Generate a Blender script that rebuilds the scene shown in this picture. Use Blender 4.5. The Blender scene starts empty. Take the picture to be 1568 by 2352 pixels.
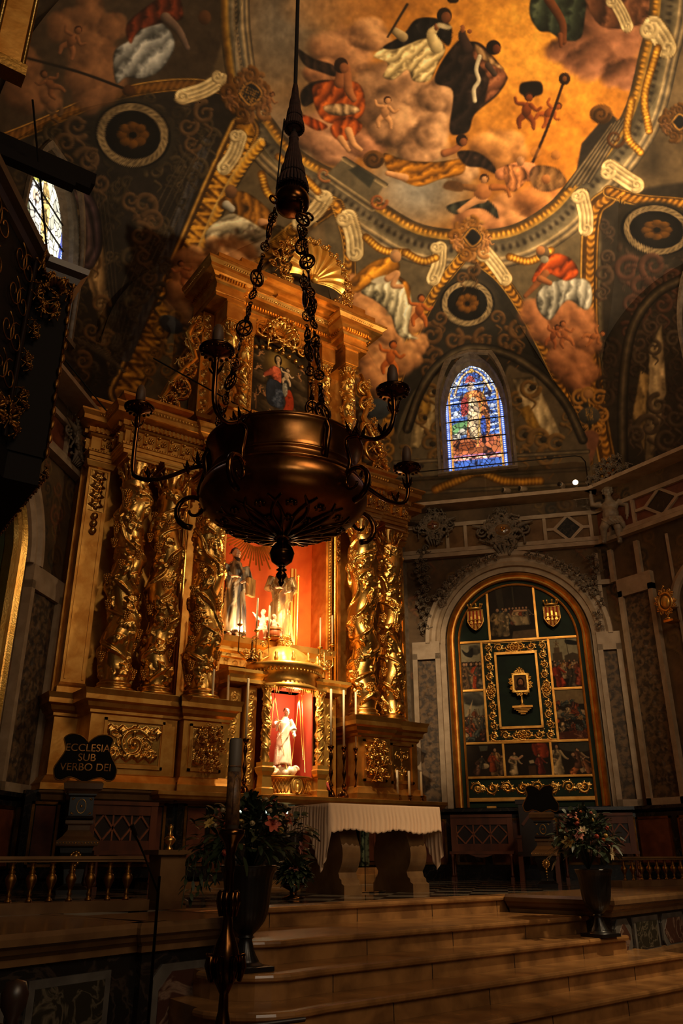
import bpy, math, random
import numpy as np
PI = math.pi
R = math.radians
scene = bpy.context.scene
COL = bpy.data.collections.new('church'); scene.collection.children.link(COL)
# ---------------------------------------------------------------- camera
EYE = np.array([0, 0, 1.6]); FPX = 1862.0
_p, _y, _r = R(22.9), R(34.5), R(-.1)
_fw = np.array([math.sin(_y)*math.cos(_p), math.cos(_y)*math.cos(_p), math.sin(_p)])
_rt = np.array([math.cos(_y), -math.sin(_y), 0]); _up = np.cross(_rt, _fw)
CR = _rt*math.cos(_r) + _up*math.sin(_r); CU = -_rt*math.sin(_r) + _up*math.cos(_r)
cam = bpy.data.cameras.new('camera'); camo = bpy.data.objects.new('camera', cam); COL.objects.link(camo)
from mathutils import Matrix, Vector
camo.matrix_world = Matrix(((CR[0], CU[0], -_fw[0], EYE[0]), (CR[1], CU[1], -_fw[1], EYE[1]), (CR[2], CU[2], -_fw[2], EYE[2]), (0, 0, 0, 1)))
cam.sensor_fit = 'VERTICAL'; cam.sensor_height = 36; cam.lens = 36*FPX/2352; cam.clip_end = 200
scene.camera = camo
def project(V):
    """where points of the building show in the photograph (measuring only)"""
    d = np.asarray(V, float) - EYE
    z = np.maximum(d @ _fw, .05)
    return 784 + FPX*(d @ CR)/z, 1176 - FPX*(d @ CU)/z
# ---------------------------------------------------------------- tags
def tag(o, label=None, cat=None, group=None, kind=None):
    if label: o['label'] = label
    if cat: o['category'] = cat
    if group: o['group'] = group
    if kind: o['kind'] = kind
    return o
def thing(name, label, cat, loc=(0, 0, 0), rz=0, group=None):
    o = bpy.data.objects.new(name, None); COL.objects.link(o)
    o.empty_display_size = .1
    o.location = loc; o.rotation_euler = (0, 0, rz)
    return tag(o, label, cat, group)
def dup(root, loc=None, rz=None, label=None, group=None, scale=None):
    def rec(o, par):
        c = o.copy(); COL.objects.link(c); c.parent = par
        for ch in list(kids.get(o.name, [])): rec(ch, c)
        return c
    kids = {}
    for o in COL.objects:
        if o.parent: kids.setdefault(o.parent.name, []).append(o)
    c = rec(root, root.parent)
    if loc is not None: c.location = loc
    if rz is not None: c.rotation_euler = (0, 0, rz)
    if scale is not None: c.scale = (scale,)*3
    if label: c['label'] = label
    if group: c['group'] = group
    return c
def finish(me, name, mat, parent, loc=None, rz=None):
    o = bpy.data.objects.new(name, me); COL.objects.link(o)
    if mat is not None: me.materials.append(mat)
    if parent is not None: o.parent = parent
    if loc is not None: o.location = loc
    if rz is not None: o.rotation_euler = (0, 0, rz)
    return o
# ---------------------------------------------------------------- mesh builder
class MB:
    def __init__(s): s.v = []; s.f = []; s.s = []; s.n = 0; s.T = None
    def add(s, V, F, smooth=False):
        V = np.asarray(V, float).reshape(-1, 3)
        if s.T is not None: V = V @ s.T[:3, :3].T + s.T[:3, 3]
        s.v.append(V); n = s.n
        s.f.extend([tuple(i+n for i in f) for f in F]); s.s.extend([smooth]*len(F)); s.n += len(V)
        return s
    def xf(s, loc=(0, 0, 0), rz=0, rx=0, ry=0, sc=1):
        m = Matrix.Translation(loc) @ Matrix.Rotation(rz, 4, 'Z') @ Matrix.Rotation(ry, 4, 'Y') @ Matrix.Rotation(rx, 4, 'X')
        if not hasattr(sc, '__len__'): sc = (sc,)*3
        s.T = np.array(m @ Matrix.Diagonal((*sc, 1))); return s
    def reset(s): s.T = None; return s
    def box(s, x0, x1, y0, y1, z0, z1):
        V = [(x, y, z) for z in (z0, z1) for x, y in ((x0, y0), (x1, y0), (x1, y1), (x0, y1))]
        return s.add(V, [(3, 2, 1, 0), (4, 5, 6, 7), (0, 1, 5, 4), (1, 2, 6, 5), (2, 3, 7, 6), (3, 0, 4, 7)])
    def lathe(s, prof, c=(0, 0, 0), n=24, a0=0, a1=2*PI, smooth=True, sq=None):
        full = abs(a1-a0-2*PI) < 1e-6; m = n if full else n+1
        A = a0 + (a1-a0)*np.arange(m)/n
        V = []
        for r, z in prof:
            for a in A:
                V.append((c[0]+r*math.cos(a), c[1]+r*math.sin(a), c[2]+z))
        F = []
        for i in range(len(prof)-1):
            for j in range(n):
                k = (j+1) % m
                F.append((i*m+j, i*m+k, (i+1)*m+k, (i+1)*m+j))
        if full:
            if prof[0][0] > 1e-6: F.append(tuple(range(m-1, -1, -1)))
            if prof[-1][0] > 1e-6: F.append(tuple((len(prof)-1)*m+j for j in range(m)))
        return s.add(V, F, smooth)
    def square(s, prof, c=(0, 0, 0), rot=PI/4, k=math.sqrt(2)):
        """square-plan turned piece: profile of half-widths"""
        return s.lathe([(r*k, z) for r, z in prof], c, 4, rot, rot+2*PI, False)
    def tube(s, path, r, n=8, closed=False, flat=1.0):
        P = np.asarray(path, float); m = len(P)
        rr = np.full(m, r, float) if not hasattr(r, '__len__') else np.asarray(r, float)
        if len(rr) != m: rr = np.interp(np.linspace(0, 1, m), np.linspace(0, 1, len(rr)), rr)
        T = np.gradient(P, axis=0) if not closed else (np.roll(P, -1, 0)-np.roll(P, 1, 0))
        T /= np.linalg.norm(T, axis=1)[:, None]+1e-12
        up = np.array([0, 0, 1.]) if abs(T[0][2]) < .9 else np.array([1., 0, 0])
        V = []; a = np.arange(n)*2*PI/n; N = None
        for i in range(m):
            if N is None: N = np.cross(T[i], up)
            else: N = N - T[i]*(N @ T[i])
            N /= np.linalg.norm(N)+1e-12; Bn = np.cross(T[i], N)
            V.append(P[i] + rr[i]*(np.cos(a)[:, None]*N + flat*np.sin(a)[:, None]*Bn))
        V = np.concatenate(V); F = []
        for i in range(m if closed else m-1):
            for j in range(n):
                k = (j+1) % n; i2 = (i+1) % m
                F.append((i*n+j, i2*n+j, i2*n+k, i*n+k))
        if not closed: F += [tuple(range(n-1, -1, -1))[::-1], tuple((m-1)*n+j for j in range(n))]
        return s.add(V, F, True)
    def ball(s, c, r, nu=12, nv=8):
        if not hasattr(r, '__len__'): r = (r, r, r)
        V = [(c[0], c[1], c[2]-r[2])]
        for i in range(1, nv):
            t = -PI/2+PI*i/nv
            for j in range(nu):
                a = 2*PI*j/nu
                V.append((c[0]+r[0]*math.cos(t)*math.cos(a), c[1]+r[1]*math.cos(t)*math.sin(a), c[2]+r[2]*math.sin(t)))
        V.append((c[0], c[1], c[2]+r[2])); L = len(V)-1
        F = [(0, 1+(j+1) % nu, 1+j) for j in range(nu)]
        for i in range(nv-2):
            for j in range(nu):
                k = (j+1) % nu; b = 1+i*nu
                F.append((b+j, b+k, b+nu+k, b+nu+j))
        b = 1+(nv-2)*nu
        F += [(b+j, b+(j+1) % nu, L) for j in range(nu)]
        return s.add(V, F, True)
    def prism(s, poly, y0, y1, plane='xz'):
        n = len(poly)
        mk = (lambda p, y: (p[0], y, p[1])) if plane == 'xz' else (lambda p, y: (p[0], p[1], y))
        V = [mk(p, y0) for p in poly]+[mk(p, y1) for p in poly]
        F = [tuple(range(n)), tuple(range(2*n-1, n-1, -1))]+[(i, (i+1) % n, n+(i+1) % n, n+i) for i in range(n)]
        return s.add(V, F)
    def sweep(s, prof, path, closed=False):
        """profile [(out, z)] along an xy polyline with mitred corners; out = to the right of travel"""
        P = np.asarray(path, float); m = len(P); N = []
        for i in range(m):
            ds = []
            if closed or i > 0: ds.append(P[i]-P[i-1])
            if closed or i < m-1: ds.append(P[(i+1) % m]-P[i])
            ns = [np.array([d[1], -d[0]])/(np.linalg.norm(d)+1e-12) for d in ds]
            b = sum(ns); L = np.linalg.norm(b)
            b = b/(L+1e-12); c = max(b @ ns[0], .35); N.append(b/c)
        V = [(P[i][0]+N[i][0]*(o+.004), P[i][1]+N[i][1]*(o+.004), z) for i in range(m) for o, z in prof]
        k = len(prof); F = []
        for i in range(m if closed else m-1):
            i2 = (i+1) % m
            for j in range(k-1): F.append((i*k+j, i*k+j+1, i2*k+j+1, i2*k+j))
        if not closed: F += [tuple(range(k)), tuple((m-1)*k+j for j in range(k))]
        return s.add(V, F)
    def archband(s, prof, c, r, z, a0=0, a1=PI, n=40, sx=1.0, sz=1.0):
        """profile [(radial out, depth y)] swept round an arch in the xz plane; a=0 is +x"""
        k = len(prof); V = []
        for i in range(n+1):
            a = a0+(a1-a0)*i/n
            for o, y in prof: V.append((c+(r+o)*math.cos(a)*sx, y, z+(r+o)*math.sin(a)*sz))
        F = [(i*k+j, i*k+(j+1) % k, (i+1)*k+(j+1) % k, (i+1)*k+j) for i in range(n) for j in range(k)]
        F += [tuple(range(k)), tuple(n*k+j for j in range(k))]
        return s.add(V, F)
    def build(s, name, mat=None, parent=None, loc=None, rz=None):
        me = bpy.data.meshes.new(name)
        if s.n: me.from_pydata(np.concatenate(s.v).tolist(), [], s.f)
        me.polygons.foreach_set('use_smooth', s.s)
        me.update()
        return finish(me, name, mat, parent, loc, rz)
def grid_faces(nu, nv, wrap=False):
    i, j = np.meshgrid(np.arange(nv-1), np.arange(nu if wrap else nu-1), indexing='ij')
    k = (j+1) % nu
    return np.stack([i*nu+j, i*nu+k, (i+1)*nu+k, (i+1)*nu+j], -1).reshape(-1, 4)
def np_mesh(name, V, F, mat=None, parent=None, colors=None, smooth=True, loc=None, rz=None):
    V = np.asarray(V, np.float32).reshape(-1, 3); F = np.asarray(F, np.int32)
    me = bpy.data.meshes.new(name)
    me.vertices.add(len(V)); me.vertices.foreach_set('co', V.ravel())
    me.loops.add(F.size); me.loops.foreach_set('vertex_index', F.ravel())
    me.polygons.add(len(F)); me.polygons.foreach_set('loop_start', np.arange(0, F.size, F.shape[1], dtype=np.int32))
    me.polygons.foreach_set('use_smooth', np.full(len(F), smooth))
    me.update(calc_edges=True)
    if colors is not None:
        at = me.color_attributes.new('Col', 'FLOAT_COLOR', 'POINT')
        c = np.ones((len(V), 4), np.float32); c[:, :3] = colors; at.data.foreach_set('color', c.ravel())
    return finish(me, name, mat, parent, loc, rz)
def evaluated(o, name=None):
    """bake the modifiers of o into its mesh"""
    dg = bpy.context.evaluated_depsgraph_get(); dg.update()
    me = bpy.data.meshes.new_from_object(o.evaluated_get(dg))
    o.modifiers.clear(); o.data = me
    return o
# ---------------------------------------------------------------- materials
def srgb(c):
    c = np.asarray(c, float)/255.0
    return np.where(c <= .04045, c/12.92, ((c+.055)/1.055)**2.4)
def _nt(name):
    m = bpy.data.materials.new(name); m.use_nodes = True; nt = m.node_tree
    return m, nt, nt.nodes['Principled BSDF']
def mat(name, rgb, rough=.5, metal=0, spec=.5, c2=None, scale=4, bump=0, bscale=30, detail=4, vein=False, coat=0, stretch=(1, 1, 1), lo=.35, hi=.65):
    m, nt, b = _nt(name); c = (*srgb(rgb), 1)
    b.inputs['Base Color'].default_value = c; b.inputs['Roughness'].default_value = rough
    b.inputs['Metallic'].default_value = metal; b.inputs['Specular IOR Level'].default_value = spec
    if coat: b.inputs['Coat Weight'].default_value = coat; b.inputs['Coat Roughness'].default_value = .12
    L = nt.links.new
    if c2 is not None or bump:
        tc = nt.nodes.new('ShaderNodeTexCoord'); mp = nt.nodes.new('ShaderNodeMapping'); L(tc.outputs['Object'], mp.inputs[0])
        mp.inputs['Scale'].default_value = stretch
    if c2 is not None:
        n = nt.nodes.new('ShaderNodeTexNoise'); n.inputs['Scale'].default_value = scale; n.inputs['Detail'].default_value = detail
        n.inputs['Distortion'].default_value = 1.6 if vein else .3
        L(mp.outputs[0], n.inputs['Vector'])
        r = nt.nodes.new('ShaderNodeValToRGB'); L(n.outputs[0], r.inputs[0]); L(r.outputs[0], b.inputs['Base Color'])
        e = r.color_ramp.elements; e[0].position = lo; e[1].position = hi; e[0].color = c; e[1].color = (*srgb(c2), 1)
        if vein:
            e[0].position = .46; e[1].position = .5; x = e.new(.54); x.color = c
    if bump:
        n = nt.nodes.new('ShaderNodeTexNoise'); n.inputs['Scale'].default_value = bscale; n.inputs['Detail'].default_value = 5
        L(mp.outputs[0], n.inputs['Vector'])
        bm = nt.nodes.new('ShaderNodeBump'); bm.inputs['Strength'].default_value = bump; bm.inputs['Distance'].default_value = .02
        L(n.outputs[0], bm.inputs['Height']); L(bm.outputs[0], b.inputs['Normal'])
    return m
def painted(name, rough=.6, detail=.12, dscale=6, bump=0, emis=0, spec=.3):
    """surface carrying its own painted colours (attribute Col), broken up by plaster noise"""
    m, nt, b = _nt(name); L = nt.links.new
    a = nt.nodes.new('ShaderNodeAttribute'); a.attribute_name = 'Col'
    tc = nt.nodes.new('ShaderNodeTexCoord')
    n = nt.nodes.new('ShaderNodeTexNoise'); n.inputs['Scale'].default_value = dscale; n.inputs['Detail'].default_value = 7
    L(tc.outputs['Object'], n.inputs['Vector'])
    mr = nt.nodes.new('ShaderNodeMapRange'); mr.inputs['To Min'].default_value = 1-detail*2; mr.inputs['To Max'].default_value = 1+detail*2
    L(n.outputs[0], mr.inputs[0])
    mx = nt.nodes.new('ShaderNodeVectorMath'); mx.operation = 'SCALE'; L(a.outputs['Color'], mx.inputs[0]); L(mr.outputs[0], mx.inputs['Scale'])
    L(mx.outputs[0], b.inputs['Base Color']); b.inputs['Roughness'].default_value = rough; b.inputs['Specular IOR Level'].default_value = spec
    if bump:
        bm = nt.nodes.new('ShaderNodeBump'); bm.inputs['Strength'].default_value = bump; bm.inputs['Distance'].default_value = .02
        L(n.outputs[0], bm.inputs['Height']); L(bm.outputs[0], b.inputs['Normal'])
    if emis: L(a.outputs['Color'], b.inputs['Emission Color']); b.inputs['Emission Strength'].default_value = emis
    return m
M = {}
M['gold'] = mat('gilding', (228, 184, 104), .3, 1, c2=(210, 156, 74), scale=3, bump=.12, bscale=40)
M['gold_flat'] = mat('gilding_panel', (212, 160, 82), .42, .93, c2=(184, 126, 54), scale=5, bump=.08, bscale=25)
M['gold_dark'] = mat('gilding_aged', (146, 102, 48), .45, 1, c2=(96, 62, 28), scale=5, bump=.2)
M['gold_pale'] = mat('gilding_bright', (242, 194, 100), .36, .75, c2=(224, 166, 74), scale=4, bump=.1)
M['brass_dark'] = mat('dark_bronze', (112, 72, 34), .22, 1, c2=(60, 34, 16), scale=6)
M['bronze'] = mat('lamp_copper', (178, 122, 64), .3, 1, c2=(110, 66, 32), scale=3, bump=.03)
M['black_iron'] = mat('black_iron', (22, 18, 15), .4, .7)
M['rope'] = mat('rope', (26, 20, 18), .9)
M['red_cord'] = mat('tassel_fringe', (58, 30, 22), .85, c2=(40, 20, 16), scale=30)
M['stone'] = mat('pale_stone', (168, 146, 120), .6, c2=(146, 124, 98), scale=5, bump=.12)
M['stone_dim'] = mat('grey_stone', (116, 100, 82), .65, c2=(84, 72, 58), scale=7, bump=.3)
M['marble_red'] = mat('red_marble', (120, 66, 42), .35, c2=(92, 48, 32), scale=6, detail=8)
M['marble_brown'] = mat('brown_marble', (122, 92, 60), .22, c2=(94, 68, 44), scale=3.5, detail=8, coat=.2)
M['marble_step'] = mat('polished_marble_step', (158, 114, 66), .24, c2=(112, 78, 46), scale=4, detail=10, bump=.03, bscale=20)
M['marble_floor'] = mat('polished_floor', (110, 84, 58), .1, c2=(70, 54, 40), scale=2.5, detail=6, coat=.5)
M['marble_black'] = mat('black_marble', (26, 24, 23), .25, c2=(54, 46, 40), scale=2.6, vein=True)
M['marble_grey'] = mat('grey_marble', (96, 92, 86), .4, c2=(74, 70, 66), scale=6)
M['marble_panel'] = mat('dark_red_marble_panel', (66, 42, 34), .3, c2=(120, 98, 84), scale=3, vein=True)
M['marble_panel2'] = mat('dark_green_marble_panel', (40, 38, 30), .3, c2=(92, 84, 70), scale=4, vein=True)
M['wood'] = mat('walnut', (112, 60, 34), .42, c2=(80, 42, 24), scale=5, stretch=(1, 1, .12), detail=6)
M['wood_dark'] = mat('dark_walnut', (44, 27, 18), .4, c2=(30, 18, 13), scale=5, stretch=(1, 1, .12))
M['ebony'] = mat('ebonised_wood', (20, 16, 14), .35)
M['case'] = mat('black_organ_wood', (16, 12, 10), .75, spec=.15)
M['candle'] = mat('wax', (236, 214, 170), .5)
M['candle2'] = mat('dull_wax', (92, 82, 70), .6)
M['cloth'] = mat('altar_linen', (240, 206, 172), .85, bump=.15, bscale=120)
M['lace'] = mat('lace', (240, 204, 168), .9, bump=.3, bscale=160)
M['red'] = mat('red_niche_paint', (222, 104, 40), .6, c2=(204, 86, 30), scale=3)
M['red_dark'] = mat('crimson_cloth', (150, 44, 16), .7)
M['skin'] = mat('painted_skin', (222, 176, 140), .45)
M['plaster_fig'] = mat('painted_plaster_figure', (150, 134, 112), .5, c2=(120, 104, 86), scale=8)
M['robe_silver'] = mat('estofado_silver_robe', (190, 172, 140), .35, .35, c2=(62, 56, 52), scale=2.4, stretch=(3, 3, .5), lo=.42, hi=.56)
M['robe_gold'] = mat('estofado_gold_robe', (220, 180, 112), .35, .4, c2=(120, 84, 50), scale=3, stretch=(3, 3, .6))
M['white_fig'] = mat('white_gesso_figure', (246, 232, 205), .45)
M['hair'] = mat('dark_painted_hair', (48, 30, 20), .6)
M['glass'] = mat('clear_glass', (255, 255, 255), .02)
_g = M['glass'].node_tree.nodes['Principled BSDF']; _g.inputs['Transmission Weight'].default_value = 1; _g.inputs['IOR'].default_value = 1.45
M['green_panel'] = mat('dark_green_ground', (26, 44, 30), .6, spec=.15, c2=(18, 30, 22), scale=4)
M['leaf'] = mat('bouquet_leaf', (46, 58, 30), .55, c2=(30, 42, 22), scale=9)
M['paint'] = painted('oil_painting', .6, .05, 20, spec=.12)
M['fresco'] = painted('fresco_plaster', .85, .14, 3.2, .15)
def emitter(name, rgb, s):
    m = bpy.data.materials.new(name); m.use_nodes = True; nt = m.node_tree; nt.nodes.clear()
    e = nt.nodes.new('ShaderNodeEmission'); o = nt.nodes.new('ShaderNodeOutputMaterial')
    e.inputs[0].default_value = (*srgb(rgb), 1); e.inputs[1].default_value = s; nt.links.new(e.outputs[0], o.inputs[0]); return m
# ---------------------------------------------------------------- a small painter for frescoes, panels and reliefs
def vnoise(h, w, cell, seed):
    rs = np.random.RandomState(seed); gh, gw = int(h/cell)+3, int(w/cell)+3
    g = rs.rand(gh, gw); y = np.arange(h)/cell; x = np.arange(w)/cell
    yi = y.astype(int); xi = x.astype(int); fy = (y-yi); fx = (x-xi)
    fy = (fy*fy*(3-2*fy))[:, None]; fx = (fx*fx*(3-2*fx))[None, :]
    a = g[yi][:, xi]; b = g[yi][:, xi+1]; c = g[yi+1][:, xi]; d = g[yi+1][:, xi+1]
    return (a*(1-fx)+b*fx)*(1-fy)+(c*(1-fx)+d*fx)*fy
def fbm(h, w, cell, seed, o=4):
    r = np.zeros((h, w)); a = 1; t = 0
    for i in range(o):
        if cell < 1.2: break
        r += a*vnoise(h, w, cell, seed+i*7); t += a; a *= .55; cell /= 2
    return r/t
def smooth_path(pts, n=12, closed=False):
    P = np.asarray(pts, float)
    if len(P) < 3: return np.array([P[0]+(P[-1]-P[0])*t for t in np.linspace(0, 1, n)])
    Q = np.vstack([P[-1], P, P[0], P[1]]) if closed else np.vstack([2*P[0]-P[1], P, 2*P[-1]-P[-2]])
    out = []; m = len(P) if closed else len(P)-1
    for i in range(m):
        a, b, c, d = Q[i:i+4]
        for k in range(n):
            t = k/n
            out.append(.5*((2*b)+(-a+c)*t+(2*a-5*b+4*c-d)*t*t+(-a+3*b-3*c+d)*t**3))
    if not closed: out.append(P[-1])
    return np.array(out)
class Paint:
    """raster in the coordinates of its own surface; sc = cells per unit"""
    def __init__(s, x0, y0, x1, y1, sc, base=(90, 70, 50), seed=1):
        s.x0, s.y0, s.sc = x0, y0, sc
        s.w = int((x1-x0)*sc)+1; s.h = int((y1-y0)*sc)+1
        s.a = np.empty((s.h, s.w, 3)); s.a[:] = base
        s.n1 = fbm(s.h, s.w, 40, seed)-.5; s.n2 = fbm(s.h, s.w, 9, seed+50)-.5
        s.rs = np.random.RandomState(seed)
    def win(s, xa, ya, xb, yb):
        i0 = max(0, int((xa-s.x0)*s.sc)-1); i1 = min(s.w, int((xb-s.x0)*s.sc)+2)
        j0 = max(0, int((ya-s.y0)*s.sc)-1); j1 = min(s.h, int((yb-s.y0)*s.sc)+2)
        if i1 <= i0 or j1 <= j0: return None
        X, Y = np.meshgrid(np.arange(i0, i1)/s.sc+s.x0, np.arange(j0, j1)/s.sc+s.y0)
        return (slice(j0, j1), slice(i0, i1)), X, Y
    def mix(s, sl, col, al):
        al = np.clip(al, 0, 1)[..., None]; s.a[sl] = s.a[sl]*(1-al)+np.asarray(col, float)*al
    def shade(s, col, L):
        """painted tone: L 0 dark .. 1 light"""
        c = np.asarray(col, float); L = np.clip(L, 0, 1.25)[..., None]
        return np.clip(c*(.32+.78*L)+np.maximum(L-.85, 0)*np.array([60, 52, 38]), 0, 255)
    def poly(s, pts, col, soft=1.5, folds=0, fang=0, amp=.35, lx=.5, ly=-.5, smooth=True, puff=0, al=1):
        P = smooth_path(pts, 6, True) if smooth and len(pts) > 3 else np.asarray(pts, float)
        w = s.win(P[:, 0].min()-3/s.sc, P[:, 1].min()-3/s.sc, P[:, 0].max()+3/s.sc, P[:, 1].max()+3/s.sc)
        if w is None: return
        sl, X, Y = w; ins = np.zeros(X.shape, bool); D = np.full(X.shape, 1e9); n = len(P)
        for i in range(n):
            a = P[i]; b = P[(i+1) % n]
            if a[1] != b[1]:
                c = ((a[1] > Y) != (b[1] > Y)) & (X < (b[0]-a[0])*(Y-a[1])/(b[1]-a[1])+a[0]); ins ^= c
            e = b-a; L2 = e @ e+1e-9; t = np.clip(((X-a[0])*e[0]+(Y-a[1])*e[1])/L2, 0, 1)
            D = np.minimum(D, (X-a[0]-t*e[0])**2+(Y-a[1]-t*e[1])**2)
        D = np.sqrt(D); sd = np.where(ins, D, -D); soft = soft/s.sc*.7
        A = np.clip(sd/soft*.5+.5, 0, 1)*al
        L = np.full(X.shape, .62); size = max(sd.max(), 1e-6)
        if puff:
            gy, gx = np.gradient(np.sqrt(np.clip(sd, 0, None)/size))
            g = np.sqrt(gx*gx+gy*gy)+.02
            L += -puff*(gx*lx+gy*ly)/g*.5*np.clip(1.2-sd/size, 0, 1)
        if folds:
            N = s.n2[sl]*1.6+s.n1[sl]*2.5; u = X*math.cos(fang)+Y*math.sin(fang)
            v = np.sin(u*folds*.7+N*3.4+.5*np.sin(u*folds*.31+(X*math.sin(fang)-Y*math.cos(fang))*folds*.22)); L += amp*(v*abs(v)*.35+v*.35)+N*.3-.45*np.exp(-np.clip(sd, 0, None)*s.sc/1.6)
        L += s.n2[sl]*.25
        s.mix(sl, s.shade(col, L), A)
    def grade(s, k=.35):
        t = np.clip(s.a/255, 0, 1); g = fbm(s.h, s.w, 5, 77, 2)[..., None]-.5; s.a = 255*np.clip(t*(1-k)+k*t*t*(3-2*t)*1.15, 0, 1)*(1+.22*g)
    def ell(s, cx, cy, rx, ry, col, rot=0, lx=.5, ly=-.6, soft=.12, vol=.6, al=1, cloud=0):
        m = max(rx, ry)*1.25; w = s.win(cx-m, cy-m, cx+m, cy+m)
        if w is None: return
        sl, X, Y = w; c, t = math.cos(rot), math.sin(rot); dx, dy = X-cx, Y-cy
        u = (dx*c+dy*t)/rx; v = (-dx*t+dy*c)/ry; q = np.sqrt(u*u+v*v)
        if cloud: q = q+s.n2[sl]*cloud+s.n1[sl]*cloud*.5
        A = np.clip((1-q)/soft, 0, 1)*al
        L = .6+vol*(dx/rx*lx+dy/ry*ly)*.6-.12*q*q+s.n2[sl]*.2
        s.mix(sl, s.shade(col, L), A)
    def cloud(s, cx, cy, rx, ry, col, lx=.5, ly=-.6, n=5, al=1):
        rs = np.random.RandomState(int(abs(cx*13+cy*7)*10) % 99991)
        dk = tuple(v*.72 for v in col); s.ell(cx, cy, rx*1.02, ry*1.02, dk, 0, lx, ly, .3, 1.2, .85*al, .3)
        for i in range(n):
            a = i*2.4+rs.rand(); k = .5+.15*rs.rand(); q = .52+.25*rs.rand()
            s.ell(cx+math.cos(a)*rx*k, cy+math.sin(a)*ry*k, rx*q, ry*q, col, 0, lx, ly, .38, 1.3, .75*al, .2)
        s.ell(cx+rx*.1*lx, cy+ry*.1*ly, rx*.6, ry*.6, tuple(min(255, v*1.12) for v in col), 0, lx, ly, .6, 1.2, .8*al, .25)
    def limb(s, pts, r, col, lx=.5, ly=-.5, n=6, al=1, vol=.8):
        P = smooth_path(pts, n); rr = np.interp(np.linspace(0, 1, len(P)), np.linspace(0, 1, max(2, len(np.atleast_1d(r)))), np.atleast_1d(r) if np.size(r) > 1 else [float(np.atleast_1d(r)[0])]*2)
        m = rr.max()*1.3; w = s.win(P[:, 0].min()-m, P[:, 1].min()-m, P[:, 0].max()+m, P[:, 1].max()+m)
        if w is None: return
        sl, X, Y = w; best = np.full(X.shape, 9e9); gx = np.zeros(X.shape); gy = np.zeros(X.shape)
        for i in range(len(P)-1):
            a = P[i]; e = P[i+1]-a; t = np.clip(((X-a[0])*e[0]+(Y-a[1])*e[1])/(e @ e+1e-9), 0, 1)
            dx = X-a[0]-t*e[0]; dy = Y-a[1]-t*e[1]; r_ = rr[i]+(rr[i+1]-rr[i])*t
            q = np.sqrt(dx*dx+dy*dy)/r_; k = q < best
            best = np.where(k, q, best); gx = np.where(k, dx/r_, gx); gy = np.where(k, dy/r_, gy)
        A = np.clip((1-best)*rr.mean()*s.sc+.5, 0, 1)*al
        L = .66+vol*(gx*lx+gy*ly)*.7-.15*best**2
        s.mix(sl, s.shade(col, L), A)
    def band(s, pts, wd, stripes, pat=None, per=12, pcol=(200, 150, 70), al=1, n=10, prow=(-.5, .5)):
        """moulding painted along a path: stripes [(pos -1..1, colour)] interpolated across; pat in dots / egg / scroll"""
        P = smooth_path(pts, n); m = wd
        w = s.win(P[:, 0].min()-m, P[:, 1].min()-m, P[:, 0].max()+m, P[:, 1].max()+m)
        if w is None: return
        sl, X, Y = w; best = np.full(X.shape, 9e9); U = np.zeros(X.shape); Vv = np.zeros(X.shape); acc = 0
        for i in range(len(P)-1):
            a = P[i]; e = P[i+1]-a; L = math.hypot(*e)+1e-9; t = ((X-a[0])*e[0]+(Y-a[1])*e[1])/(L*L)
            tc = np.clip(t, 0, 1); dx = X-a[0]-tc*e[0]; dy = Y-a[1]-tc*e[1]; d = dx*dx+dy*dy
            sg = np.sign(e[0]*(Y-a[1])-e[1]*(X-a[0])); k = d < best
            best = np.where(k, d, best); U = np.where(k, acc+tc*L, U); Vv = np.where(k, sg*np.sqrt(d)/(wd/2), Vv); acc += L
        A = np.clip((1-np.abs(Vv))*wd*.5*s.sc+.5, 0, 1)*al
        pos = [p for p, c in stripes]; C = np.stack([np.interp(Vv, pos, [c[k] for p, c in stripes]) for k in range(3)], -1)
        if pat:
            mid = (prow[0]+prow[1])/2; hw = (prow[1]-prow[0])/2; q = (Vv-mid)/hw; ph = U/per*2*PI
            if pat == 'dots': g = np.clip(1.3-np.sqrt((q)**2+((U/per) % 1-.5)**2*8)*1.25, 0, 1)
            elif pat == 'egg': g = (np.abs(q) < 1)*(.5+.5*np.cos(ph+q*q*2.4))
            elif pat == 'rope': g = (np.abs(q) < 1)*(.5+.5*np.cos(ph+q*2.6))
            else: g = (np.abs(q) < 1)*np.clip(.5+.9*np.sin(ph)*np.sin(q*3.2+np.cos(ph)*2.2)+s.n2[sl]*1.5, 0, 1)
            g = g*(np.abs(q) < 1.05)
            C = C*(1-g[..., None])+np.asarray(pcol, float)*g[..., None]
        C = C*(1+s.n2[sl]*.5)[..., None]
        s.mix(sl, C, A)
    def scroll(s, cx, cy, r, col, turns=1.4, a0=0, d=1, th=.2, **k):
        t = np.linspace(0, 1, 26); rad = r*(1-.82*t); a = a0+d*turns*2*PI*t
        s.limb(np.stack([cx+rad*np.cos(a), cy+rad*np.sin(a)], 1), [r*th, r*th*.45], col, n=2, **k)
    def figure(s, x, y, h, ang, skin, rob, n=3, hair=(50, 34, 24), lean=0):
        """a small clothed painted person, head up along ang"""
        ux, uy = math.sin(ang), -math.cos(ang); px, py = -uy, ux
        q = lambda a, b: (x+ux*a*h+px*b*h, y+uy*a*h+py*b*h)
        s.poly([q(0, -.17), q(.35, -.15), q(.78, -.13), q(.84, 0), q(.78, .13), q(.35, .16), q(0, .2)], rob, folds=24/h, fang=ang, amp=.5)
        s.limb([q(.76, -.12), q(.55, -.22), q(.48, -.05)], [h*.05, h*.035], rob)
        s.limb([q(.76, .12), q(.58, .24), q(.5, .34)], [h*.05, h*.03], rob)
        s.ell(*q(.93, lean), h*.075, h*.085, hair, ang); s.ell(*q(.91, lean+.01), h*.055, h*.07, skin, ang)
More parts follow.
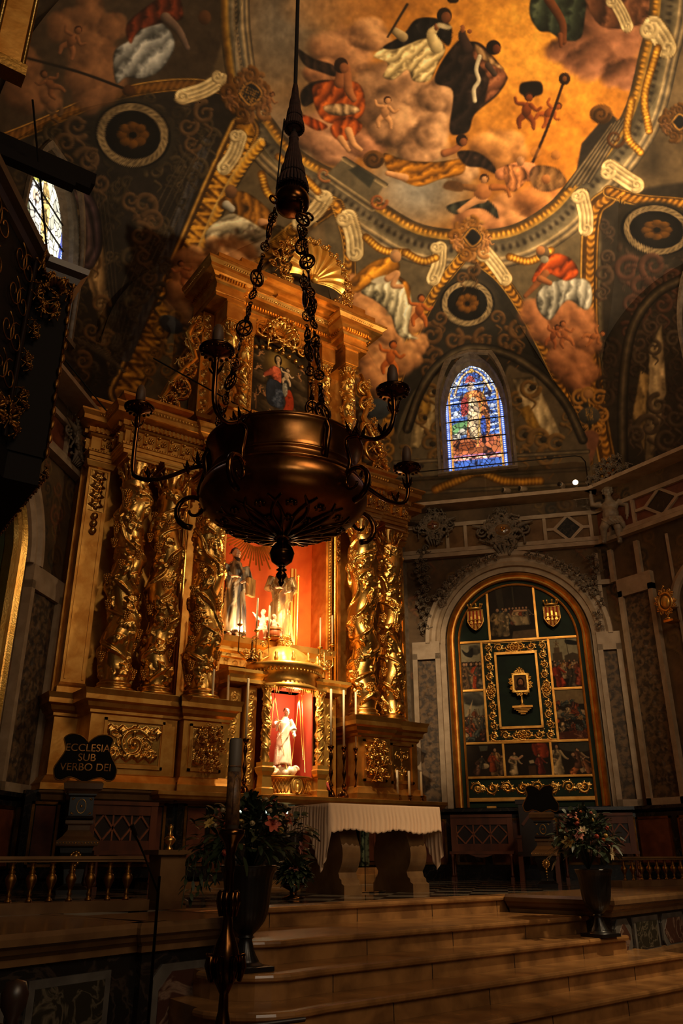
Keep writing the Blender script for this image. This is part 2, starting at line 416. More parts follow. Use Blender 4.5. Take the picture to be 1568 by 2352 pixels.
        s.ell(*q(.5, .36), h*.035, h*.03, skin); s.ell(*q(.48, -.04), h*.035, h*.03, skin)
    def putto(s, x, y, h, ang, skin=(205, 150, 105)):
        ux, uy = math.sin(ang), -math.cos(ang); px, py = -uy, ux
        q = lambda a, b: (x+ux*a*h+px*b*h, y+uy*a*h+py*b*h)
        s.limb([q(.3, -.05), q(.1, -.2), q(-.12, -.16)], [h*.12, h*.06], skin)
        s.limb([q(.3, .06), q(.12, .24), q(-.1, .3)], [h*.12, h*.06], skin)
        s.ell(*q(.48, 0), h*.17, h*.26, skin, ang)
        s.limb([q(.65, -.12), q(.66, -.34), q(.82, -.42)], [h*.07, h*.045], skin)
        s.limb([q(.65, .12), q(.5, .32), q(.6, .46)], [h*.07, h*.045], skin)
        s.ell(*q(.9, .02), h*.15, h*.16, (70, 42, 26), ang); s.ell(*q(.87, .04), h*.12, h*.13, skin, ang)
    def cherub(s, x, y, h, a, skin=(205, 150, 105)):
        ux, uy = math.sin(a), -math.cos(a); px, py = -uy, ux; q = lambda u, v: (x+ux*u*h+px*v*h, y+uy*u*h+py*v*h)
        s.ell(*q(0, 0), h*.2, h*.3, skin, a); s.limb([q(-.2, 0), q(-.45, .18), q(-.7, .1)], [h*.13, h*.06], skin); s.limb([q(.15, 0), q(.2, .3), q(.4, .4)], [h*.08, h*.05], skin); s.ell(*q(.42, 0), h*.17, h*.18, (80, 46, 26), a); s.ell(*q(.4, .04), h*.13, h*.14, skin, a); s.ell(*q(.1, -.3), h*.22, h*.1, (120, 84, 50), a+1)
    def sample(s, x, y):
        u = np.clip((np.asarray(x)-s.x0)*s.sc, 0, s.w-1.001); v = np.clip((np.asarray(y)-s.y0)*s.sc, 0, s.h-1.001)
        i = u.astype(int); j = v.astype(int); fu = (u-i)[..., None]; fv = (v-j)[..., None]
        c = (s.a[j, i]*(1-fu)+s.a[j, i+1]*fu)*(1-fv)+(s.a[j+1, i]*(1-fu)+s.a[j+1, i+1]*fu)*fv
        return srgb(np.clip(c, 0, 255))
def canvas(name, P, w, h, mat_, parent, loc=(0, 0, 0), res=None, bulge=0, clip=None, thick=.02, rz=0):
    """a painted panel w x h metres whose colours come from raster P (0..w right, 0..h up)"""
    nx = int(w*res)+2; nz = int(h*res)+2
    X, Z = np.meshgrid(np.linspace(0, w, nx), np.linspace(0, h, nz))
    C = P.sample(X.ravel(), (h-Z).ravel())
    V = np.stack([X.ravel(), np.zeros(X.size), Z.ravel()], 1); F = grid_faces(nx, nz)
    if clip is not None:
        ok = clip(V[:, 0], V[:, 2]); F = F[ok[F].all(1)]
    k = [0, w]; n0 = len(V)
    o = np_mesh(name, V, F, mat_, parent, C, False, loc, rz)
    sm = o.modifiers.new('thickness', 'SOLIDIFY'); sm.thickness = thick; sm.offset = -1 if thick > 0 else 1
    return o
# ---------------------------------------------------------------- carved relief
class Relief:
    """height raster w x h metres at res cells per metre; optional wrap in x (columns)"""
    def __init__(s, w, h, res, wrap=False):
        s.w, s.h, s.res, s.wrap = w, h, res, wrap
        s.nx = int(round(w*res)) + (0 if wrap else 1); s.nz = int(round(h*res))+1; s.H = np.zeros((s.nz, s.nx))
    def bead(s, x, z, r, k=1.0, base=0):
        R_ = max(r*s.res, .8); n = int(R_)+1; cx = x*s.res; cz = z*s.res
        i0 = int(round(cx)); j0 = int(round(cz))
        J = np.arange(max(0, j0-n), min(s.nz, j0+n+1)); I = np.arange(i0-n, i0+n+1)
        if not s.wrap: I = I[(I >= 0) & (I < s.nx)]
        if len(J) == 0 or len(I) == 0: return
        d = ((I-cx)[None, :]**2+(J-cz)[:, None]**2)/(R_*R_)
        v = np.where(d < 1, base+np.sqrt(np.clip(1-d, 0, 1))*r*k, 0)
        ix = np.ix_(J, I % s.nx); s.H[ix] = np.maximum(s.H[ix], v)
    def stroke(s, pts, r, k=1.0, n=8, base=0):
        P = smooth_path(pts, n); seg = np.hypot(*np.diff(P, axis=0).T); L = seg.sum()
        rr = np.atleast_1d(r).astype(float); m = max(3, int(L/(rr.mean()*.35+1e-6)))
        acc = np.concatenate([[0], np.cumsum(seg)])/max(L, 1e-9)
        for t in np.linspace(0, 1, m):
            s.bead(np.interp(t, acc, P[:, 0]), np.interp(t, acc, P[:, 1]), float(np.interp(t, np.linspace(0, 1, len(rr)), rr)) if len(rr) > 1 else rr[0], k, base)
    def leaf(s, x, z, L, a, w=.3, k=.8, lobes=3, base=0):
        """acanthus or vine leaf: lobes fan out from the stalk"""
        for i in range(lobes):
            b = a+(i-(lobes-1)/2)*.62; l = L*(1-.18*abs(i-(lobes-1)/2)); c = .25*(i-(lobes-1)/2)
            s.stroke([(x, z), (x+math.cos(b)*l*.5, z+math.sin(b)*l*.5), (x+math.cos(b+c)*l, z+math.sin(b+c)*l)], [L*w*.35, L*w*.62, L*w*.2], k, 4, base)
    def spiral(s, cx, cz, r, a0, d, th=.12, turns=1.5, leaves=True, k=1.0):
        t = np.linspace(0, 1, 30); rad = r*(1-.85*t**.9); a = a0+d*turns*2*PI*t
        P = np.stack([cx+rad*np.cos(a), cz+rad*np.sin(a)], 1)
        s.stroke(P, [r*th, r*th*.7], k, 2); s.bead(cx, cz, r*.24, k)
        if leaves:
            for i in range(2, 20, 3):
                b = a[i]+d*.9; s.leaf(P[i][0], P[i][1], r*.42*(1-t[i]*.5), b, .36, k*.9, 2)
    def acanthus(s, sym=True, seed=1, size=.35, m=.06):
        """fills the panel with symmetrical scrolling foliage"""
        rs = random.Random(seed); w = s.w/2 if sym else s.w; cols = max(1, round(w/size)); rows = max(1, round(s.h/size))
        cw = (w-m)/cols; ch = (s.h-2*m)/rows
        for i in range(cols):
            for j in range(rows):
                cx = m+cw*(i+.5) if sym else m+cw*(i+.5); cz = m+ch*(j+.5); d = 1 if (i+j) % 2 else -1; r = min(cw, ch)*.44
                a0 = rs.uniform(-.5, .5)+(PI/2 if j % 2 else -PI/2)
                todo = [(cx, a0, d)]+([(s.w-cx, PI-a0, -d)] if sym else [])
                for X, A, D in todo:
                    s.spiral(X, cz, r, A, D, .13)
                    s.leaf(X+cw*.4*(1 if X < s.w/2 else -1)*D, cz+ch*.4, r*.5, PI/2*D, .4, .8, 3)
        if sym:
            s.stroke([(s.w/2, m), (s.w/2, s.h-m)], s.w*.012)
            for j in range(rows*2):
                z = m+(s.h-2*m)*(j+.5)/(rows*2); s.bead(s.w/2, z, min(cw, ch)*.13, 1.1)
                s.leaf(s.w/2, z, r*.45, PI*.22, .4, .8, 2); s.leaf(s.w/2, z, r*.45, PI*.78, .4, .8, 2)
    def garland(s, size, seed=3):
        """a running wave with spirals either side (friezes)"""
        horiz = s.w >= s.h; L = s.w if horiz else s.h; T = s.h if horiz else s.w; n = max(2, round(L/(T*.95))); st = L/n
        for i in range(n):
            d = 1 if i % 2 else -1; c = st*(i+.5); r = min(st, T)*.4
            x, z = (c, T/2) if horiz else (T/2, c)
            s.spiral(x, z, r, (PI if horiz else -PI/2), d, .15)
            s.leaf(x+r*.9*(1 if horiz else 0), z+r*.9*(0 if horiz else 1), r*.6, (PI/2 if horiz else 0)*d, .4, .8, 3)
    def panel(s, name, mat_, parent, loc, depth=1.0, rz=None, cut=False):
        X, Z = np.meshgrid(np.arange(s.nx)/s.res, np.arange(s.nz)/s.res)
        V = np.stack([X.ravel(), -s.H.ravel()*depth, Z.ravel()], 1); F = grid_faces(s.nx, s.nz); n = len(V)
        if cut:
            return np_mesh(name, V, F[(s.H.ravel() > 1e-5)[F].any(1)], mat_, parent, None, True, loc, rz)
        idx = np.arange(n).reshape(s.nz, s.nx)
        rim = np.concatenate([idx[0], idx[1:, -1], idx[-1, -2::-1], idx[-2:0:-1, 0]]); Vb = V[rim].copy(); Vb[:, 1] = .02
        m = len(rim); a = np.arange(m); b = (a+1) % m
        F2 = np.stack([rim[b], rim[a], n+a, n+b], 1)
        return np_mesh(name, np.vstack([V, Vb]), np.vstack([F, F2]), mat_, parent, None, True, loc, rz)
# ---------------------------------------------------------------- the painted vault: colours measured where each thing is painted
FR = Paint(-260, -420, 1820, 1260, .5, (92, 78, 58), 5)
def _fresco():
    p = FR; n = p.n1[..., None]; p.a *= (1+n*.9)
    w = p.win(-260, -420, 1820, 1260); sl, X, Y = w
    grey = (112, 104, 88); dk = (48, 42, 36); gold = (176, 126, 48); gdk = (84, 58, 24); cream = (214, 188, 140); pale = (188, 160, 118)
    skin = (216, 160, 112); sh = (168, 112, 72)
    # grounds of the painted architecture
    p.poly([(380, 480), (520, 330), (600, 240), (780, 440), (640, 600), (430, 860), (300, 880)], (120, 104, 78), 3)
    p.poly([(760, 430), (1080, 520), (1080, 600), (930, 930), (830, 960), (780, 700)], (118, 104, 80), 3)
    p.poly([(1090, 520), (1400, 340), (1400, 1060), (1350, 1060), (1200, 720), (1100, 600)], (116, 102, 78), 3)
    # severies: dark painted coffers over the windows
    p.poly([(1075, 600), (1000, 690), (930, 820), (915, 1000), (1350, 1010), (1280, 820), (1190, 700)], (62, 56, 46), 3)
    p.poly([(1400, 450), (1380, 560), (1390, 900), (1420, 1080), (1820, 1100), (1820, 470)], (64, 56, 46), 3)
    p.poly([(600, 240), (350, 210), (0, 330), (-260, 450), (-260, 1200), (260, 1000), (300, 850), (440, 560)], (58, 50, 42), 3)
    p.poly([(500, 130), (350, 210), (0, 330), (-260, 400), (-260, -400), (520, -400)], (84, 70, 54), 3)
    # ---------- sky of the glory
    sky = smooth_path([(540, -300), (562, 0), (572, 120), (592, 210), (625, 270), (655, 330), (720, 372), (800, 400), (880, 470), (960, 520), (1080, 534), (1190, 520), (1280, 462), (1335, 400), (1395, 325), (1440, 250), (1478, 130), (1500, 0), (1490, -300)], 5)
    p.poly(sky, (188, 130, 64), 2, smooth=False)
    for cx, cy, rx, ry, c, a in [(640, 60, 170, 260, (104, 96, 84), .95), (640, 330, 160, 120, (118, 108, 96), .9), (960, 430, 150, 120, (128, 124, 116), .95), (1180, 120, 330, 260, (214, 146, 60), .8), (1330, 330, 190, 190, (206, 134, 52), .8), (760, 20, 130, 60, (170, 126, 80), .6), (1260, 60, 200, 180, (222, 156, 70), .6)]:
        w2 = p.win(cx-rx, cy-ry, cx+rx, cy+ry); s2, X2, Y2 = w2
        q = ((X2-cx)/rx)**2+((Y2-cy)/ry)**2; m = p.win(0, 0, 0, 0)
        ins = inside(sky, X2, Y2); p.mix(s2, np.asarray(c)*(1+p.n2[s2][..., None]*.35+p.n1[s2][..., None]*.3), np.clip(1-q, 0, 1)*a*ins)
    C = lambda *a, **k: p.cloud(*a, **k)
    for x, y, r, c in [(790, 115, 75, (206, 152, 108)), (850, 80, 50, (214, 160, 112)), (735, 170, 40, (198, 142, 100)), (720, 300, 60, (210, 158, 120)), (775, 335, 60, (214, 160, 122)), (840, 330, 45, (196, 140, 104)), (1180, 500, 70, (216, 156, 104)), (1100, 505, 60, (206, 146, 100)), (1250, 470, 60, (206, 140, 84)), (1150, 340, 60, (224, 160, 96)), (1060, 390, 40, (226, 176, 130))]:
        C(x, y, r, r*.8, c)
    C(905, 235, 95, 80, (176, 132, 98), .7, -.4, 7)
    for x, y, r in [(880, 190, 70), (930, 240, 80), (985, 250, 62), (955, 300, 76), (900, 285, 60), (1010, 215, 50), (960, 335, 55), (990, 300, 45)]: C(x, y, r, r*.9, (208, 160, 118), .7, -.5, 4)
    for x, y, r in [(1330, 40, 60), (1400, 90, 90), (1310, 120, 55), (1360, 140, 60), (1430, 170, 52), (1450, 60, 50), (1400, 20, 70)]: C(x, y, r, r*.75, (182, 128, 96), .3, .6, 4)
    # left angel with dark wings and orange robe
    p.poly([(682, 112), (720, 135), (765, 150), (770, 175), (735, 165), (700, 150)], (62, 46, 36), folds=.4)
    p.poly([(690, 215), (715, 190), (760, 185), (745, 215), (700, 245)], (54, 40, 32), folds=.4)
    p.poly([(686, 262), (720, 272), (752, 290), (730, 300), (700, 284)], (180, 88, 36), folds=.5); p.poly([(716, 205), (750, 185), (820, 190), (838, 235), (826, 270), (775, 285), (735, 268)], (196, 104, 44), folds=.35, fang=.6)
    p.poly([(742, 246), (770, 238), (812, 242), (826, 256), (790, 266), (756, 262)], (226, 186, 140), folds=.4, puff=.5); p.poly([(760, 290), (800, 268), (832, 290), (800, 322), (770, 318)], (184, 96, 40), folds=.4)
    p.limb([(780, 190), (790, 150), (800, 205), (812, 228)], [13, 12, 7], sh); p.ell(783, 150, 17, 19, (60, 40, 28)); p.ell(790, 156, 11, 13, sh)
    p.limb([(800, 300), (812, 330), (828, 344)], [9, 5], skin); p.limb([(782, 318), (800, 345)], [8, 5], skin)
    p.putto(880, 285, 62, .15, skin)
    # bishop saint: black cape over white habit
    p.poly([(858, 128), (900, 100), (985, 78), (1022, 110), (1004, 150), (985, 185), (950, 186), (935, 160), (905, 182), (880, 176), (890, 145)], (226, 198, 142), folds=.45, fang=.9)
    p.poly([(925, 80), (955, 45), (1000, 42), (1036, 62), (1030, 105), (1000, 84), (960, 92), (910, 112), (880, 108)], (36, 32, 30), folds=.3)
    p.limb([(1002, 108), (990, 80), (1000, 65)], [15, 8], (232, 204, 148)); p.ell(1002, 62, 6, 9, sh); p.ell(908, 65, 6, 8, sh); p.limb([(925, 85), (908, 72)], [12, 9], (190, 164, 120))
    p.limb([(935, 10), (905, 60), (890, 85)], [3, 2], (64, 50, 34)); p.ell(1020, 36, 18, 20, (52, 38, 28)); p.ell(1024, 40, 12, 14, (140, 92, 58)); p.poly([(1008, 52), (1036, 60), (1030, 68), (1005, 62)], (210, 190, 150))
    # friar with scroll
    p.poly([(1075, 95), (1110, 105), (1160, 170), (1162, 185), (1140, 220), (1090, 262), (1076, 300), (1050, 310), (1032, 296), (1040, 210), (1000, 190), (1010, 150), (1050, 95)], (52, 40, 34), folds=.25, fang=.7)
    p.poly([(1095, 105), (1120, 120), (1148, 150), (1164, 182), (1140, 215), (1112, 235), (1120, 180), (1085, 130)], (142, 94, 66), folds=.35, fang=.8)
    p.limb([(1072, 110), (1062, 84), (1062, 74)], [13, 7], (74, 56, 48)); p.ell(1062, 66, 6, 10, (170, 112, 70)); p.ell(1078, 72, 5, 6, (170, 112, 70))
    p.poly([(1092, 100), (1132, 135), (1158, 160), (1128, 148), (1098, 128)], (216, 172, 120), folds=.4); p.ell(1133, 109, 18, 18, (46, 32, 25)); p.ell(1140, 113, 10, 12, (120, 72, 44))
    p.limb([(1101, 130), (1093, 160), (1099, 185), (1088, 205), (1090, 232)], [5, 5], (226, 208, 172), n=6); p.limb([(1120, 150), (1135, 170)], [7, 6], (86, 70, 60))
    # putti with mitre and staff
    p.poly([(1192, 205), (1200, 190), (1240, 188), (1244, 215), (1215, 222), (1196, 216)], (36, 28, 24)); p.ell(1215, 218, 14, 10, (40, 28, 20))
    p.putto(1205, 285, 70, .12, (140, 78, 40)); p.putto(1240, 275, 58, .9, (176, 100, 48)); p.limb([(1220, 380), (1258, 290), (1296, 182)], [3, 3], (62, 40, 24)); p.ell(1296, 181, 14, 15, (66, 44, 28)); p.ell(1296, 181, 6, 7, (150, 96, 50))
    # golden angel under the big cloud
    p.poly([(882, 352), (930, 368), (1000, 372), (1062, 366), (1062, 398), (1010, 412), (960, 428), (915, 410), (890, 390)], (188, 128, 44), folds=.4, fang=1.2)
    p.poly([(1050, 350), (1090, 348), (1125, 370), (1141, 400), (1105, 385), (1070, 380)], (62, 46, 38), folds=.5, fang=.5); p.limb([(1020, 352), (1042, 345), (1058, 332)], [9, 6], sh); p.ell(1060, 322, 14, 15, (50, 34, 26)); p.ell(1064, 326, 9, 10, (160, 104, 66)); p.limb([(890, 398), (930, 408)], [6, 9], skin)
    # angels low right
    p.poly([(1025, 475), (1060, 462), (1110, 455), (1140, 480), (1142, 502), (1110, 480), (1075, 480), (1045, 492)], (78, 78, 66), folds=.4); p.limb([(1055, 485), (1090, 462), (1108, 455)], [6, 12], skin); p.ell(1108, 440, 22, 20, (190, 130, 80))
    p.ell(1112, 410, 11, 12, (74, 46, 28)); p.ell(1112, 413, 8, 9, skin); p.limb([(1088, 432), (1055, 428), (1025, 430)], [8, 4], (140, 100, 60)); p.limb([(1130, 430), (1160, 432), (1170, 450)], [8, 4], (170, 110, 60)); p.poly([(1060, 420), (1030, 415), (1018, 432), (1060, 440)], (110, 80, 50))
    p.limb([(1150, 400), (1190, 390), (1215, 395)], [14, 22], (222, 150, 104)); p.ell(1195, 370, 10, 12, skin); p.poly([(1160, 380), (1200, 385), (1210, 410), (1180, 440), (1160, 420)], (222, 150, 96), folds=.5)
    p.poly([(1232, 380), (1280, 388), (1300, 420), (1260, 440), (1225, 430), (1215, 400)], (150, 118, 84), folds=.4, al=.8); p.ell(1253, 412, 12, 12, (190, 130, 80)); p.ell(1276, 356, 12, 12, (200, 138, 76), al=.7); p.ell(1230, 350, 14, 14, (200, 140, 80), al=.5)
    # green-robed figure at the top
    p.poly([(1215, 20), (1245, -60), (1340, -60), (1340, 60), (1325, 92), (1290, 90), (1262, 74), (1235, 68)], (62, 70, 56), folds=.25, fang=.3); p.limb([(1260, 0), (1290, 50), (1294, 96)], [11, 7], (120, 76, 46)); p.limb([(1286, 80), (1288, 106)], [6, 4], (130, 82, 50)); p.poly([(1340, -60), (1500, -60), (1500, 40), (1380, 60)], (120, 82, 58), folds=.2)
    p.ell(1040, 0, 14, 8, (60, 44, 28)); p.cloud(560+80, -120, 60, 60, (150, 110, 80))
    # ---------- painted cornice round the sky
    st = [(-1, (54, 48, 40)), (-.8, (150, 130, 98)), (-.66, (84, 76, 64)), (-.5, (168, 146, 110)), (-.3, (90, 84, 72)), (-.1, (60, 54, 46)), (.05, (142, 126, 100)), (.3, (96, 88, 74)), (.5, (150, 118, 60)), (.75, (96, 70, 30)), (1, (60, 52, 42))]
    ring = [(1540, -300), (1538, 0), (1512, 130), (1478, 262), (1420, 360), (1345, 440), (1285, 505), (1190, 560), (1080, 574), (960, 560), (868, 512), (780, 450), (690, 400), (628, 350), (590, 300)]
    p.band(ring, 92, st, 'dots', 13, (206, 150, 66), n=10, prow=(.5, .85)); p.band(ring, 40, [(-1, (120, 108, 84)), (1, (70, 64, 54))], 'dots', 17, (40, 34, 28), n=10, al=.8)
    p.band([(545, -300), (538, 0), (545, 110), (560, 200), (585, 250)], 70, st, 'egg', 12, (120, 104, 80), prow=(-.2, .1))
    for a, b in [((860, 640-80), (900, 600)), ((930, 640), (1000, 605)), ((1150, 590), (1280, 600)), ((1420, 120), (1460, 220)), ((1455, 260), (1470, 330))]: pass
    # projecting painted balconies
    p.poly([(745, 405), (790, 362), (885, 420), (850, 480)], (118, 106, 84), smooth=False); p.band([(742, 400), (855, 478)], 16, [(-1, (170, 148, 110)), (0, (70, 62, 50)), (1, (150, 132, 100))]); p.band([(790, 365), (885, 425)], 12, [(-1, (60, 54, 44)), (1, (160, 140, 106))])
    p.poly([(800, 390), (822, 380), (862, 408), (848, 432)], (72, 70, 60), smooth=False); p.ell(858, 366, 26, 22, (120, 84, 44)); p.scroll(858, 366, 20, (80, 58, 34)); p.scroll(745, 400, 18, (168, 116, 74), 1, 1); p.scroll(868, 462, 20, (156, 100, 60))
    p.poly([(1335, 330), (1400, 255), (1430, 290), (1345, 400), (1320, 410)], (66, 58, 50), smooth=False)
    for k in range(5): p.band([(1300+k*13, 430-k*3), (1405+k*9, 285-k*4)], 9, [(-1, (46, 40, 34)), (0, (124, 108, 84)), (1, (50, 44, 38))])
    p.ell(1380, 262, 28, 24, (132, 92, 48)); p.scroll(1380, 262, 20, (84, 60, 34)); p.scroll(1412, 318, 22, (96, 66, 40))
    # ---------- gilded ribs of the severies
    gs = [(-1, (40, 32, 22)), (-.85, (150, 112, 52)), (-.7, (64, 46, 22)), (0, (104, 72, 28)), (.7, (70, 50, 24)), (.85, (196, 152, 78)), (1, (60, 46, 28))]
    p.band([(560, 300), (505, 420), (440, 570), (380, 700), (320, 830), (285, 900)], 74, gs, 'scroll', 34, (190, 138, 56), prow=(-.7, .55)); p.band([(600, 330), (560, 380), (508, 470), (470, 560), (430, 660)], 26, [(-1, dk), (0, (150, 106, 40)), (1, (190, 156, 96))], 'egg', 13, (206, 152, 62), prow=(-.8, .6))
    p.band([(474, 330), (430, 450), (380, 590), (330, 720), (290, 820)], 24, [(-1, (70, 66, 66)), (1, (88, 84, 82))], 'rope', 40, (56, 52, 54), al=.9)
    p.band([(1062, 590), (1000, 672), (950, 770), (905, 900), (885, 1000)], 26, gs, 'egg', 14, (196, 142, 58), prow=(-.6, .7)); p.band([(1086, 590), (1150, 640), (1205, 720), (1262, 830), (1310, 940), (1350, 1060)], 26, gs, 'egg', 14, (188, 134, 56), prow=(-.6, .7))
    p.band([(1398, 450), (1362, 490), (1352, 620), (1356, 800), (1376, 960), (1400, 1090)], 42, gs, 'egg', 16, (176, 126, 54), prow=(-.5, .3)); p.band([(1398, 440), (1470, 460), (1580, 470), (1800, 500)], 30, gs, 'rope', 14, (176, 126, 54), prow=(-.6, .6))
    p.band([(600, 235), (520, 205), (400, 195), (240, 225), (60, 300), (-200, 400)], 30, gs, 'rope', 15, (116, 84, 40), prow=(-.6, .6)); p.band([(760, 470), (690, 520), (600, 600), (520, 700), (430, 830)], 44, gs, 'egg', 16, (190, 138, 58), prow=(-.3, .7)); p.band([(775, 470), (800, 560), (806, 700), (830, 900)], 30, gs, 'egg', 16, (190, 138, 58), prow=(-.3, .7))
    # ---------- cream volute brackets
    def bracket(a, b, wd, c=cream):
        p.band([a, ((a[0]+b[0])/2+wd*.12, (a[1]+b[1])/2+wd*.1), b], wd, [(-1, (86, 66, 38)), (-.86, c), (-.5, tuple(int(v*.62) for v in c)), (-.4, c), (-.05, tuple(int(v*.6) for v in c)), (.1, c), (.5, tuple(int(v*.62) for v in c)), (.62, c), (.88, c), (1, (70, 54, 34))])
        dx, dy = b[0]-a[0], b[1]-a[1]; L = math.hypot(dx, dy); nx, ny = -dy/L, dx/L
        p.scroll(a[0]+nx*wd*.3, a[1]+ny*wd*.3, wd*.42, c, 1.3, 0, 1, .3); p.scroll(b[0], b[1], wd*.34, c, 1.2, 2, -1, .32)
    for a, b, wd in [((505, 185), (420, 222), 38), ((550, 315), (515, 385), 36), ((745, 455), (690, 510), 40), ((800, 500), (815, 580), 42), ((1010, 570), (995, 640), 34), ((1115, 580), (1160, 640), 34), ((1335, 450), (1345, 525), 36), ((1400, 385), (1460, 425), 40), ((1500, 60), (1530, 110), 50), ((1410, 0), (1440, 60), 30)]: bracket(a, b, wd)
    for pts in [[(840, 545), (880, 575), (935, 580)], [(930, 580), (970, 600), (1000, 592)], [(1170, 590), (1215, 600), (1265, 575)], [(1450, 230), (1440, 310), (1470, 350)], [(1510, 110), (1480, 220), (1490, 300)], [(600, 400), (620, 450), (680, 470)], [(640, 360), (700, 410), (730, 440)]]:
        p.band(pts, 18, [(-1, gdk), (0, (180, 130, 50)), (1, gdk)], 'dots', 8, (222, 170, 76), prow=(-.9, .9))
    # cartouches with putti at the three crowns
    for x, y, s, k in [(575, 215, 58, .75), (1085, 545, 46, 1), (1560, 280, 40, .7)]:
        for i in range(26):
            a = i*2.39; r = s*(.25+.75*((i*7 % 11)/11)); cx, cy = x+math.cos(a)*r*.9, y+math.sin(a)*r
            p.scroll(cx, cy, s*.3, tuple(int(v*k) for v in ((150, 106, 52) if i % 3 else (184, 136, 84))), 1.2, a, 1 if i % 2 else -1, .38)
        p.ell(x, y, s*.5, s*.44, (38, 36, 36)); p.band([(x-s*.45, y), (x, y-s*.45), (x+s*.45, y), (x, y+s*.45), (x-s*.45, y)], 7, [(-1, dk), (0, (170, 124, 60)), (1, dk)])
        p.putto(x-s*.7, y+s*.55, s*.7, -.3, tuple(int(v*k) for v in (196, 142, 92))); p.putto(x+s*.6, y+s*.6, s*.7, .4, tuple(int(v*k) for v in (196, 142, 92)))
    # ---------- medallions
    def medal(x, y, rx, ry, k=1.0, rot=0):
        c = lambda *v: tuple(int(q*k) for q in v)
        p.ell(x, y, rx*1.35, ry*1.3, c(84, 74, 58), rot, vol=.2); p.ell(x, y, rx*1.12, ry*1.1, c(34, 30, 26), rot, vol=.1, soft=.04)
        q = [(x+rx*.92*math.cos(a)*math.cos(rot)-ry*.92*math.sin(a)*math.sin(rot), y+rx*.92*math.cos(a)*math.sin(rot)+ry*.92*math.sin(a)*math.cos(rot)) for a in np.linspace(0, 2*PI, 17)]
        p.band(q, min(rx, ry)*.27, [(-1, c(40, 34, 28)), (-.8, c(150, 130, 98)), (0, c(104, 90, 68)), (.8, c(160, 138, 104)), (1, c(40, 34, 28))], 'rope', 14, c(168, 146, 108), n=4, prow=(-.6, .6))
        p.ell(x, y, rx*.72, ry*.72, c(44, 38, 30), rot, vol=.1); p.ell(x, y, rx*.44, ry*.42, c(120, 82, 34), rot)
        for i in range(8): p.ell(x+rx*.32*math.cos(i*PI/4), y+ry*.3*math.sin(i*PI/4), rx*.16, ry*.15, c(150, 104, 44))
        p.ell(x, y, rx*.12, ry*.12, c(30, 24, 18))
    # grotesque scrollwork in the dark severies and on the walls
    rs = np.random.RandomState(11)
    def grot(x, y, s, c, m=1):
        p.scroll(x, y, s, c, 1.3, rs.rand()*6, 1 if rs.rand() > .5 else -1, .26); p.limb([(x, y+s), (x+m*s*.6, y+s*1.5), (x+m*s*.2, y+s*2.1)], [s*.16, s*.06], c)
        p.ell(x+m*s*.5, y-s*.3, s*.3, s*.2, c)
    LS = np.array([(500, 240), (350, 225), (60, 320), (-100, 420), (60, 700), (200, 900), (290, 830), (430, 560)]); RS = np.array([(1385, 480), (1375, 900), (1420, 1060), (1700, 1060), (1700, 500)])
    for PL, n_, c_ in ((LS, 150, (80, 68, 50)), (RS, 110, (74, 60, 48))):
        k = 0
        while k < n_:
            x = rs.uniform(PL[:, 0].min(), PL[:, 0].max()); y = rs.uniform(PL[:, 1].min(), PL[:, 1].max())
            if inside(PL, np.array([x]), np.array([y]))[0]: k += 1; f = .75+.5*rs.rand(); grot(x, y, 12+14*rs.rand(), tuple(v*f for v in c_), 1 if k % 2 else -1)
    medal(305, 310, 80, 70, .82, .2); medal(1073, 697, 57, 50, .9); medal(1508, 528, 76, 54, .75, .12)
    for a in range(5): p.band([(500-a*16, 300+a*8), (420-a*16, 480), (340-a*14, 650), (290-a*10, 790)], 4, [(-1, dk), (0, (96, 84, 66)), (1, dk)], al=.7)
    for a in range(4): p.band([(215+a*9, 420), (235+a*9, 600), (262+a*5, 800)], 4, [(-1, dk), (0, (88, 76, 60)), (1, dk)], al=.7)
    for x, y, s in [(175, 290, 30), (150, 330, 26), (200, 370, 30), (120, 250, 22), (430, 290, 24), (470, 260, 26), (440, 330, 20), (330, 470, 34), (350, 510, 26), (320, 540, 28), (300, 460, 22), (330, 590, 20), (340, 640, 18), (230, 420, 22), (210, 360, 18)]: grot(x, y, s, (104, 82, 58))
    for x, y, s in [(1440, 620, 30), (1470, 660, 36), (1500, 610, 30), (1450, 700, 22), (1540, 640, 26), (1520, 700, 26), (1440, 760, 20)]: grot(x, y, s, (92, 66, 52))
    for x, y, s in [(990, 770, 26), (1040, 780, 24), (1075, 790, 30), (1110, 780, 24), (1160, 780, 26), (1010, 730, 18), (1140, 730, 18), (1190, 760, 22), (960, 800, 18), (1085, 620, 18), (1060, 640, 14), (1180, 800, 22), (1000, 820, 20), (980, 850, 22)]: grot(x, y, s, (112, 84, 54))
    # ---------- evangelist over the left rib
    p.poly([(470, 540), (500, 505), (560, 480), (610, 505), (622, 540), (596, 590), (560, 572), (520, 560), (490, 580)], (214, 196, 160), folds=.3, fang=1.3, puff=.8)
    p.poly([(500, 470), (540, 440), (580, 450), (632, 500), (618, 530), (560, 500)], (170, 118, 48), folds=.4); p.ell(530, 440, 15, 17, (150, 110, 74)); p.limb([(520, 470), (532, 480)], [10, 8], (200, 190, 170)); p.limb([(600, 510), (625, 512)], [9, 6], skin)
    for x, y, r in [(540, 585, 45), (500, 575, 35), (440, 600, 40), (420, 650, 36), (425, 690, 46), (450, 700, 40), (430, 720, 30)]: C(x, y, r, r*.95, (206, 152, 102))
    p.putto(430, 650, 52, -.35, (190, 128, 82)); p.putto(470, 655, 44, .5, (150, 98, 62)); p.poly([(476, 600), (492, 585), (500, 600), (496, 622), (478, 620)], (160, 120, 60), folds=.4)
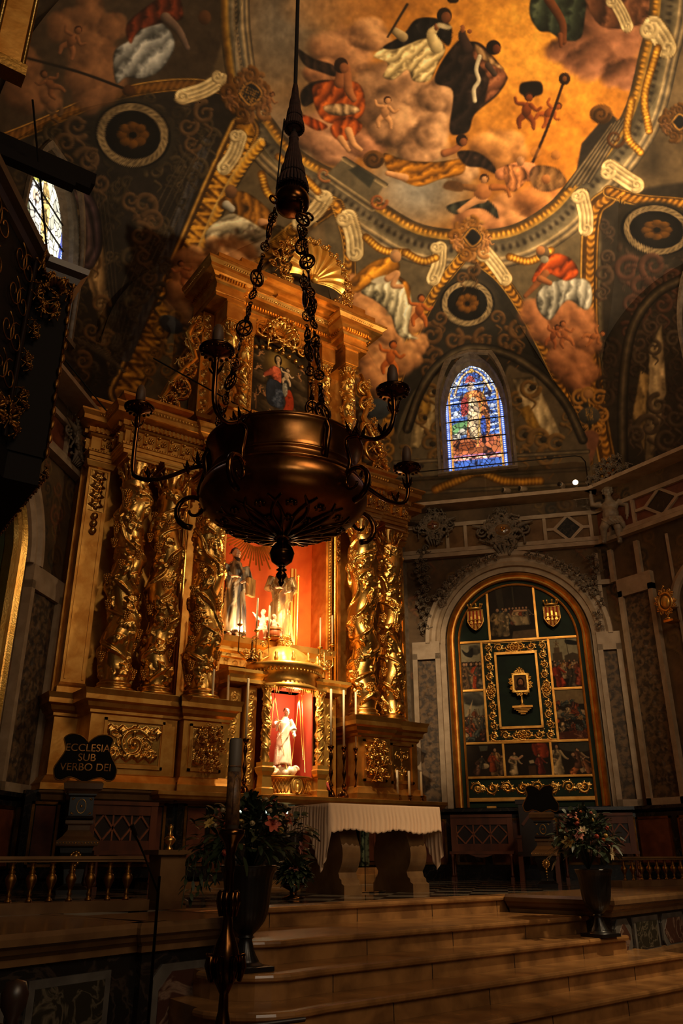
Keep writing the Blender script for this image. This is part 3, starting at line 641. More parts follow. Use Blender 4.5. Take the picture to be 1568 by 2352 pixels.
    for x, y, s in [(400, 730, 22), (370, 760, 22), (420, 770, 20), (390, 800, 20), (355, 810, 18), (340, 850, 18), (380, 850, 16), (410, 830, 14)]: grot(x, y, s, (150, 112, 58))
    p.ell(392, 745, 32, 20, (92, 90, 92), .5)
    # ---------- saint in gold cope beside the altarpiece
    for x, y, r in [(820, 690, 40), (850, 725, 46), (800, 660, 30), (940, 735, 34), (960, 790, 24), (930, 820, 40), (880, 790, 46), (850, 830, 36), (865, 880, 44), (890, 760, 30)]: C(x, y, r, r, (216, 156, 104))
    p.poly([(828, 668), (880, 645), (930, 652), (946, 700), (938, 760), (960, 778), (915, 770), (895, 720), (860, 690)], (204, 192, 158), folds=.45, fang=.2, puff=.8)
    p.poly([(802, 650), (850, 605), (900, 590), (918, 612), (900, 640), (865, 640), (820, 672)], (206, 142, 50), folds=.3, fang=1); p.poly([(905, 630), (940, 655), (938, 700), (928, 660)], (190, 128, 48), folds=.3)
    p.poly([(852, 645), (885, 632), (915, 645), (870, 652)], (214, 200, 170)); p.limb([(890, 640), (912, 628), (902, 655), (922, 658)], [8, 5], skin); p.ell(908, 588, 14, 16, (190, 150, 110)); p.ell(911, 590, 11, 13, (222, 168, 118))
    p.putto(892, 850, 66, .15, (206, 118, 52)); p.putto(960, 740, 62, .1, (188, 112, 56))
    p.ell(864, 940, 34, 26, (84, 92, 98)); 
    for x, y, s in [(845, 985, 18), (885, 985, 18), (865, 1010, 18), (850, 1040, 16), (890, 1030, 16), (870, 1060, 16)]: grot(x, y, s, (168, 126, 62))
    # ---------- bearded saint in russet mantle
    for x, y, r in [(1230, 720, 34), (1250, 760, 36), (1290, 720, 40), (1340, 740, 36), (1300, 790, 40), (1350, 790, 30), (1310, 840, 44), (1335, 850, 40), (1325, 880, 32), (1290, 830, 34)]: C(x, y, r, r, (192, 132, 90), .3, -.5)
    p.poly([(1232, 680), (1250, 655), (1300, 640), (1350, 645), (1360, 690), (1345, 712), (1310, 690), (1290, 700), (1262, 735), (1236, 712)], (178, 172, 156), folds=.4, fang=.1, puff=.8)
    p.poly([(1222, 640), (1246, 600), (1276, 582), (1312, 596), (1328, 628), (1300, 645), (1262, 630), (1232, 650)], (176, 84, 34), folds=.35, fang=.9); p.limb([(1252, 628), (1230, 655), (1206, 680)], [9, 5], (150, 100, 62)); p.limb([(1240, 640), (1262, 650)], [8, 6], (160, 106, 66))
    p.ell(1246, 580, 16, 18, (120, 100, 78)); p.ell(1241, 575, 11, 11, (190, 134, 88)); p.ell(1250, 596, 11, 9, (170, 160, 136))
    p.putto(1300, 790, 52, -.2, (182, 118, 74)); p.putto(1262, 790, 46, .4, (160, 98, 58)); p.putto(1345, 780, 46, 1.2, (186, 122, 76))
    # little banner with winged head
    for x, y, s in [(1330, 915, 18), (1375, 915, 18), (1352, 905, 18), (1325, 950, 16), (1380, 955, 16), (1335, 985, 16), (1372, 990, 16), (1355, 1005, 14)]: grot(x, y, s, (178, 132, 70))
    p.ell(1353, 955, 26, 22, (96, 92, 84)); p.ell(1350, 905, 12, 12, (198, 146, 92)); p.poly([(1330, 1010), (1350, 1070), (1375, 1010), (1365, 990), (1345, 990)], (150, 106, 80))
    # top-left pendentive: blue-white figure, putti, clouds
    for x, y, r in [(65, 215, 55), (55, 150, 40), (215, 110, 62), (235, 160, 60), (215, 210, 50), (150, 60, 40), (205, 20, 40), (260, 60, 34), (120, 225, 30), (190, 175, 40)]: C(x, y, r, r, (146, 108, 76), .3, -.2)
    p.poly([(262, 120), (300, 90), (350, 45), (390, 70), (400, 110), (370, 160), (330, 180), (290, 178), (266, 190)], (150, 150, 146), folds=.25, fang=.7, puff=.9); p.poly([(290, 60), (330, 20), (400, -20), (420, 40), (380, 50), (320, 70), (300, 100)], (120, 62, 36), folds=.3)
    p.limb([(380, 40), (410, 70), (430, 110)], [12, 6], (120, 100, 86)); p.ell(470, 40, 16, 18, (110, 78, 52)); p.putto(150, 120, 66, .5, (140, 100, 70)); p.putto(130, 215, 60, -.6, (130, 92, 62)); p.limb([(50, 130), (180, 165), (290, 205)], [3, 3], (44, 34, 26)); p.ell(296, 208, 16, 14, (96, 66, 40))
    p.ell(-60, 60, 60, 60, (120, 86, 60), cloud=.4)
    # ---------- walls round the windows: pale architecture with gold scrolls
    p.poly([(915, 1120), (910, 1000), (950, 900), (1010, 860), (1030, 900), (1030, 1090), (1000, 1120)], (116, 104, 82)); p.poly([(1160, 860), (1200, 855), (1260, 880), (1330, 970), (1345, 1120), (1165, 1120)], (112, 98, 76))
    for q, c in [([(948, 940), (1008, 880), (1004, 960), (962, 1030), (940, 1030)], (190, 168, 124)), ([(1175, 870), (1228, 865), (1290, 1000), (1262, 1008), (1210, 960)], (190, 168, 128)), ([(1190, 940), (1215, 930), (1250, 1000), (1225, 1000)], (182, 142, 66)), ([(955, 930), (985, 900), (990, 940), (965, 980)], (196, 156, 78)), ([(1490, 800), (1520, 740), (1530, 900), (1500, 1060), (1480, 1060)], (168, 146, 110)), ([(1450, 960), (1470, 850), (1490, 860), (1480, 1040)], (180, 150, 100))]: p.poly(q, c, folds=.5, amp=.15, smooth=False)
    for x, y, s in [(990, 900, 22), (968, 960, 18), (1000, 985, 22), (985, 1020, 22), (1005, 1050, 20), (960, 1070, 18), (1215, 890, 24), (1185, 920, 18), (1200, 1000, 26), (1240, 1010, 26), (1275, 1020, 22), (1200, 1040, 20), (1300, 960, 18), (1255, 1050, 24), (930, 1040, 16)]: grot(x, y, s, (132, 104, 64)); p.ell(x+8, y, s*.35, s*.3, (70, 62, 50))
    for x, y, s in [(1490, 980, 30), (1530, 1010, 26), (1510, 930, 24), (1460, 1000, 22), (1500, 800, 18), (1550, 960, 26), (1470, 820, 18), (1545, 780, 20)]: grot(x, y, s, (90, 76, 60))
    for y0, c in [(1045, (120, 106, 82)), (1085, (96, 84, 66)), (1118, (126, 112, 88))]: p.band([(905, y0+18), (1350, y0-8)], 10, [(-1, dk), (0, c), (1, dk)])
    p.band([(1000, 1125), (1060, 1100), (1100, 1085), (1160, 1105), (1240, 1105)], 20, [(-1, gdk), (0, (170, 122, 44)), (1, gdk)], 'dots', 8, (206, 152, 64), prow=(-.9, .9))
    p.band([(935, 985), (965, 900), (1010, 835), (1075, 800), (1160, 812), (1240, 860), (1300, 930), (1338, 1010)], 22, [(-1, (30, 26, 22)), (0, (98, 86, 66)), (.4, (60, 52, 42)), (1, (24, 22, 20))])
    p.band([(1430, 1090), (1430, 900), (1450, 760), (1500, 680), (1568, 640)], 24, [(-1, (30, 26, 22)), (0, (92, 80, 62)), (1, (24, 22, 20))])
    # left window wall
    for q, c in [([(200, 620), (235, 560), (250, 700), (250, 850), (215, 700)], (150, 124, 88)), ([(190, 560), (215, 590), (205, 640), (185, 620)], (120, 96, 62))]: p.poly(q, c, folds=.4)
    for x, y, s in [(215, 600, 18), (230, 700, 22), (240, 780, 22), (200, 560, 18), (210, 760, 20), (190, 830, 22), (170, 880, 20)]: grot(x, y, s, (120, 94, 62))
    p.band([(170, 430), (205, 480), (215, 560), (200, 600)], 40, [(-1, (40, 32, 34)), (-.4, (92, 74, 76)), (0, (46, 38, 40)), (.5, (96, 78, 76)), (1, (36, 30, 30))])
    for k in range(7): p.band([(165+k*12, 770+k*5), (250+k*6, 830+k*4)], 5, [(-1, dk), (0, (110, 94, 70)), (1, dk)])
    GL = dict(L=[[(0, 0), (0, 1), (.7, 1)]], E=[[(.7, 0), (0, 0), (0, 1), (.7, 1)], [(0, .5), (.5, .5)]], G=[[(.7, .1), (.2, 0), (0, .5), (.2, 1), (.7, .9), (.7, .5), (.4, .5)]], T=[[(0, 0), (.8, 0)], [(.4, 0), (.4, 1)]], I=[[(.3, 0), (.3, 1)]], M=[[(0, 1), (0, 0), (.4, .6), (.8, 0), (.8, 1)]], S=[[(.7, .1), (.2, 0), (.1, .4), (.6, .6), (.5, 1), (0, .9)]], R=[[(0, 1), (0, 0), (.6, .1), (.5, .5), (0, .5)], [(.2, .5), (.7, 1)]])
    def word(t, x, y, h, a, col):
        for i, ch in enumerate(t):
            for st_ in GL[ch]:
                for q0, q1 in zip(st_[:-1], st_[1:]):
                    f = lambda q: (x+((i+q[0])*h*.85)*math.cos(a)-q[1]*h*math.sin(a), y+((i+q[0])*h*.85)*math.sin(a)+q[1]*h*math.cos(a))
                    p.limb([f(q0), f(q1)], h*.09, col, n=2, vol=0)
    word('LEGE', 560, 196, 12, .45, (176, 132, 66)); word('TIME', 553, 212, 12, .45, (176, 132, 66)); word('ES', 1345, 940, 11, -.1, (190, 150, 84)); word('TR', 1345, 954, 11, -.1, (190, 150, 84))
def inside(P, X, Y):
    ins = np.zeros(X.shape, bool); n = len(P)
    for i in range(n):
        a = P[i]; b = P[(i+1) % n]
        if a[1] != b[1]: ins ^= ((a[1] > Y) != (b[1] > Y)) & (X < (b[0]-a[0])*(Y-a[1])/(b[1]-a[1])+a[0])
    return ins
_fresco(); FR.grade(.45)
def fresco_at(V):
    x, y = project(V); return FR.sample(x, y)
# ---------------------------------------------------------------- the chancel: octagonal plan, walls, vault
BA = R(48); S48, C48 = math.sin(BA), math.cos(BA)
ZP = 1.16                                            # chancel floor
FA = ((3.5, 13.3, 0), 0.0); FB = ((10.9, 13.3, 0), -BA); FC = ((13.7, 10.2, 0), -PI/2)
FB2 = ((.7, 10.2, 0), R(47.9)); FC2 = ((.7, 5.0, 0), PI/2)
def wpt(fr, x, y, z):
    (ox, oy, oz), a = fr
    return np.stack([ox+np.asarray(x)*math.cos(a)-np.asarray(y)*math.sin(a), oy+np.asarray(x)*math.sin(a)+np.asarray(y)*math.cos(a), oz+np.asarray(z)+0*np.asarray(x)], -1)
def struct(mb, name, m, fr=None, parent=None):
    o = mb.build(name, m, parent, *(fr if fr is not None and parent is None else (None, None)))
    if parent is None: tag(o, kind='structure')
    return o
# lower walls (solid slabs behind the panelling)
for nm, fr, L in [('wall_back', FA, 7.4), ('wall_right', FB, 4.18), ('wall_far_right', FC, 5.2), ('wall_left', FB2, 4.18)]:
    mb = MB(); t = .25 if fr in (FB, FB2) else .0
    if nm == 'wall_back':
        for q in ((-.05, 2.4, -.1, 8.75), (4.95, 7.45, -.1, 8.75), (2.4, 4.95, -.1, 4.9), (2.4, 4.95, 8.0, 8.75)): mb.box(q[0], q[1], 0, .3, q[2], q[3])
        mb.box(2.2, 5.2, .6, .8, 4.7, 8.2)
    else: mb.box(-.05, L+.05, t, t+.3, -.1, 8.75)
    struct(mb, nm, M['stone_dim'], fr)
# the painted upper walls, each with its round-headed top and, on the slanting sides, a pointed window
WIN = dict(s=1.72, hw=.7, z0=9.72, zs=11.3, zt=12.72)
def win_half(z, W, g=0):
    z = np.asarray(z, float); t = np.clip((z-W['zs'])/(W['zt']+g*1.5-W['zs']), 0, 1)
    return (W['hw']+g)*np.sqrt(np.clip(1-t**1.7, 0, 1))
def painted_wall(name, fr, L, cz, rx, rz, win=None, res=52):
    nx = int((L+.6)*res); nz = int((cz+rz-8.7)*res)
    X, Z = np.meshgrid(np.linspace(-.3, L+.3, nx), np.linspace(8.7, cz+rz, nz)); c = L/2
    x = X.ravel(); z = Z.ravel()
    top = cz+rz*np.sqrt(np.clip(1-((x-c)/rx)**2, 0, 1)); z2 = np.minimum(z, np.maximum(top, cz*.0+8.7+(cz-8.7)))
    V = wpt(fr, x, .02, z2); F = grid_faces(nx, nz)
    keep = ~((z[F] > top[F]).all(1))
    if win:
        inw = (np.abs(x-win['s']) < win_half(z, win, .1)) & (z > win['z0']-.05) & (z < win['zt']+.15)
        keep &= ~inw[F].all(1)
    o = np_mesh(name, V, F[keep], M['fresco'], None, fresco_at(V), False); tag(o, kind='structure'); return o
painted_wall('wall_upper_back', FA, 7.4, 10.6, 3.6, 3.4, None, 36)
painted_wall('wall_upper_right', FB, 4.18, 10.5, 2.05, 2.45, WIN)
WIN3 = dict(s=3.5, hw=.7, z0=9.72, zs=11.3, zt=12.72)
painted_wall('wall_upper_far_right', FC, 5.2, 10.5, 2.5, 2.6, WIN3)
WIN2 = dict(s=2.2, hw=.84, z0=9.9, zs=11.4, zt=12.8)
painted_wall('wall_upper_left', FB2, 4.18, 10.6, 2.05, 2.6, WIN2)
# vault: pendentives between the severies, severies from each wall arch to its crown, then the cornice ring
CB = np.array([7.2, 7.6]); RB = 6.95; CRG = np.array([7.6, 7.5]); RR = 3.9; Z0, Z1 = 10.4, 14.6
def dome(phi, t):
    phi = np.asarray(phi); a = np.asarray(t)*PI/2; c = np.cos(a)
    bx = CB[0]+RB*np.sin(phi); by = CB[1]+RB*np.cos(phi); rx = CRG[0]+RR*np.sin(phi); ry = CRG[1]+RR*np.cos(phi)
    return np.stack([rx+(bx-rx)*c, ry+(by-ry)*c, Z0+(Z1-Z0)*np.sin(a)], -1)
# (centre, half width in azimuth, crown height)
SEV = [('back', 0, R(33), .9), ('right', R(49.5), R(18.6), .78), ('far_right', R(90), R(21.9), .8), ('left', R(-49.5), R(18.6), .86), ('far_left', R(-90), R(21.9), .8), ('front_right', R(130.5), R(18.6), .8), ('front_left', R(-130.5), R(18.6), .8)]
TS = .93
def edge(sv, t, side):
    _, c, hw, ta = sv
    return c+side*hw*np.clip(1-np.asarray(t)/ta, 0, 1)**.82
order = [SEV[6], SEV[4], SEV[3], SEV[0], SEV[1], SEV[2], SEV[5]]
for i in range(6):
    a, b = order[i], order[i+1]; nt, nu = 230, 200
    T, U = np.meshgrid(np.linspace(0, TS, nt), np.linspace(0, 1, nu), indexing='ij')
    p0 = edge(a, T, 1); p1 = edge(b, T, -1); V = dome(p0+(p1-p0)*U, T).reshape(-1, 3)
    o = np_mesh('ceiling_pendentive', V, grid_faces(nu, nt), M['fresco'], None, fresco_at(V)); tag(o, kind='structure')
for nm, lo, hi, n in [('ceiling_cornice', R(-150), R(150), 700), ('ceiling_cornice_front', R(150), R(210), 60)]:
    T, U = np.meshgrid(np.linspace(.0 if n == 60 else TS, 1, 40), np.linspace(lo, hi, n), indexing='ij'); V = dome(U, T).reshape(-1, 3)
    o = np_mesh(nm, V, grid_faces(n, 40), M['fresco'], None, fresco_at(V)); tag(o, kind='structure')
rr, U = np.meshgrid(np.linspace(1, 0, 260)**.8, np.linspace(0, 2*PI, 620), indexing='ij')
V = np.stack([CRG[0]+RR*rr*np.sin(U), CRG[1]+RR*rr*np.cos(U), Z1+1.1*(1-rr**2)], -1).reshape(-1, 3)
tag(np_mesh('ceiling_glory', V, grid_faces(620, 260), M['fresco'], None, fresco_at(V)), kind='structure')
for sv, fr, L, cz, rx, rz in [(SEV[0], FA, 7.4, 10.6, 3.6, 3.4), (SEV[1], FB, 4.18, 10.5, 2.05, 2.45), (SEV[2], FC, 5.2, 10.5, 2.5, 2.6), (SEV[3], FB2, 4.18, 10.6, 2.05, 2.6), (SEV[4], FC2, 5.2, 10.5, 2.5, 2.6)]:
    nu, nv = 200, 120; u = np.linspace(-1, 1, nu)
    ang = PI*(1-u)/2; W = wpt(fr, L/2+rx*np.cos(ang), .02, cz+rz*np.sin(ang))
    # the groin: same parameter, climbing to the crown at u = 0
    tt = sv[3]*(1-np.abs(u)); side = np.where(u < 0, -1, 1)
    G = dome(sv[1]+side*sv[2]*np.clip(1-tt/sv[3], 0, 1)**.82, tt)
    Vv = np.linspace(0, 1, nv)[:, None, None]; V = (W[None]*(1-Vv)+G[None]*Vv).reshape(-1, 3)
    o = np_mesh('ceiling_severy', V, grid_faces(nu, nv), M['fresco'], None, fresco_at(V)); tag(o, kind='structure')
# outer shell closing the church behind the photographer
mb = MB(); mb.box(-9, 22, -16, -15.7, -.1, 20); struct(mb, 'wall_nave_end', M['stone_dim'])
mb = MB(); mb.box(-9, -8.7, -16, 14, -.1, 20); struct(mb, 'wall_nave_left', M['stone_dim'])
mb = MB(); mb.box(22, 22.3, -16, 14, -.1, 20); struct(mb, 'wall_nave_right', M['stone_dim'])
mb = MB(); mb.box(-9, 22.3, -16, 17, 20, 20.3); mb.box(-9, 22.3, 16.7, 17, -.1, 20); struct(mb, 'ceiling_nave', M['stone_dim'])
# ---------------------------------------------------------------- stained glass
def stained(name, W, fr, scene_fn, seed):
    w = W['hw']*2; h = W['zt']-W['z0']; p = Paint(0, 0, w, h, 130, (90, 130, 190), seed); scene_fn(p, w, h)
    nx, nz = int(w*110), int(h*110)
    X, Z = np.meshgrid(np.linspace(-w/2, w/2, nx), np.linspace(0, h, nz)); x, z = X.ravel(), Z.ravel()
    C = p.sample(x+w/2, h-z); hw = win_half(z+W['z0'], W); F = grid_faces(nx, nz); F = F[(np.abs(x) <= hw+.012)[F].all(1)]
    V = np.stack([x, np.zeros(x.size), z], 1)
    loc = wpt(fr, W['s'], .3, W['z0'])
    root = bpy.data.objects.new(name, None); COL.objects.link(root); root.location = tuple(loc.ravel()); root.rotation_euler = (0, 0, fr[1]); tag(root, kind='structure')
    g = np_mesh('stained_glass', V, F, M['lit_glass'], root, C, False); s = g.modifiers.new('t', 'SOLIDIFY'); s.thickness = .01
    mb = MB()
    for k in range(1, 6): 
        z0 = h*k/6.2; b = float(win_half(z0+W['z0'], W)); mb.box(-b, b, -.03, -.008, z0-.012, z0+.012)
    mb.build('glazing_bar', M['black_iron'], root)
    # stone surround with a splayed reveal
    n = 28; zz = np.concatenate([[W['z0']-.02], np.linspace(W['z0']+.3, W['zt']-.001, n)])
    def ring(g, y):
        hw = win_half(zz, W, g); hw[-1] = 0
        Zr = zz-W['z0']+np.linspace(0, g*1.2, len(zz)); L = [(-a, y, b) for a, b in zip(hw, Zr)]; Rr = [(a, y, b) for a, b in zip(hw[::-1][1:], Zr[::-1][1:])]
        return L+Rr
    mb = MB(); rings = [ring(-.015, -.005), ring(.05, -.1), ring(.07, -.18), ring(.12, -.28), ring(.14, -.34), ring(.2, -.34), ring(.2, -.2)]; V = sum(rings, []); m = len(rings[0]); F = [(i*m+j, i*m+j+1, (i+1)*m+j+1, (i+1)*m+j) for i in range(len(rings)-1) for j in range(m-1)]
    mb.add(V, F); mb.box(-W['hw']-.2, W['hw']+.2, -.4, 0, -.12, -.02); mb.build('window_surround', M['stone_dim'], root)
    mb = MB(); mb.box(-W['hw']-.3, W['hw']+.3, .1, .14, -.2, h+.3); mb.build('window_back', M['stone_dim'], root)
    return root
def lead(p, w, h, n, seed):
    rs = np.random.RandomState(seed); pts = rs.rand(n, 2)*[w, h]
    sl, X, Y = p.win(0, 0, w, h); d = np.stack([(X-a)**2+((Y-b)*.8)**2 for a, b in pts], 0); i = d.argsort(0)[:2]; ds = np.sqrt(np.take_along_axis(d, i, 0))
    tint = (rs.rand(n, 1)*.45+.8)[i[0]]; p.a[sl] = np.clip(p.a[sl]*tint, 0, 255)
    p.mix(sl, (14, 12, 18), np.clip(1.6-(ds[1]-ds[0])*p.sc*.9, 0, 1)*.85)
def glass_bishop(p, w, h):
    U = w/1.24
    p.poly([(0, 0), (w, 0), (w, h), (0, h)], (70, 110, 200), smooth=False); H = h
    for k in range(16):
        y = H*(.12+.045*k); p.limb([(0, y), (w*.3, y-.04), (w*.55, y+.03), (w, y-.02)], .022 if k % 2 else .03, (205, 222, 246) if k % 3 else (120, 160, 226))
    for x, y, r in [(.3, .5, .1), (.95, .45, .08), (.25, 1.35, .1), (1.0, 1.2, .1)]: p.ell(x*U, y, r, r*.6, (214, 228, 250), cloud=.3)
    p.poly([(.15*U, 1.62), (.5*U, 1.55), (.5*U, 1.85), (.1*U, 1.85)], (110, 160, 100)); p.ell(.35*U, 1.83, .11, .1, (220, 214, 190)); p.ell(.5*U, 1.9, .1, .09, (206, 200, 180)); p.ell(.22*U, 1.95, .1, .1, (226, 220, 196))
    p.poly([(.1*U, 2.05), (w, 2.0), (w, 2.42), (.1*U, 2.42)], (196, 110, 66)); p.poly([(.15*U, 2.12), (.6*U, 2.1), (.55*U, 2.34), (.18*U, 2.34)], (132, 66, 36), smooth=False); p.band([(.15*U, 2.2), (.58*U, 2.19)], .03, [(-1, (60, 30, 20)), (1, (90, 50, 30))])
    for x in (.72, .85, .97): p.limb([(x*U, 2.04), (x*U-.05, 2.2)], .05, (206, 110, 74))
    # robed bishop with mitre and crozier
    p.poly([(.42*U, .86), (.62*U, .72), (.86*U, .86), (.94*U, 1.5), (.9*U, 1.95), (.72*U, 2.0), (.44*U, 2.0), (.48*U, 1.4)], (196, 116, 62), folds=26, amp=.4); p.poly([(.5*U, 1.05), (.7*U, 1.0), (.74*U, 1.95), (.5*U, 1.98)], (226, 196, 150), folds=30, amp=.4); p.poly([(.76*U, 1.5), (.84*U, 1.5), (.84*U, 1.95), (.74*U, 1.95)], (60, 90, 180))
    p.poly([(.36*U, .98), (.48*U, .9), (.5*U, 1.3), (.36*U, 1.4)], (190, 74, 70)); p.ell(.56*U, 1.26, .06, .05, (240, 206, 170)); p.ell(.66*U, 1.24, .06, .05, (240, 206, 170))
    p.ell(.58*U, .62, .1, .13, (228, 212, 196)); p.ell(.58*U, .56, .075, .08, (240, 196, 160)); p.poly([(.47*U, .5), (.5*U, .36), (.58*U, .28), (.67*U, .36), (.7*U, .5), (.58*U, .47)], (206, 96, 86), smooth=False)
    p.limb([(.88*U, .62), (.74*U, 1.4), (.64*U, 2.25)], .014, (214, 170, 80)); p.scroll(.87*U, .55, .07, (226, 180, 90), 1.3, 1.5, -1, .25)
    p.poly([(0, 2.42), (w, 2.42), (w, 2.6), (0, 2.6)], (206, 110, 84), smooth=False); p.band([(.02, 2.53), (w-.02, 2.53)], .14, [(-1, (70, 90, 190)), (-.6, (224, 120, 96)), (.6, (232, 150, 120)), (1, (70, 90, 190))], 'egg', .12, (250, 226, 190), prow=(-.3, .3))
    # canopy and border
    p.band([(.22*U, .8), (.4*U, .32), (.62*U, .16), (.84*U, .32), (1.02*U, .8)], .07, [(-1, (60, 90, 170)), (0, (226, 190, 120)), (1, (150, 90, 60))], 'egg', .07, (250, 226, 170)); p.band([(.1*U, .8), (.3*U, .28), (.62*U, .05), (.94*U, .28), (1.14*U, .8)], .07, [(-1, (40, 60, 130)), (0, (120, 160, 220)), (1, (190, 150, 70))], 'dots', .05, (230, 236, 250))
    p.ell(w/2, .17, .07, .07, (236, 190, 90)); lead(p, w, h, 420, 3)
    for x in (.05, w-.05): p.band([(x, 0), (x, h)], .1, [(-1, (30, 60, 150)), (0, (70, 110, 210)), (1, (30, 50, 120))], 'dots', .055, (240, 244, 255), prow=(-.7, .7)); 
    for x in (.12, w-.12): p.band([(x, 0), (x, h)], .05, [(-1, (180, 120, 50)), (1, (226, 176, 90))], 'egg', .1, (110, 70, 30))
def glass_left(p, w, h):
    p.poly([(0, 0), (w, 0), (w, h), (0, h)], (240, 238, 210), smooth=False)
    p.poly([(.1, .6), (.5, .3), (.9, .7), (1., 1.5), (.8, 2.2), (.2, 1.4)], (250, 246, 226), folds=24, amp=.2); p.poly([(.1, 1.3), (.5, 1.5), (.9, 2.3), (.6, 2.7), (.1, 2.4)], (228, 168, 172), folds=28, amp=.4)
    p.poly([(.1, 1.0), (.4, 1.05), (.55, 1.5), (.2, 1.35)], (110, 110, 80), folds=20); p.poly([(.95, 1.5), (1.1, 1.4), (1.1, 2.1), (.9, 2.0)], (70, 100, 190)); p.ell(.55, .75, .12, .14, (244, 214, 176)); p.poly([(.2, 0), (.7, 0), (.6, .4), (.2, .5)], (200, 200, 90))
    p.poly([(.7, .2), (1., .5), (1.05, 1.3), (.85, 1.2)], (230, 190, 110), folds=20); lead(p, w, h, 300, 8)
    for x in (.05, w-.05): p.band([(x, 0), (x, h)], .1, [(-1, (30, 60, 150)), (0, (60, 100, 210)), (1, (30, 50, 120))], 'dots', .055, (240, 244, 255), prow=(-.7, .7))
    for x in (.13, w-.13): p.band([(x, 0), (x, h)], .05, [(-1, (60, 50, 110)), (1, (80, 110, 200))], 'egg', .1, (40, 40, 90))
def lit_glass(name, s):
    m, nt, b = _nt(name); L = nt.links.new; a = nt.nodes.new('ShaderNodeAttribute'); a.attribute_name = 'Col'
    L(a.outputs['Color'], b.inputs['Base Color']); L(a.outputs['Color'], b.inputs['Emission Color']); b.inputs['Emission Strength'].default_value = s; b.inputs['Roughness'].default_value = .3; return m
M['lit_glass'] = lit_glass('daylit_stained_glass', 1.5)
stained('window_1', WIN, FB, glass_bishop, 4); stained('window_3', WIN3, FC, glass_bishop, 4)
M['lit_glass'] = lit_glass('daylit_pale_stained_glass', 2.2)
stained('window_2', WIN2, FB2, glass_left, 9)
# ---------------------------------------------------------------- carved figures (one continuous body each)
def voxel(mb, name, m, parent, size=.01, smooth=6, loc=None, rz=None):
    o = mb.build(name, m, parent, loc, rz)
    r = o.modifiers.new('r', 'REMESH'); r.mode = 'VOXEL'; r.voxel_size = size; r.use_smooth_shade = True
    s = o.modifiers.new('s', 'SMOOTH'); s.iterations = smooth; s.factor = .5
    return evaluated(o)
def hand(mb, c, d, up, s, curl=.5, side=1):
    """palm and five fingers; d = pointing direction, up = back of the hand"""
    c = np.array(c, float); d = np.array(d, float); d /= np.linalg.norm(d); up = np.array(up, float); up -= d*(up @ d); up /= np.linalg.norm(up); w = np.cross(d, up)*side
    mb.tube([c-d*.02*s, c+d*.045*s, c+d*.085*s], [.022*s, .036*s, .034*s], 8, flat=.55)
    for i, l in enumerate((.07, .08, .075, .06)):
        b = c+d*.08*s+w*(i-1.5)*.018*s; mb.tube([b, b+d*l*.45*s-up*l*.12*s*curl, b+d*l*.8*s-up*l*.5*s*curl, b+d*l*(1-.3*curl)*s-up*l*.95*s*curl], [.0105*s, .0095*s, .009*s, .006*s], 6)
    b = c+d*.02*s-w*.03*s; mb.tube([b, b+d*.03*s-w*.025*s-up*.01*s, b+d*.06*s-w*.03*s-up*.025*s*curl], [.012*s, .011*s, .008*s], 6)
def head(mb, c, s, yaw=0, tilt=0, beard=False):
    """skull, jaw, nose, brows, lips and ears looking along -y before turning by yaw"""
    cy, sy = math.cos(yaw), math.sin(yaw)
    def q(x, y, z): y2 = y*math.cos(tilt)-z*math.sin(tilt); z2 = y*math.sin(tilt)+z*math.cos(tilt); return (c[0]+(x*cy-y2*sy)*s, c[1]+(x*sy+y2*cy)*s, c[2]+z2*s)
    mb.ball(q(0, .01, .03), (.078*s, .092*s, .1*s), 14, 10); mb.ball(q(0, -.028, -.045), (.058*s, .06*s, .062*s), 12, 8); mb.ball(q(0, -.058, -.095), .022*s, 8, 6)
    mb.tube([q(0, -.088, .025), q(0, -.112, -.018), q(0, -.09, -.03)], [.008*s, .014*s, .014*s], 6)
    for k in (-1, 1):
        mb.tube([q(k*.012, -.088, .038), q(k*.035, -.088, .043), q(k*.055, -.072, .034)], .008*s, 6); mb.ball(q(k*.032, -.078, .018), .014*s, 8, 6); mb.ball(q(k*.04, -.068, -.022), .022*s, 8, 6)
        mb.tube([q(k*.078, 0, .03), q(k*.088, .006, .01), q(k*.08, 0, -.02)], .012*s, 6)
    mb.tube([q(-.022, -.083, -.055), q(0, -.094, -.052), q(.022, -.083, -.055)], .007*s, 6); mb.tube([q(-.018, -.082, -.067), q(0, -.09, -.069), q(.018, -.082, -.067)], .007*s, 6)
    return q
def hair_on(mb, q, s, long=0, beard=False, curls=0, seed=1):
    rs = random.Random(seed)
    for i in range(46 if not curls else curls):
        a = rs.uniform(-.35, PI+.35); e = rs.uniform(.1, 1.5); x = .083*math.cos(a)*math.cos(e); y = .02+.1*math.sin(a)*math.cos(e)*1; z = .035+.1*math.sin(e)
        mb.ball(q(x, y, z), (.018+.008*rs.random())*s, 6, 5)
    if long:
        for k in np.linspace(-.2, PI+.2, 12): mb.tube([q(.08*math.cos(k), .02+.09*math.sin(k), .05), q(.092*math.cos(k), .03+.095*math.sin(k), -.04), q(.085*math.cos(k), .03+.08*math.sin(k), -.04-long)], [.02*s, .018*s, .008*s], 6)
    if beard:
        for i in range(16):
            t = -1+2*i/15; mb.tube([q(t*.06, -.06+abs(t)*.04, -.06), q(t*.045, -.085+abs(t)*.03, -.11), q(t*.02, -.08, -.15-.02*(i % 3))], [.014*s, .014*s, .006*s], 6)
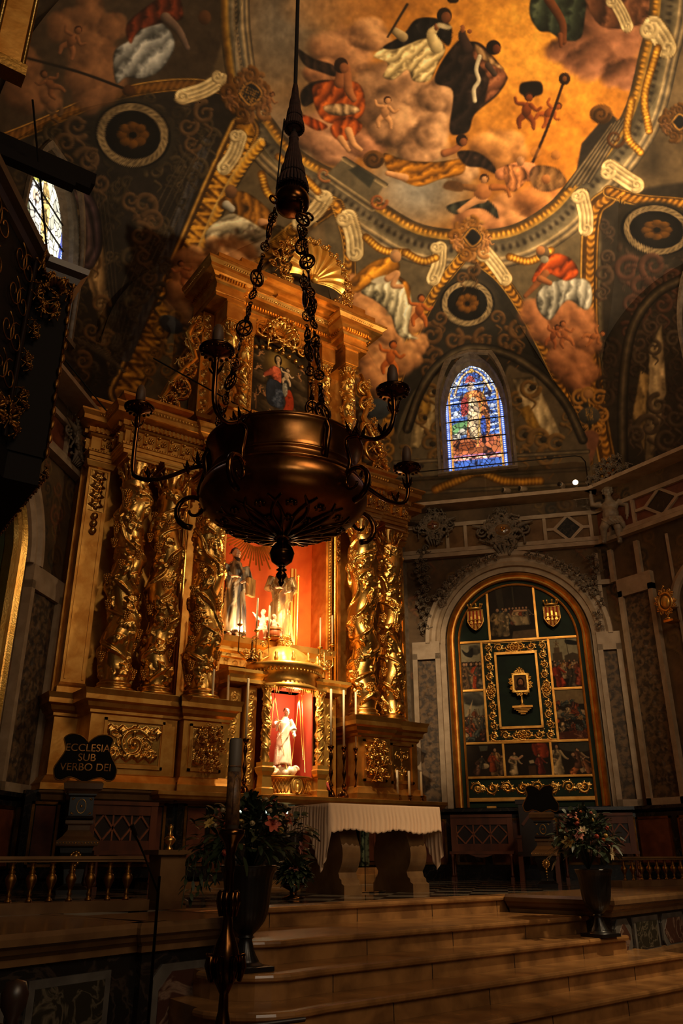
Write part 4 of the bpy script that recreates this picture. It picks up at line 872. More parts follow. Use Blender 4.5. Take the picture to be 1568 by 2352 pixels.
def saint(name, label, loc, rz, H=1.75, robe='robe_silver', skin='skin', hair='hair', beard=True, lean=0, arms=None, group=None, foldseed=1, voxelsize=.012, long=0, mantle=None, mitre=False):
    """standing robed figure; H total height, feet at loc"""
    t = thing(name, label, 'statue', loc, rz, group); k = H/1.75; rs = random.Random(foldseed)
    P = lambda *a: tuple(v*k for v in a)
    b = MB(); q = head(b, P(lean*.3, -.02, 1.62), k, .25 if lean >= 0 else -.25, -.05)
    b.tube([P(lean*.3, 0, 1.56), P(lean*.2, .01, 1.44)], [.055*k, .07*k], 10)
    b.tube([P(lean*.2, .0, 1.46), P(0, 0, 1.25), P(0, 0, .98), P(0, 0, .9)], [.12*k, .15*k, .13*k, .14*k], 12)
    A = arms or [((-.19, 0, 1.4), (-.27, -.02, 1.15), (-.1, -.22, 1.12)), ((.19, 0, 1.4), (.28, -.02, 1.14), (.12, -.22, 1.05))]
    for i, (s_, e_, h_) in enumerate(A):
        b.tube([P(*s_), P(*e_), P(*h_)], [.055*k, .045*k, .03*k], 10); d = np.array(h_)-np.array(e_); hand(b, P(*h_), d, (0, 0, 1) if abs(d[2]) < .1 else (0, -1, 0), k*1.05, .6, -1 if i else 1)
    for x, y0 in ((-.1, -.05), (.1, .03)):
        b.tube([P(x, y0, .95), P(x, y0-.02, .5), P(x, y0, .1)], [.085*k, .06*k, .04*k], 10); b.tube([P(x, y0+.03, .05), P(x, y0-.08, .035), P(x, y0-.15, .025)], [.04*k, .04*k, .03*k], 8)
    voxel(b, 'body', M[skin], t, voxelsize*k*.8, 2)
    r = MB(); r.tube([P(lean*.2, .01, 1.47), P(0, .01, 1.28), P(0, 0, 1.0), P(0, .01, .6), P(0, .0, .12)], [.13*k, .19*k, .17*k, .21*k, .25*k], 22, flat=.85)
    for (s_, e_, h_) in A:
        m = tuple(e_[i]*.35+h_[i]*.65 for i in range(3)); r.tube([P(*s_), P(*e_), P(*m)], [.085*k, .085*k, .1*k], 10); r.tube([P(*m), P(m[0]*1.05, m[1]+.02, m[2]-.22)], [.07*k, .03*k], 8)
    for i in range(30):
        a = rs.uniform(0, 2*PI); tw = rs.uniform(-.5, .5); z1 = rs.uniform(.55, 1.25); pts = []
        for j in range(6):
            u = j/5; z = z1+(.08-z1)*u; rr = np.interp(z, [.08, .6, 1.0, 1.28], [.255, .215, .17, .18]); aa = a+tw*u; pts.append(P(rr*math.cos(aa), rr*.85*math.sin(aa), z))
        r.tube(pts, [.012*k, .026*k, .03*k, .018*k], 6)
    for i in range(7):      # mantle drawn across the body
        o = i*.045; r.tube([P(.2, -.02, 1.36-o), P(.08, -.17, 1.2-o*1.2), P(-.08, -.19, .98-o*1.3), P(-.22, -.08, .8-o*1.4)], [.02*k, .028*k, .022*k], 6)
    voxel(r, 'robe', M[robe], t, voxelsize*k, 4)
    h = MB(); hair_on(h, q, k, long, beard, seed=foldseed); voxel(h, 'hair', M[hair], t, .009*k, 3)
    return t
def putto(name, label, loc, rz, H=.9, m='plaster_fig', pose=None, cat='statue', group=None, root=None):
    """chubby child; proportions 1:4.5, arms and legs placed by pose"""
    t = root or thing(name, label, cat, loc, rz, group); k = H
    P = lambda a: tuple(v*k for v in a)
    ps = dict(la=[(-.13, 0, .72), (-.27, -.02, .74), (-.27, -.04, .93)], ra=[(.13, 0, .72), (.28, .0, .62), (.26, -.05, .44)], ll=[(-.07, 0, .42), (-.12, -.12, .26), (-.16, -.02, .06)], rl=[(.07, 0, .42), (.09, -.03, .24), (.08, .02, .03)])
    ps.update(pose or {})
    b = MB(); q = head(b, (0, -.02*k, .9*k), .95*k, .1, .1)
    b.tube([P((0, 0, .82)), P((0, 0, .74))], [.06*k, .08*k], 10)
    b.ball(P((0, 0, .66)), (.14*k, .1*k, .12*k)); b.ball(P((0, -.02, .52)), (.135*k, .12*k, .13*k)); b.ball(P((0, .01, .42)), (.14*k, .115*k, .1*k))
    for n in ('la', 'ra'):
        b.tube(smooth_3(ps[n], k), [.058*k, .05*k, .042*k, .03*k], 10); d = np.array(ps[n][2])-np.array(ps[n][1]); hand(b, P(ps[n][2]), d, (0, -1, .1), k*.62, .5, 1 if n == 'ra' else -1)
    for n in ('ll', 'rl'):
        b.tube(smooth_3(ps[n], k), [.085*k, .078*k, .055*k, .036*k], 10); f = np.array(ps[n][2]); b.tube([P(f+[0, .02, 0]), P(f+[0, -.06, -.015]), P(f+[0, -.1, -.02])], [.035*k, .034*k, .022*k], 8)
    voxel(b, 'body', M[m], t, .011*k, 3)
    h = MB(); hair_on(h, q, .95*k, 0, False, 70); voxel(h, 'hair', M[m], t, .01*k, 2)
    d = MB(); d.tube([P((-.15, .02, .42)), P((0, -.13, .4)), P((.15, .0, .44))], [.03*k, .045*k, .03*k], 8); d.tube([P((.13, -.02, .44)), P((.17, -.05, .3)), P((.2, .0, .2))], [.04*k, .05*k, .012*k], 8)
    for i in range(5): d.tube([P((-.14+.05*i, -.08, .44)), P((-.08+.05*i, -.14, .36)), P((0+.04*i, -.1, .3))], .016*k, 6)
    voxel(d, 'drapery', M[m], t, .01*k, 2)
    return t
def smooth_3(pts, k):
    P = np.array(pts, float)*k; return [P[0], (P[0]+P[1])/2, P[1], (P[1]+P[2])/2, P[2]]
def acanthus_cluster(mb, c, r, seed=1, n=14, depth=.1, up=None):
    """free-standing curling leaves and scrolls round a centre, in the xz plane, bulging towards -y"""
    rs = random.Random(seed)
    for i in range(n):
        a = 2*PI*i/n+rs.uniform(-.1, .1); L = r*rs.uniform(.75, 1.1)
        pts = []
        for j in range(7):
            t = j/6; aa = a+.7*t*t*(1 if i % 2 else -1); pts.append((c[0]+math.cos(aa)*L*(.25+.75*t), c[1]-depth*math.sin(PI*t*.9)-.02, c[2]+math.sin(aa)*L*(.25+.75*t)))
        mb.tube(pts, [r*.07, r*.12, r*.1, r*.09, r*.07, r*.05, r*.03], 7)
        for j in (2, 4):
            p = pts[j]; 
            for s_ in (-1, 1):
                b = a+s_*1.1; mb.tube([p, (p[0]+math.cos(b)*r*.12, p[1]-depth*.3, p[2]+math.sin(b)*r*.12), (p[0]+math.cos(b+s_*.5)*r*.2, p[1]-depth*.1, p[2]+math.sin(b+s_*.5)*r*.2)], [r*.05, r*.06, r*.02], 6)
        mb.ball(pts[-1], r*.07, 8, 6)
def scroll3(mb, c, r, a0, d, th, y0=0, turns=1.4, n=22, lift=.0, nn=7):
    pts = []; rad = []
    for i in range(n):
        t = i/(n-1); rr = r*(1-.85*t); a = a0+d*turns*2*PI*t; pts.append((c[0]+rr*math.cos(a), c[1]+y0-lift*t, c[2]+rr*math.sin(a))); rad.append(th*(1-.5*t))
    mb.tube(pts, rad, nn); mb.ball(pts[-1], th*1.1, 8, 6)
# ---------------------------------------------------------------- painted wall faces with arches, pilasters, cornices
def wall_paint(w, h, cx, r, zs, seed, mirror=False):
    p = Paint(0, 0, w, h, 60, (86, 66, 44), seed); p.a *= 1+p.n1[..., None]*.6+p.n2[..., None]*.3; rs = np.random.RandomState(seed)
    for _ in range(150):
        x, y = rs.rand()*w, rs.rand()*h; s = .1+.1*rs.rand(); c = [(122, 94, 54), (108, 78, 44), (132, 84, 52), (70, 60, 46)][rs.randint(4)]
        p.scroll(x, y, s, c, 1.3, rs.rand()*6, 1 if rs.rand() > .5 else -1, .24); p.limb([(x, y+s), (x+s*.6, y+s*1.7), (x+s*.2, y+s*2.4)], [s*.16, s*.05], c)
    return p
def arch_wall(name, fr, cx, r, zs, z1, L, seed, z0=1.16):
    H = z1-z0; p = wall_paint(L, H, cx, r, zs, seed); res = 40; nx = int(L*res); nz = int(H*res)
    X, Z = np.meshgrid(np.linspace(0, L, nx), np.linspace(z0, z1, nz)); x, z = X.ravel(), Z.ravel()
    F = grid_faces(nx, nz); ins = (((x-cx)**2+np.maximum(z-zs, 0)**2) < (r+.1)**2) & (z > 2.3)
    F = F[~ins[F].all(1)]; V = np.stack([x, 0*x, z], 1)
    o = np_mesh(name, V, F, M['paint_wall'], None, p.sample(x, z1-z), False, fr[0], fr[1]); s = o.modifiers.new('t', 'SOLIDIFY'); s.thickness = .1; tag(o, kind='structure'); return o
M['arabesque'] = mat('painted_arabesque', (104, 80, 54), .7, c2=(56, 44, 34), scale=9, detail=8, lo=.42, hi=.58)
M['paint_wall'] = painted('painted_plaster_ornament', .7, .15, 9, .3)
AR = dict(cx=2.27, r=1.57, zs=5.72)
arch_wall('wall_right_face', FB, AR['cx'], AR['r'], AR['zs'], 8.75, 4.18, 21)
arch_wall('wall_left_face', FB2, 1.35, 1.45, 5.7, 8.75, 4.18, 22)
p = wall_paint(5.2, 7.6, 0, 0, 0, 23)
canvas('wall_far_right_face', p, 5.2, 7.6, M['paint_wall'], None, (13.68, 10.2, 1.16), 34, rz=-PI/2)['kind'] = 'structure'
def arch_mould(name, fr, cx, r, zs, m):
    mb = MB(); mb.archband([(0, .0), (0, -.1), (.06, -.14), (.1, -.1), (.18, -.1), (.22, -.16), (.3, -.16), (.33, -.06), (.33, .0)], cx, r, zs); struct(mb, name, m, fr)
arch_mould('trim_1', FB, AR['cx'], 1.6, 5.72, M['stone']); arch_mould('trim_2', FB2, 1.35, 1.5, 5.7, M['stone'])
# inner reveal of the arch
for i, (fr, cx, r, zs) in enumerate([(FB, AR['cx'], 1.5, 5.72), (FB2, 1.35, 1.42, 5.7)]):
    mb = MB(); mb.archband([(0, .25), (0, .02), (.11, -.02), (.11, .25)], cx, r, zs)
    for s in (-1, 1): mb.box(cx+s*r-(.11 if s < 0 else 0), cx+s*r+(.11 if s > 0 else 0), -.02, .25, 2.4, zs)
    struct(mb, 'trim_%d' % (3+i), M['stone'], fr)
def pilaster(name, fr, x0, x1, z0, z1, cap=True, d=.14, inner='paint_wall'):
    """stone-edged pilaster with a painted sunk panel and moulded impost"""
    mb = MB(); e = .1
    for a, b in ((x0, x0+e), (x1-e, x1)): mb.box(a, b, -d, 0, z0, z1)
    mb.box(x0, x1, -d, 0, z0, z0+.12); mb.box(x0, x1, -d, 0, z1-.12, z1)
    if cap:
        P = [(x0, .02), (x0, -d), (x1, -d), (x1, .02)]
        prof = [(0, z1), (.02, z1), (.03, z1+.05), (.06, z1+.07), (.06, z1+.13), (.1, z1+.16), (.1, z1+.25), (0, z1+.25)]
        mb.sweep([(o, z) for o, z in prof][::1], P[::-1]); mb.box(x0, x1, -d, .02, z1, z1+.25)
    o = struct(mb, name, M['stone'], fr)
    p = wall_paint(x1-x0-2*e, z1-z0-.24, 0, 0, 0, int(x0*100) % 97+3); p.a = p.a*.75+np.array([70, 64, 54])*.25
    rl = Relief(x1-x0-2*e, z1-z0-.24, 90); w = rl.w; n = int(rl.h/.5)
    for k in range(n):
        z = .3+k*rl.h/n; 
        for s in (-1, 1): rl.spiral(w/2+s*w*.22, z, w*.2, PI/2, s, .16, 1.3, True, .7); 
        rl.leaf(w/2, z+.1, w*.4, PI/2, .34, .5, 5); rl.bead(w/2, z+.28, w*.09, .8)
    rl.panel('carved_panel', M['arabesque'], o, (x0+e, -d+.07, z0+.12), .55)
    return o
pilaster('pilaster_1', FB, .08, .66, 2.42, 5.5); pilaster('pilaster_2', FB, 3.84, 4.3, 2.42, 5.5)
pilaster('pilaster_3', FB2, 2.95, 3.95, 2.42, 5.45)
pilaster('pilaster_4', FC, .35, 1.15, 2.42, 6.5); 
pilaster('pilaster_5', FC, 2.6, 3.3, 2.42, 6.5)
for o in COL.objects:
    if o.name.startswith('pilaster_'): o.name = o.name.replace('pilaster_', 'trim_pilaster_')
# upper strips above the pilasters, up to the frieze
mb = MB(); mb.box(4.0, 4.08, -.1, 0, 5.8, 7.45); mb.box(4.34, 4.42, -.1, 0, 5.8, 7.45); mb.box(3.95, 4.45, -.13, 0, 6.75, 6.85); struct(mb, 'trim_5', M['stone'], FB)
mb = MB(); mb.box(.2, .3, -.1, 0, 6.75, 7.45); mb.box(.85, .95, -.1, 0, 6.75, 7.45); mb.box(1.55, 1.6, -.05, 0, 2.4, 7.4); struct(mb, 'trim_6', M['stone'], FC)
# frieze with stone strapwork, lozenges and granite fields
def frieze(fr, L, z0, z1, lozs, tag_, bars):
    mb = MB(); mb.box(-.05, L+.05, -.03, 0, z0, z1); struct(mb, 'trim_frieze_ground_'+tag_, M['marble_brown'] if tag_ == '1' else M['marble_red'], fr)
    mb = MB()
    for z, d in ((z0-.1, .16), (z0+.02, .1), (z1-.08, .1)): mb.box(-.08, L+.08, -d, 0, z, z+.09)
    mb.sweep([(0, z0-.2), (.08, z0-.2), (.14, z0-.14), (.2, z0-.1), (.2, z0-.05), (0, z0-.05)], [(L+.1, 0), (-.1, 0)])
    for b in bars: mb.box(b-.035, b+.035, -.09, 0, z0, z1)
    zc = (z0+z1)/2
    for a, b in lozs:
        c = (a+b)/2; w = (b-a)*.27; h = (z1-z0)*.36
        for s in (-1, 1):
            mb.box(min(c+s*w, c+s*(b-a)/2), max(c+s*w, c+s*(b-a)/2), -.088, 0, zc-.03, zc+.03)
            for s2 in (-1, 1): mb.prism([(c+s*w, zc), (c, zc+s2*h), (c, zc+s2*(h+.07)), (c+s*(w+.1), zc)], -.086, 0)
        g = MB(); g.prism([(c-w, zc), (c, zc-h), (c+w, zc), (c, zc+h)], -.06, 0); struct(g, 'trim_lozenge_%s' % tag_, M['marble_black'], fr)
    struct(mb, 'trim_frieze_'+tag_, M['stone'], fr)
frieze(FB, 4.18, 7.72, 8.42, [(3.1, 4.0)], '1', [.95, 1.35, 3.06, 4.02]); frieze(FC, 5.2, 7.72, 8.42, [(1.0, 2.2), (2.9, 4.2)], '2', [.35, .95, 2.25, 2.85]); frieze(FB2, 4.18, 7.72, 8.42, [(.3, 1.2)], '3', [.25, 1.3, 2.7, 3.5])
def cornice(name, fr, a, b, bulge=0):
    prof = [(0, 8.42), (.06, 8.42), (.1, 8.47), (.2, 8.5), (.24, 8.55), (.42, 8.57), (.42, 8.72), (.47, 8.76), (.5, 8.84), (0, 8.86)]
    P = [(b, 0), (b, -.02), (a+.5, -.02)]+([(a+.25, -.0-.16), (a, -.2), (a-.05, 0)] if bulge else [(a, -.02)]); mb = MB(); mb.sweep(prof, P); mb.box(a, b, -.45, .25, 8.76, 8.84); struct(mb, name, M['stone'], fr)
cornice('trim_cornice_1', FB, .3, 4.2, 0); cornice('trim_cornice_2', FC, .1, 5.2); cornice('trim_cornice_3', FB2, 0, 3.9)
# dado below the pictures
for i, (fr, a, b) in enumerate([(FB, 0, 4.18), (FC, 0, 5.2), (FB2, 0, 4.18)]):
    mb = MB(); mb.box(a, b, -.12, 0, 1.16, 2.3); mb.sweep([(0, 2.3), (.06, 2.3), (.1, 2.34), (.14, 2.36), (.14, 2.42), (0, 2.42)], [(b, -.12), (a, -.12)]); mb.box(a, b, -.14, .1, 2.36, 2.42); mb.box(a, b, -.16, 0, 1.16, 1.34)
    o = struct(mb, 'trim_dado_%d' % (i+1), M['marble_black'], fr)
    n = 6
    for k in range(n):
        x0 = a+(b-a)*k/n+.1; x1 = a+(b-a)*(k+1)/n-.1; g = MB(); g.box(x0, x1, -.14, -.1, 1.45, 2.2); g.build('stone_panel', M['marble_panel' if k % 2 else 'marble_red'], o)
        g = MB(); 
        for q in ((x0-.03, x1+.03, 1.42, 1.46), (x0-.03, x1+.03, 2.19, 2.23), (x0-.03, x0+.01, 1.42, 2.23), (x1-.01, x1+.03, 1.42, 2.23)): g.box(q[0], q[1], -.155, -.1, q[2], q[3])
        g.build('panel_border', M['gold_dark'], o)
# ---------------------------------------------------------------- plaster ornaments, each a thing
def at(fr, x, y, z): return tuple(wpt(fr, x, y, z).ravel())
def cartouche(label, fr, x, z, r, cross=False, seed=2):
    t = thing('wall_cartouche', label, 'wall ornament', at(fr, x, -.12, z), fr[1])
    mb = MB(); acanthus_cluster(mb, (0, 0, 0), r, seed, 18, .1); acanthus_cluster(mb, (0, 0, r*.72), r*.42, seed+1, 10, .12)
    for s in (-1, 1):
        scroll3(mb, (s*r*.42, -.08, r*.34), r*.2, PI/2, -s, r*.06); scroll3(mb, (s*r*.95, -.03, r*.05), r*.26, PI if s > 0 else 0, s, r*.06)
        mb.tube([(s*r*.4, -.05, -.05), (s*r*.8, -.1, .1), (s*r*1.3, -.05, .18)], [r*.1, r*.12, r*.03], 8)
    for k in range(5): mb.tube([((k-2)*r*.12, -.05, -r*.4), ((k-2)*r*.2, -.12, -r*.75), ((k-2)*r*.12, -.03, -r*1.05)], [r*.06, r*.09, r*.02], 7)
    mb.build('leaf_surround', M['stone_dim'], t)
    g = MB(); g.ball((0, -.1, 0), (r*.36, .07, r*.3), 24, 12); g.build('shield', M['marble_brown'], t)
    g = MB()
    if cross: g.box(-r*.05, r*.05, -.19, -.14, -r*.24, r*.24); g.box(-r*.24, r*.24, -.19, -.14, -r*.05, r*.05)
    else:
        for a in (.2, 2.3, 4.4): g.ball((math.cos(a)*r*.07, -.17, math.sin(a)*r*.07), r*.06, 10, 8)
    g.build('emblem', M['gold_flat'] if not cross else M['marble_red'], t)
    g = MB()
    n = 30; g.tube([(r*.37*math.cos(2*PI*i/n), -.11, r*.31*math.sin(2*PI*i/n)) for i in range(n)], r*.045, 8, True); g.build('shield_rim', M['stone_dim'], t)
    return t
cartouche('grey plaster cartouche with three gilt balls over the crown of the picture arch', FB, 2.17, 8.1, .5)
cartouche('grey plaster cartouche bearing a red cross on the wall right of the altarpiece cornice', FB, .66, 8.35, .4, True, 5)
cartouche('dim plaster cartouche bearing a red cross on the wall left of the altarpiece', FB2, 3.72, 8.2, .42, True, 7)
# leafy swags lying on the arch
for sgn, a0, a1, lab in [(1, .55, 1.35, 'grey plaster leaf garland on the right shoulder of the picture arch'), (-1, PI-.55, PI-1.4, 'grey plaster leaf garland on the left shoulder of the picture arch')]:
    t = MB(); 
    for i in range(9):
        a = a0+(a1-a0)*i/8; x = 2.27+1.82*math.cos(a); z = 5.72+1.82*math.sin(a); r = .11+.1*(1-i/8)**1.5; acanthus_cluster(t, (0+x, -.16, z), r, i+3, 7, .06)
    o = t.build('leaf_garland', M['stone_dim'], None, *FB); tag(o, lab, 'wall ornament')
t = MB()
for i in range(7): acanthus_cluster(t, (3.95+.06*math.sin(i*2), -.14, 7.3-i*.24), .15-.008*i, i+30, 8, .07)
o = t.build('leaf_garland', M['stone_dim'], None, *FB); tag(o, 'hanging plaster leaf drop below the feet of the cherub', 'wall ornament')
for x, lab, n in [(.35, 'curling plaster leaves climbing beside the painted strip right of the altarpiece', 8)]:
    t = MB()
    for i in range(n): acanthus_cluster(t, (x+.06*math.sin(i*2), -.08, 6.1+i*.24), .16, i+50, 8, .06); scroll3(t, (x+.1, -.1, 6.2+i*.24), .08, 0, 1, .02)
    tag(t.build('leaf_garland', M['stone_dim'], None, *FB), lab, 'wall ornament')
ch = putto('cherub_statue', 'plump plaster cherub with one arm raised, standing at the wall corner under the cornice', at(FB, 4.42, -.42, 7.5), -R(66), 1.28, 'plaster_fig')
t = MB()
for x, z, r in [(-.05, 0, .2), (.2, .08, .2), (-.25, -.08, .16), (.42, -.02, .2), (.1, .26, .15), (.3, .3, .13), (-.1, .2, .13)]: acanthus_cluster(t, (x, 0, z), r, int(50+x*100), 10, .09)
tag(t.build('leaf_clump', M['stone_dim'], None, at(FB, 4.4, -.5, 9.02), -R(66)), 'clump of curling plaster leaves above the head of the cherub', 'wall ornament')
# ---------------------------------------------------------------- spotlights on the cornice and the glass rail
def spotlight(label, x, dr, lit=False):
    t = thing('spotlight', label, 'spotlight', at(FB, x, -.32, 8.86), FB[1]+dr, 'spotlights standing on the cornice under the stained window')
    m = MB(); m.box(-.03, .03, -.03, .03, 0, .03); m.tube([(0, 0, .02), (0, 0, .07)], .012, 8); m.build('stand', M['stone'], t)
    m = MB(); m.xf((0, 0, .12), 0, -PI/2); m.lathe([(.0, -.1), (.045, -.1), (.06, -.06), (.062, .09), (.055, .09)], n=20); m.build('housing', M['stone'], t)
    m = MB(); m.xf((0, 0, .12), 0, -PI/2); m.lathe([(.0, .091), (.056, .091), (.056, .096), (0, .096)], n=20); m.build('lens', emitter('lamp_lens', (255, 226, 180), 25) if lit else M['ebony'], t)
    return t
spotlight('unlit white spotlight on the cornice, leftmost of the four', 2.32, PI*.7); spotlight('unlit white spotlight on the cornice, second from the left', 2.68, PI*.7); spotlight('white spotlight on the cornice left of the glowing one', 3.5, PI*.85)
spotlight('glowing spotlight on the cornice beside the cherub, rightmost of the four', 3.8, PI-.1, True)
t = thing('glass_railing', 'clear glass guard with a dark top rail under the stained window', 'railing', *FB)
m = MB(); pts = [(x, -.4, 9.62) for x in np.linspace(-.1, 3.85, 14)]+[(3.98, -.4, 9.57), (4.05, -.4, 9.45), (4.05, -.4, 8.86)]; m.tube(pts, .014, 8); m.build('top_rail', M['black_iron'], t)
for x0, x1 in ((.0, 1.9), (1.92, 4.03)): m = MB(); m.box(x0, x1, -.404, -.396, 8.86, 9.6); m.build('glass_pane', M['glass'], t)
# gilded reliquary sconce on the far right wall
t = thing('wall_reliquary', 'small gilded oval reliquary on the far right wall', 'reliquary', at(FC, 1.5, -.3, 5.98), FC[1])
m = MB(); m.ball((0, 0, 0), (.1, .06, .13), 20, 12); m.build('medallion', M['gold_pale'], t)
m = MB(); n = 28; m.tube([(.14*math.cos(2*PI*i/n), -.02, .17*math.sin(2*PI*i/n)) for i in range(n)], .025, 8, True)
for k in range(12): scroll3(m, (.18*math.cos(k*PI/6), -.02, .22*math.sin(k*PI/6)), .05, k*PI/6, 1 if k % 2 else -1, .014)
m.build('scroll_frame', M['gold'], t); m = MB(); m.lathe([(.1, -.34), (.03, -.3), (.02, -.2)], n=16); m.ball((0, 0, .3), .03); m.box(-.1, .1, -.02, .2, -.38, -.34); m.build('foot', M['gold'], t)
# irregular wrought scroll bracket of the far arch
m = MB(); m.archband([(0, 0), (0, -.1), (.08, -.14), (.16, -.1), (.16, 0)], 2.35, .75, 5.9); struct(m, 'trim_arch_far', M['stone'], FC)
# ---------------------------------------------------------------- the round-headed painted altarpiece on the right wall
SA = thing('side_altarpiece', 'round-headed gilt-framed altarpiece of many small painted scenes set in the right wall arch', 'altarpiece', at(FB, 2.27, .1, 0), FB[1])
r_o = 1.43; zs = 5.72; zb = 2.44
def arch_path(r, n=36): return [(r*math.cos(a), zs+r*math.sin(a)) for a in np.linspace(0, PI, n)]
m = MB(); k = arch_path(r_o-.02, 40); m.prism([(r_o-.02, zb)]+k+[(-r_o+.02, zb)], 0, .05); m.build('back_board', M['green_panel'], SA)
def arch_frame(r, prof, name, mt):
    m = MB(); m.archband(prof, 0, r, zs, n=56)
    for s in (-1, 1):
        xs = [s*(r+o) for o, y in prof]; ys = [y for o, y in prof]; n = len(prof)
        V = [(x, y, z) for z in (zb, zs) for x, y in zip(xs, ys)]; m.add(V, [(i, (i+1) % n, n+(i+1) % n, n+i) for i in range(n)]+[tuple(range(n))], False)
    return m.build(name, mt, SA)
arch_frame(r_o-.12, [(0, .02), (0, -.1), (.02, -.13), (.05, -.14), (.07, -.1), (.09, -.13), (.12, -.16), (.15, -.13), (.16, .02)], 'outer_frame', M['gold_flat'])
arch_frame(r_o-.24, [(0, .02), (0, -.06), (.02, -.075), (.045, -.06), (.05, .02)], 'inner_frame', M['gold_flat'])
# dividing bars (local x = s-2.27)
m = MB(); RI = r_o-.24
def bar(x0, x1, z0, z1): m.box(x0, x1, -.06, 0, z0, z1); m.box(x0+.012, x1-.012, -.072, 0, z0+.012, z1-.012)
h = .022
bar(-RI, RI, 5.73-h, 5.73+h); bar(-RI, RI, 3.66-h, 3.66+h); bar(-RI, RI, 3.0-h, 3.0+h); bar(-RI, RI, 2.55, 2.62)
for x in (-.56, .42): bar(x-h, x+h, 5.73, zs+math.sqrt(RI**2-x*x))
for x in (-.75, .62): bar(x-h, x+h, 3.66, 5.73)
bar(-RI, -.75, 4.72-h, 4.72+h); bar(.62, RI, 4.68-h, 4.68+h)
for x in (-.46, .46): bar(x-h, x+h, 3.0, 3.66)
m.build('dividing_bars', M['gold_flat'], SA)
# carved gilt border round the central panel
def rel_piece(name, x, z, w, hgt, fn, y=-.02, mt='gold', depth=1.0, parent=None, res=150):
    g = Relief(w, hgt, res); fn(g); b = g.panel(name, M[mt], parent or SA, (x, y, z), depth, cut=True); return b
def rosette(g, x, z, r):
    for i in range(8): g.bead(x+r*.62*math.cos(i*PI/4), z+r*.62*math.sin(i*PI/4), r*.26)
    g.bead(x, z, r*.25)
    for a in np.linspace(0, 2*PI, 40): g.bead(x+r*math.cos(a), z+r*math.sin(a), r*.09)
def border(g): g.garland(0); g.stroke([(.008, .008), (g.w-.008, .008)], .006, 1, 2); g.stroke([(.008, g.h-.008), (g.w-.008, g.h-.008)], .006, 1, 2); rosette(g, g.w/2, g.h/2, min(g.w, g.h)*.42)
m = MB(); m.box(-RI+.02, RI-.02, -.012, 0, 2.62, 2.98); m.box(-.73, .6, -.015, 0, 3.69, 5.7); m.build('border_ground', M['green_panel'], SA)
X0, X1, Z0_, Z1_ = -.73, .6, 3.69, 5.7; bw = .22
rel_piece('carved_border', X0, Z0_, bw, Z1_-Z0_, border); rel_piece('carved_border', X1-bw, Z0_, bw, Z1_-Z0_, border)
rel_piece('carved_border', X0+bw, Z1_-bw, X1-X0-2*bw, bw, border); rel_piece('carved_border', X0+bw, Z0_, X1-X0-2*bw, bw, border)
m = MB(); a, b, c, d = X0+bw+.01, X1-bw-.01, Z0_+bw+.01, Z1_-bw-.01
for q in ((a, b, d-.045, d), (a, b, c, c+.045), (a, a+.045, c, d), (b-.045, b, c, d)): m.box(q[0], q[1], -.09, 0, q[2], q[3]); 
m.build('central_frame', M['gold_flat'], SA)
def band(g):
    g.garland(0)
    for i in range(5): rosette(g, g.w*(i+.5)/5, g.h/2, .06)
rel_piece('carved_band', -RI+.02, 2.64, 2*RI-.04, .32, band)
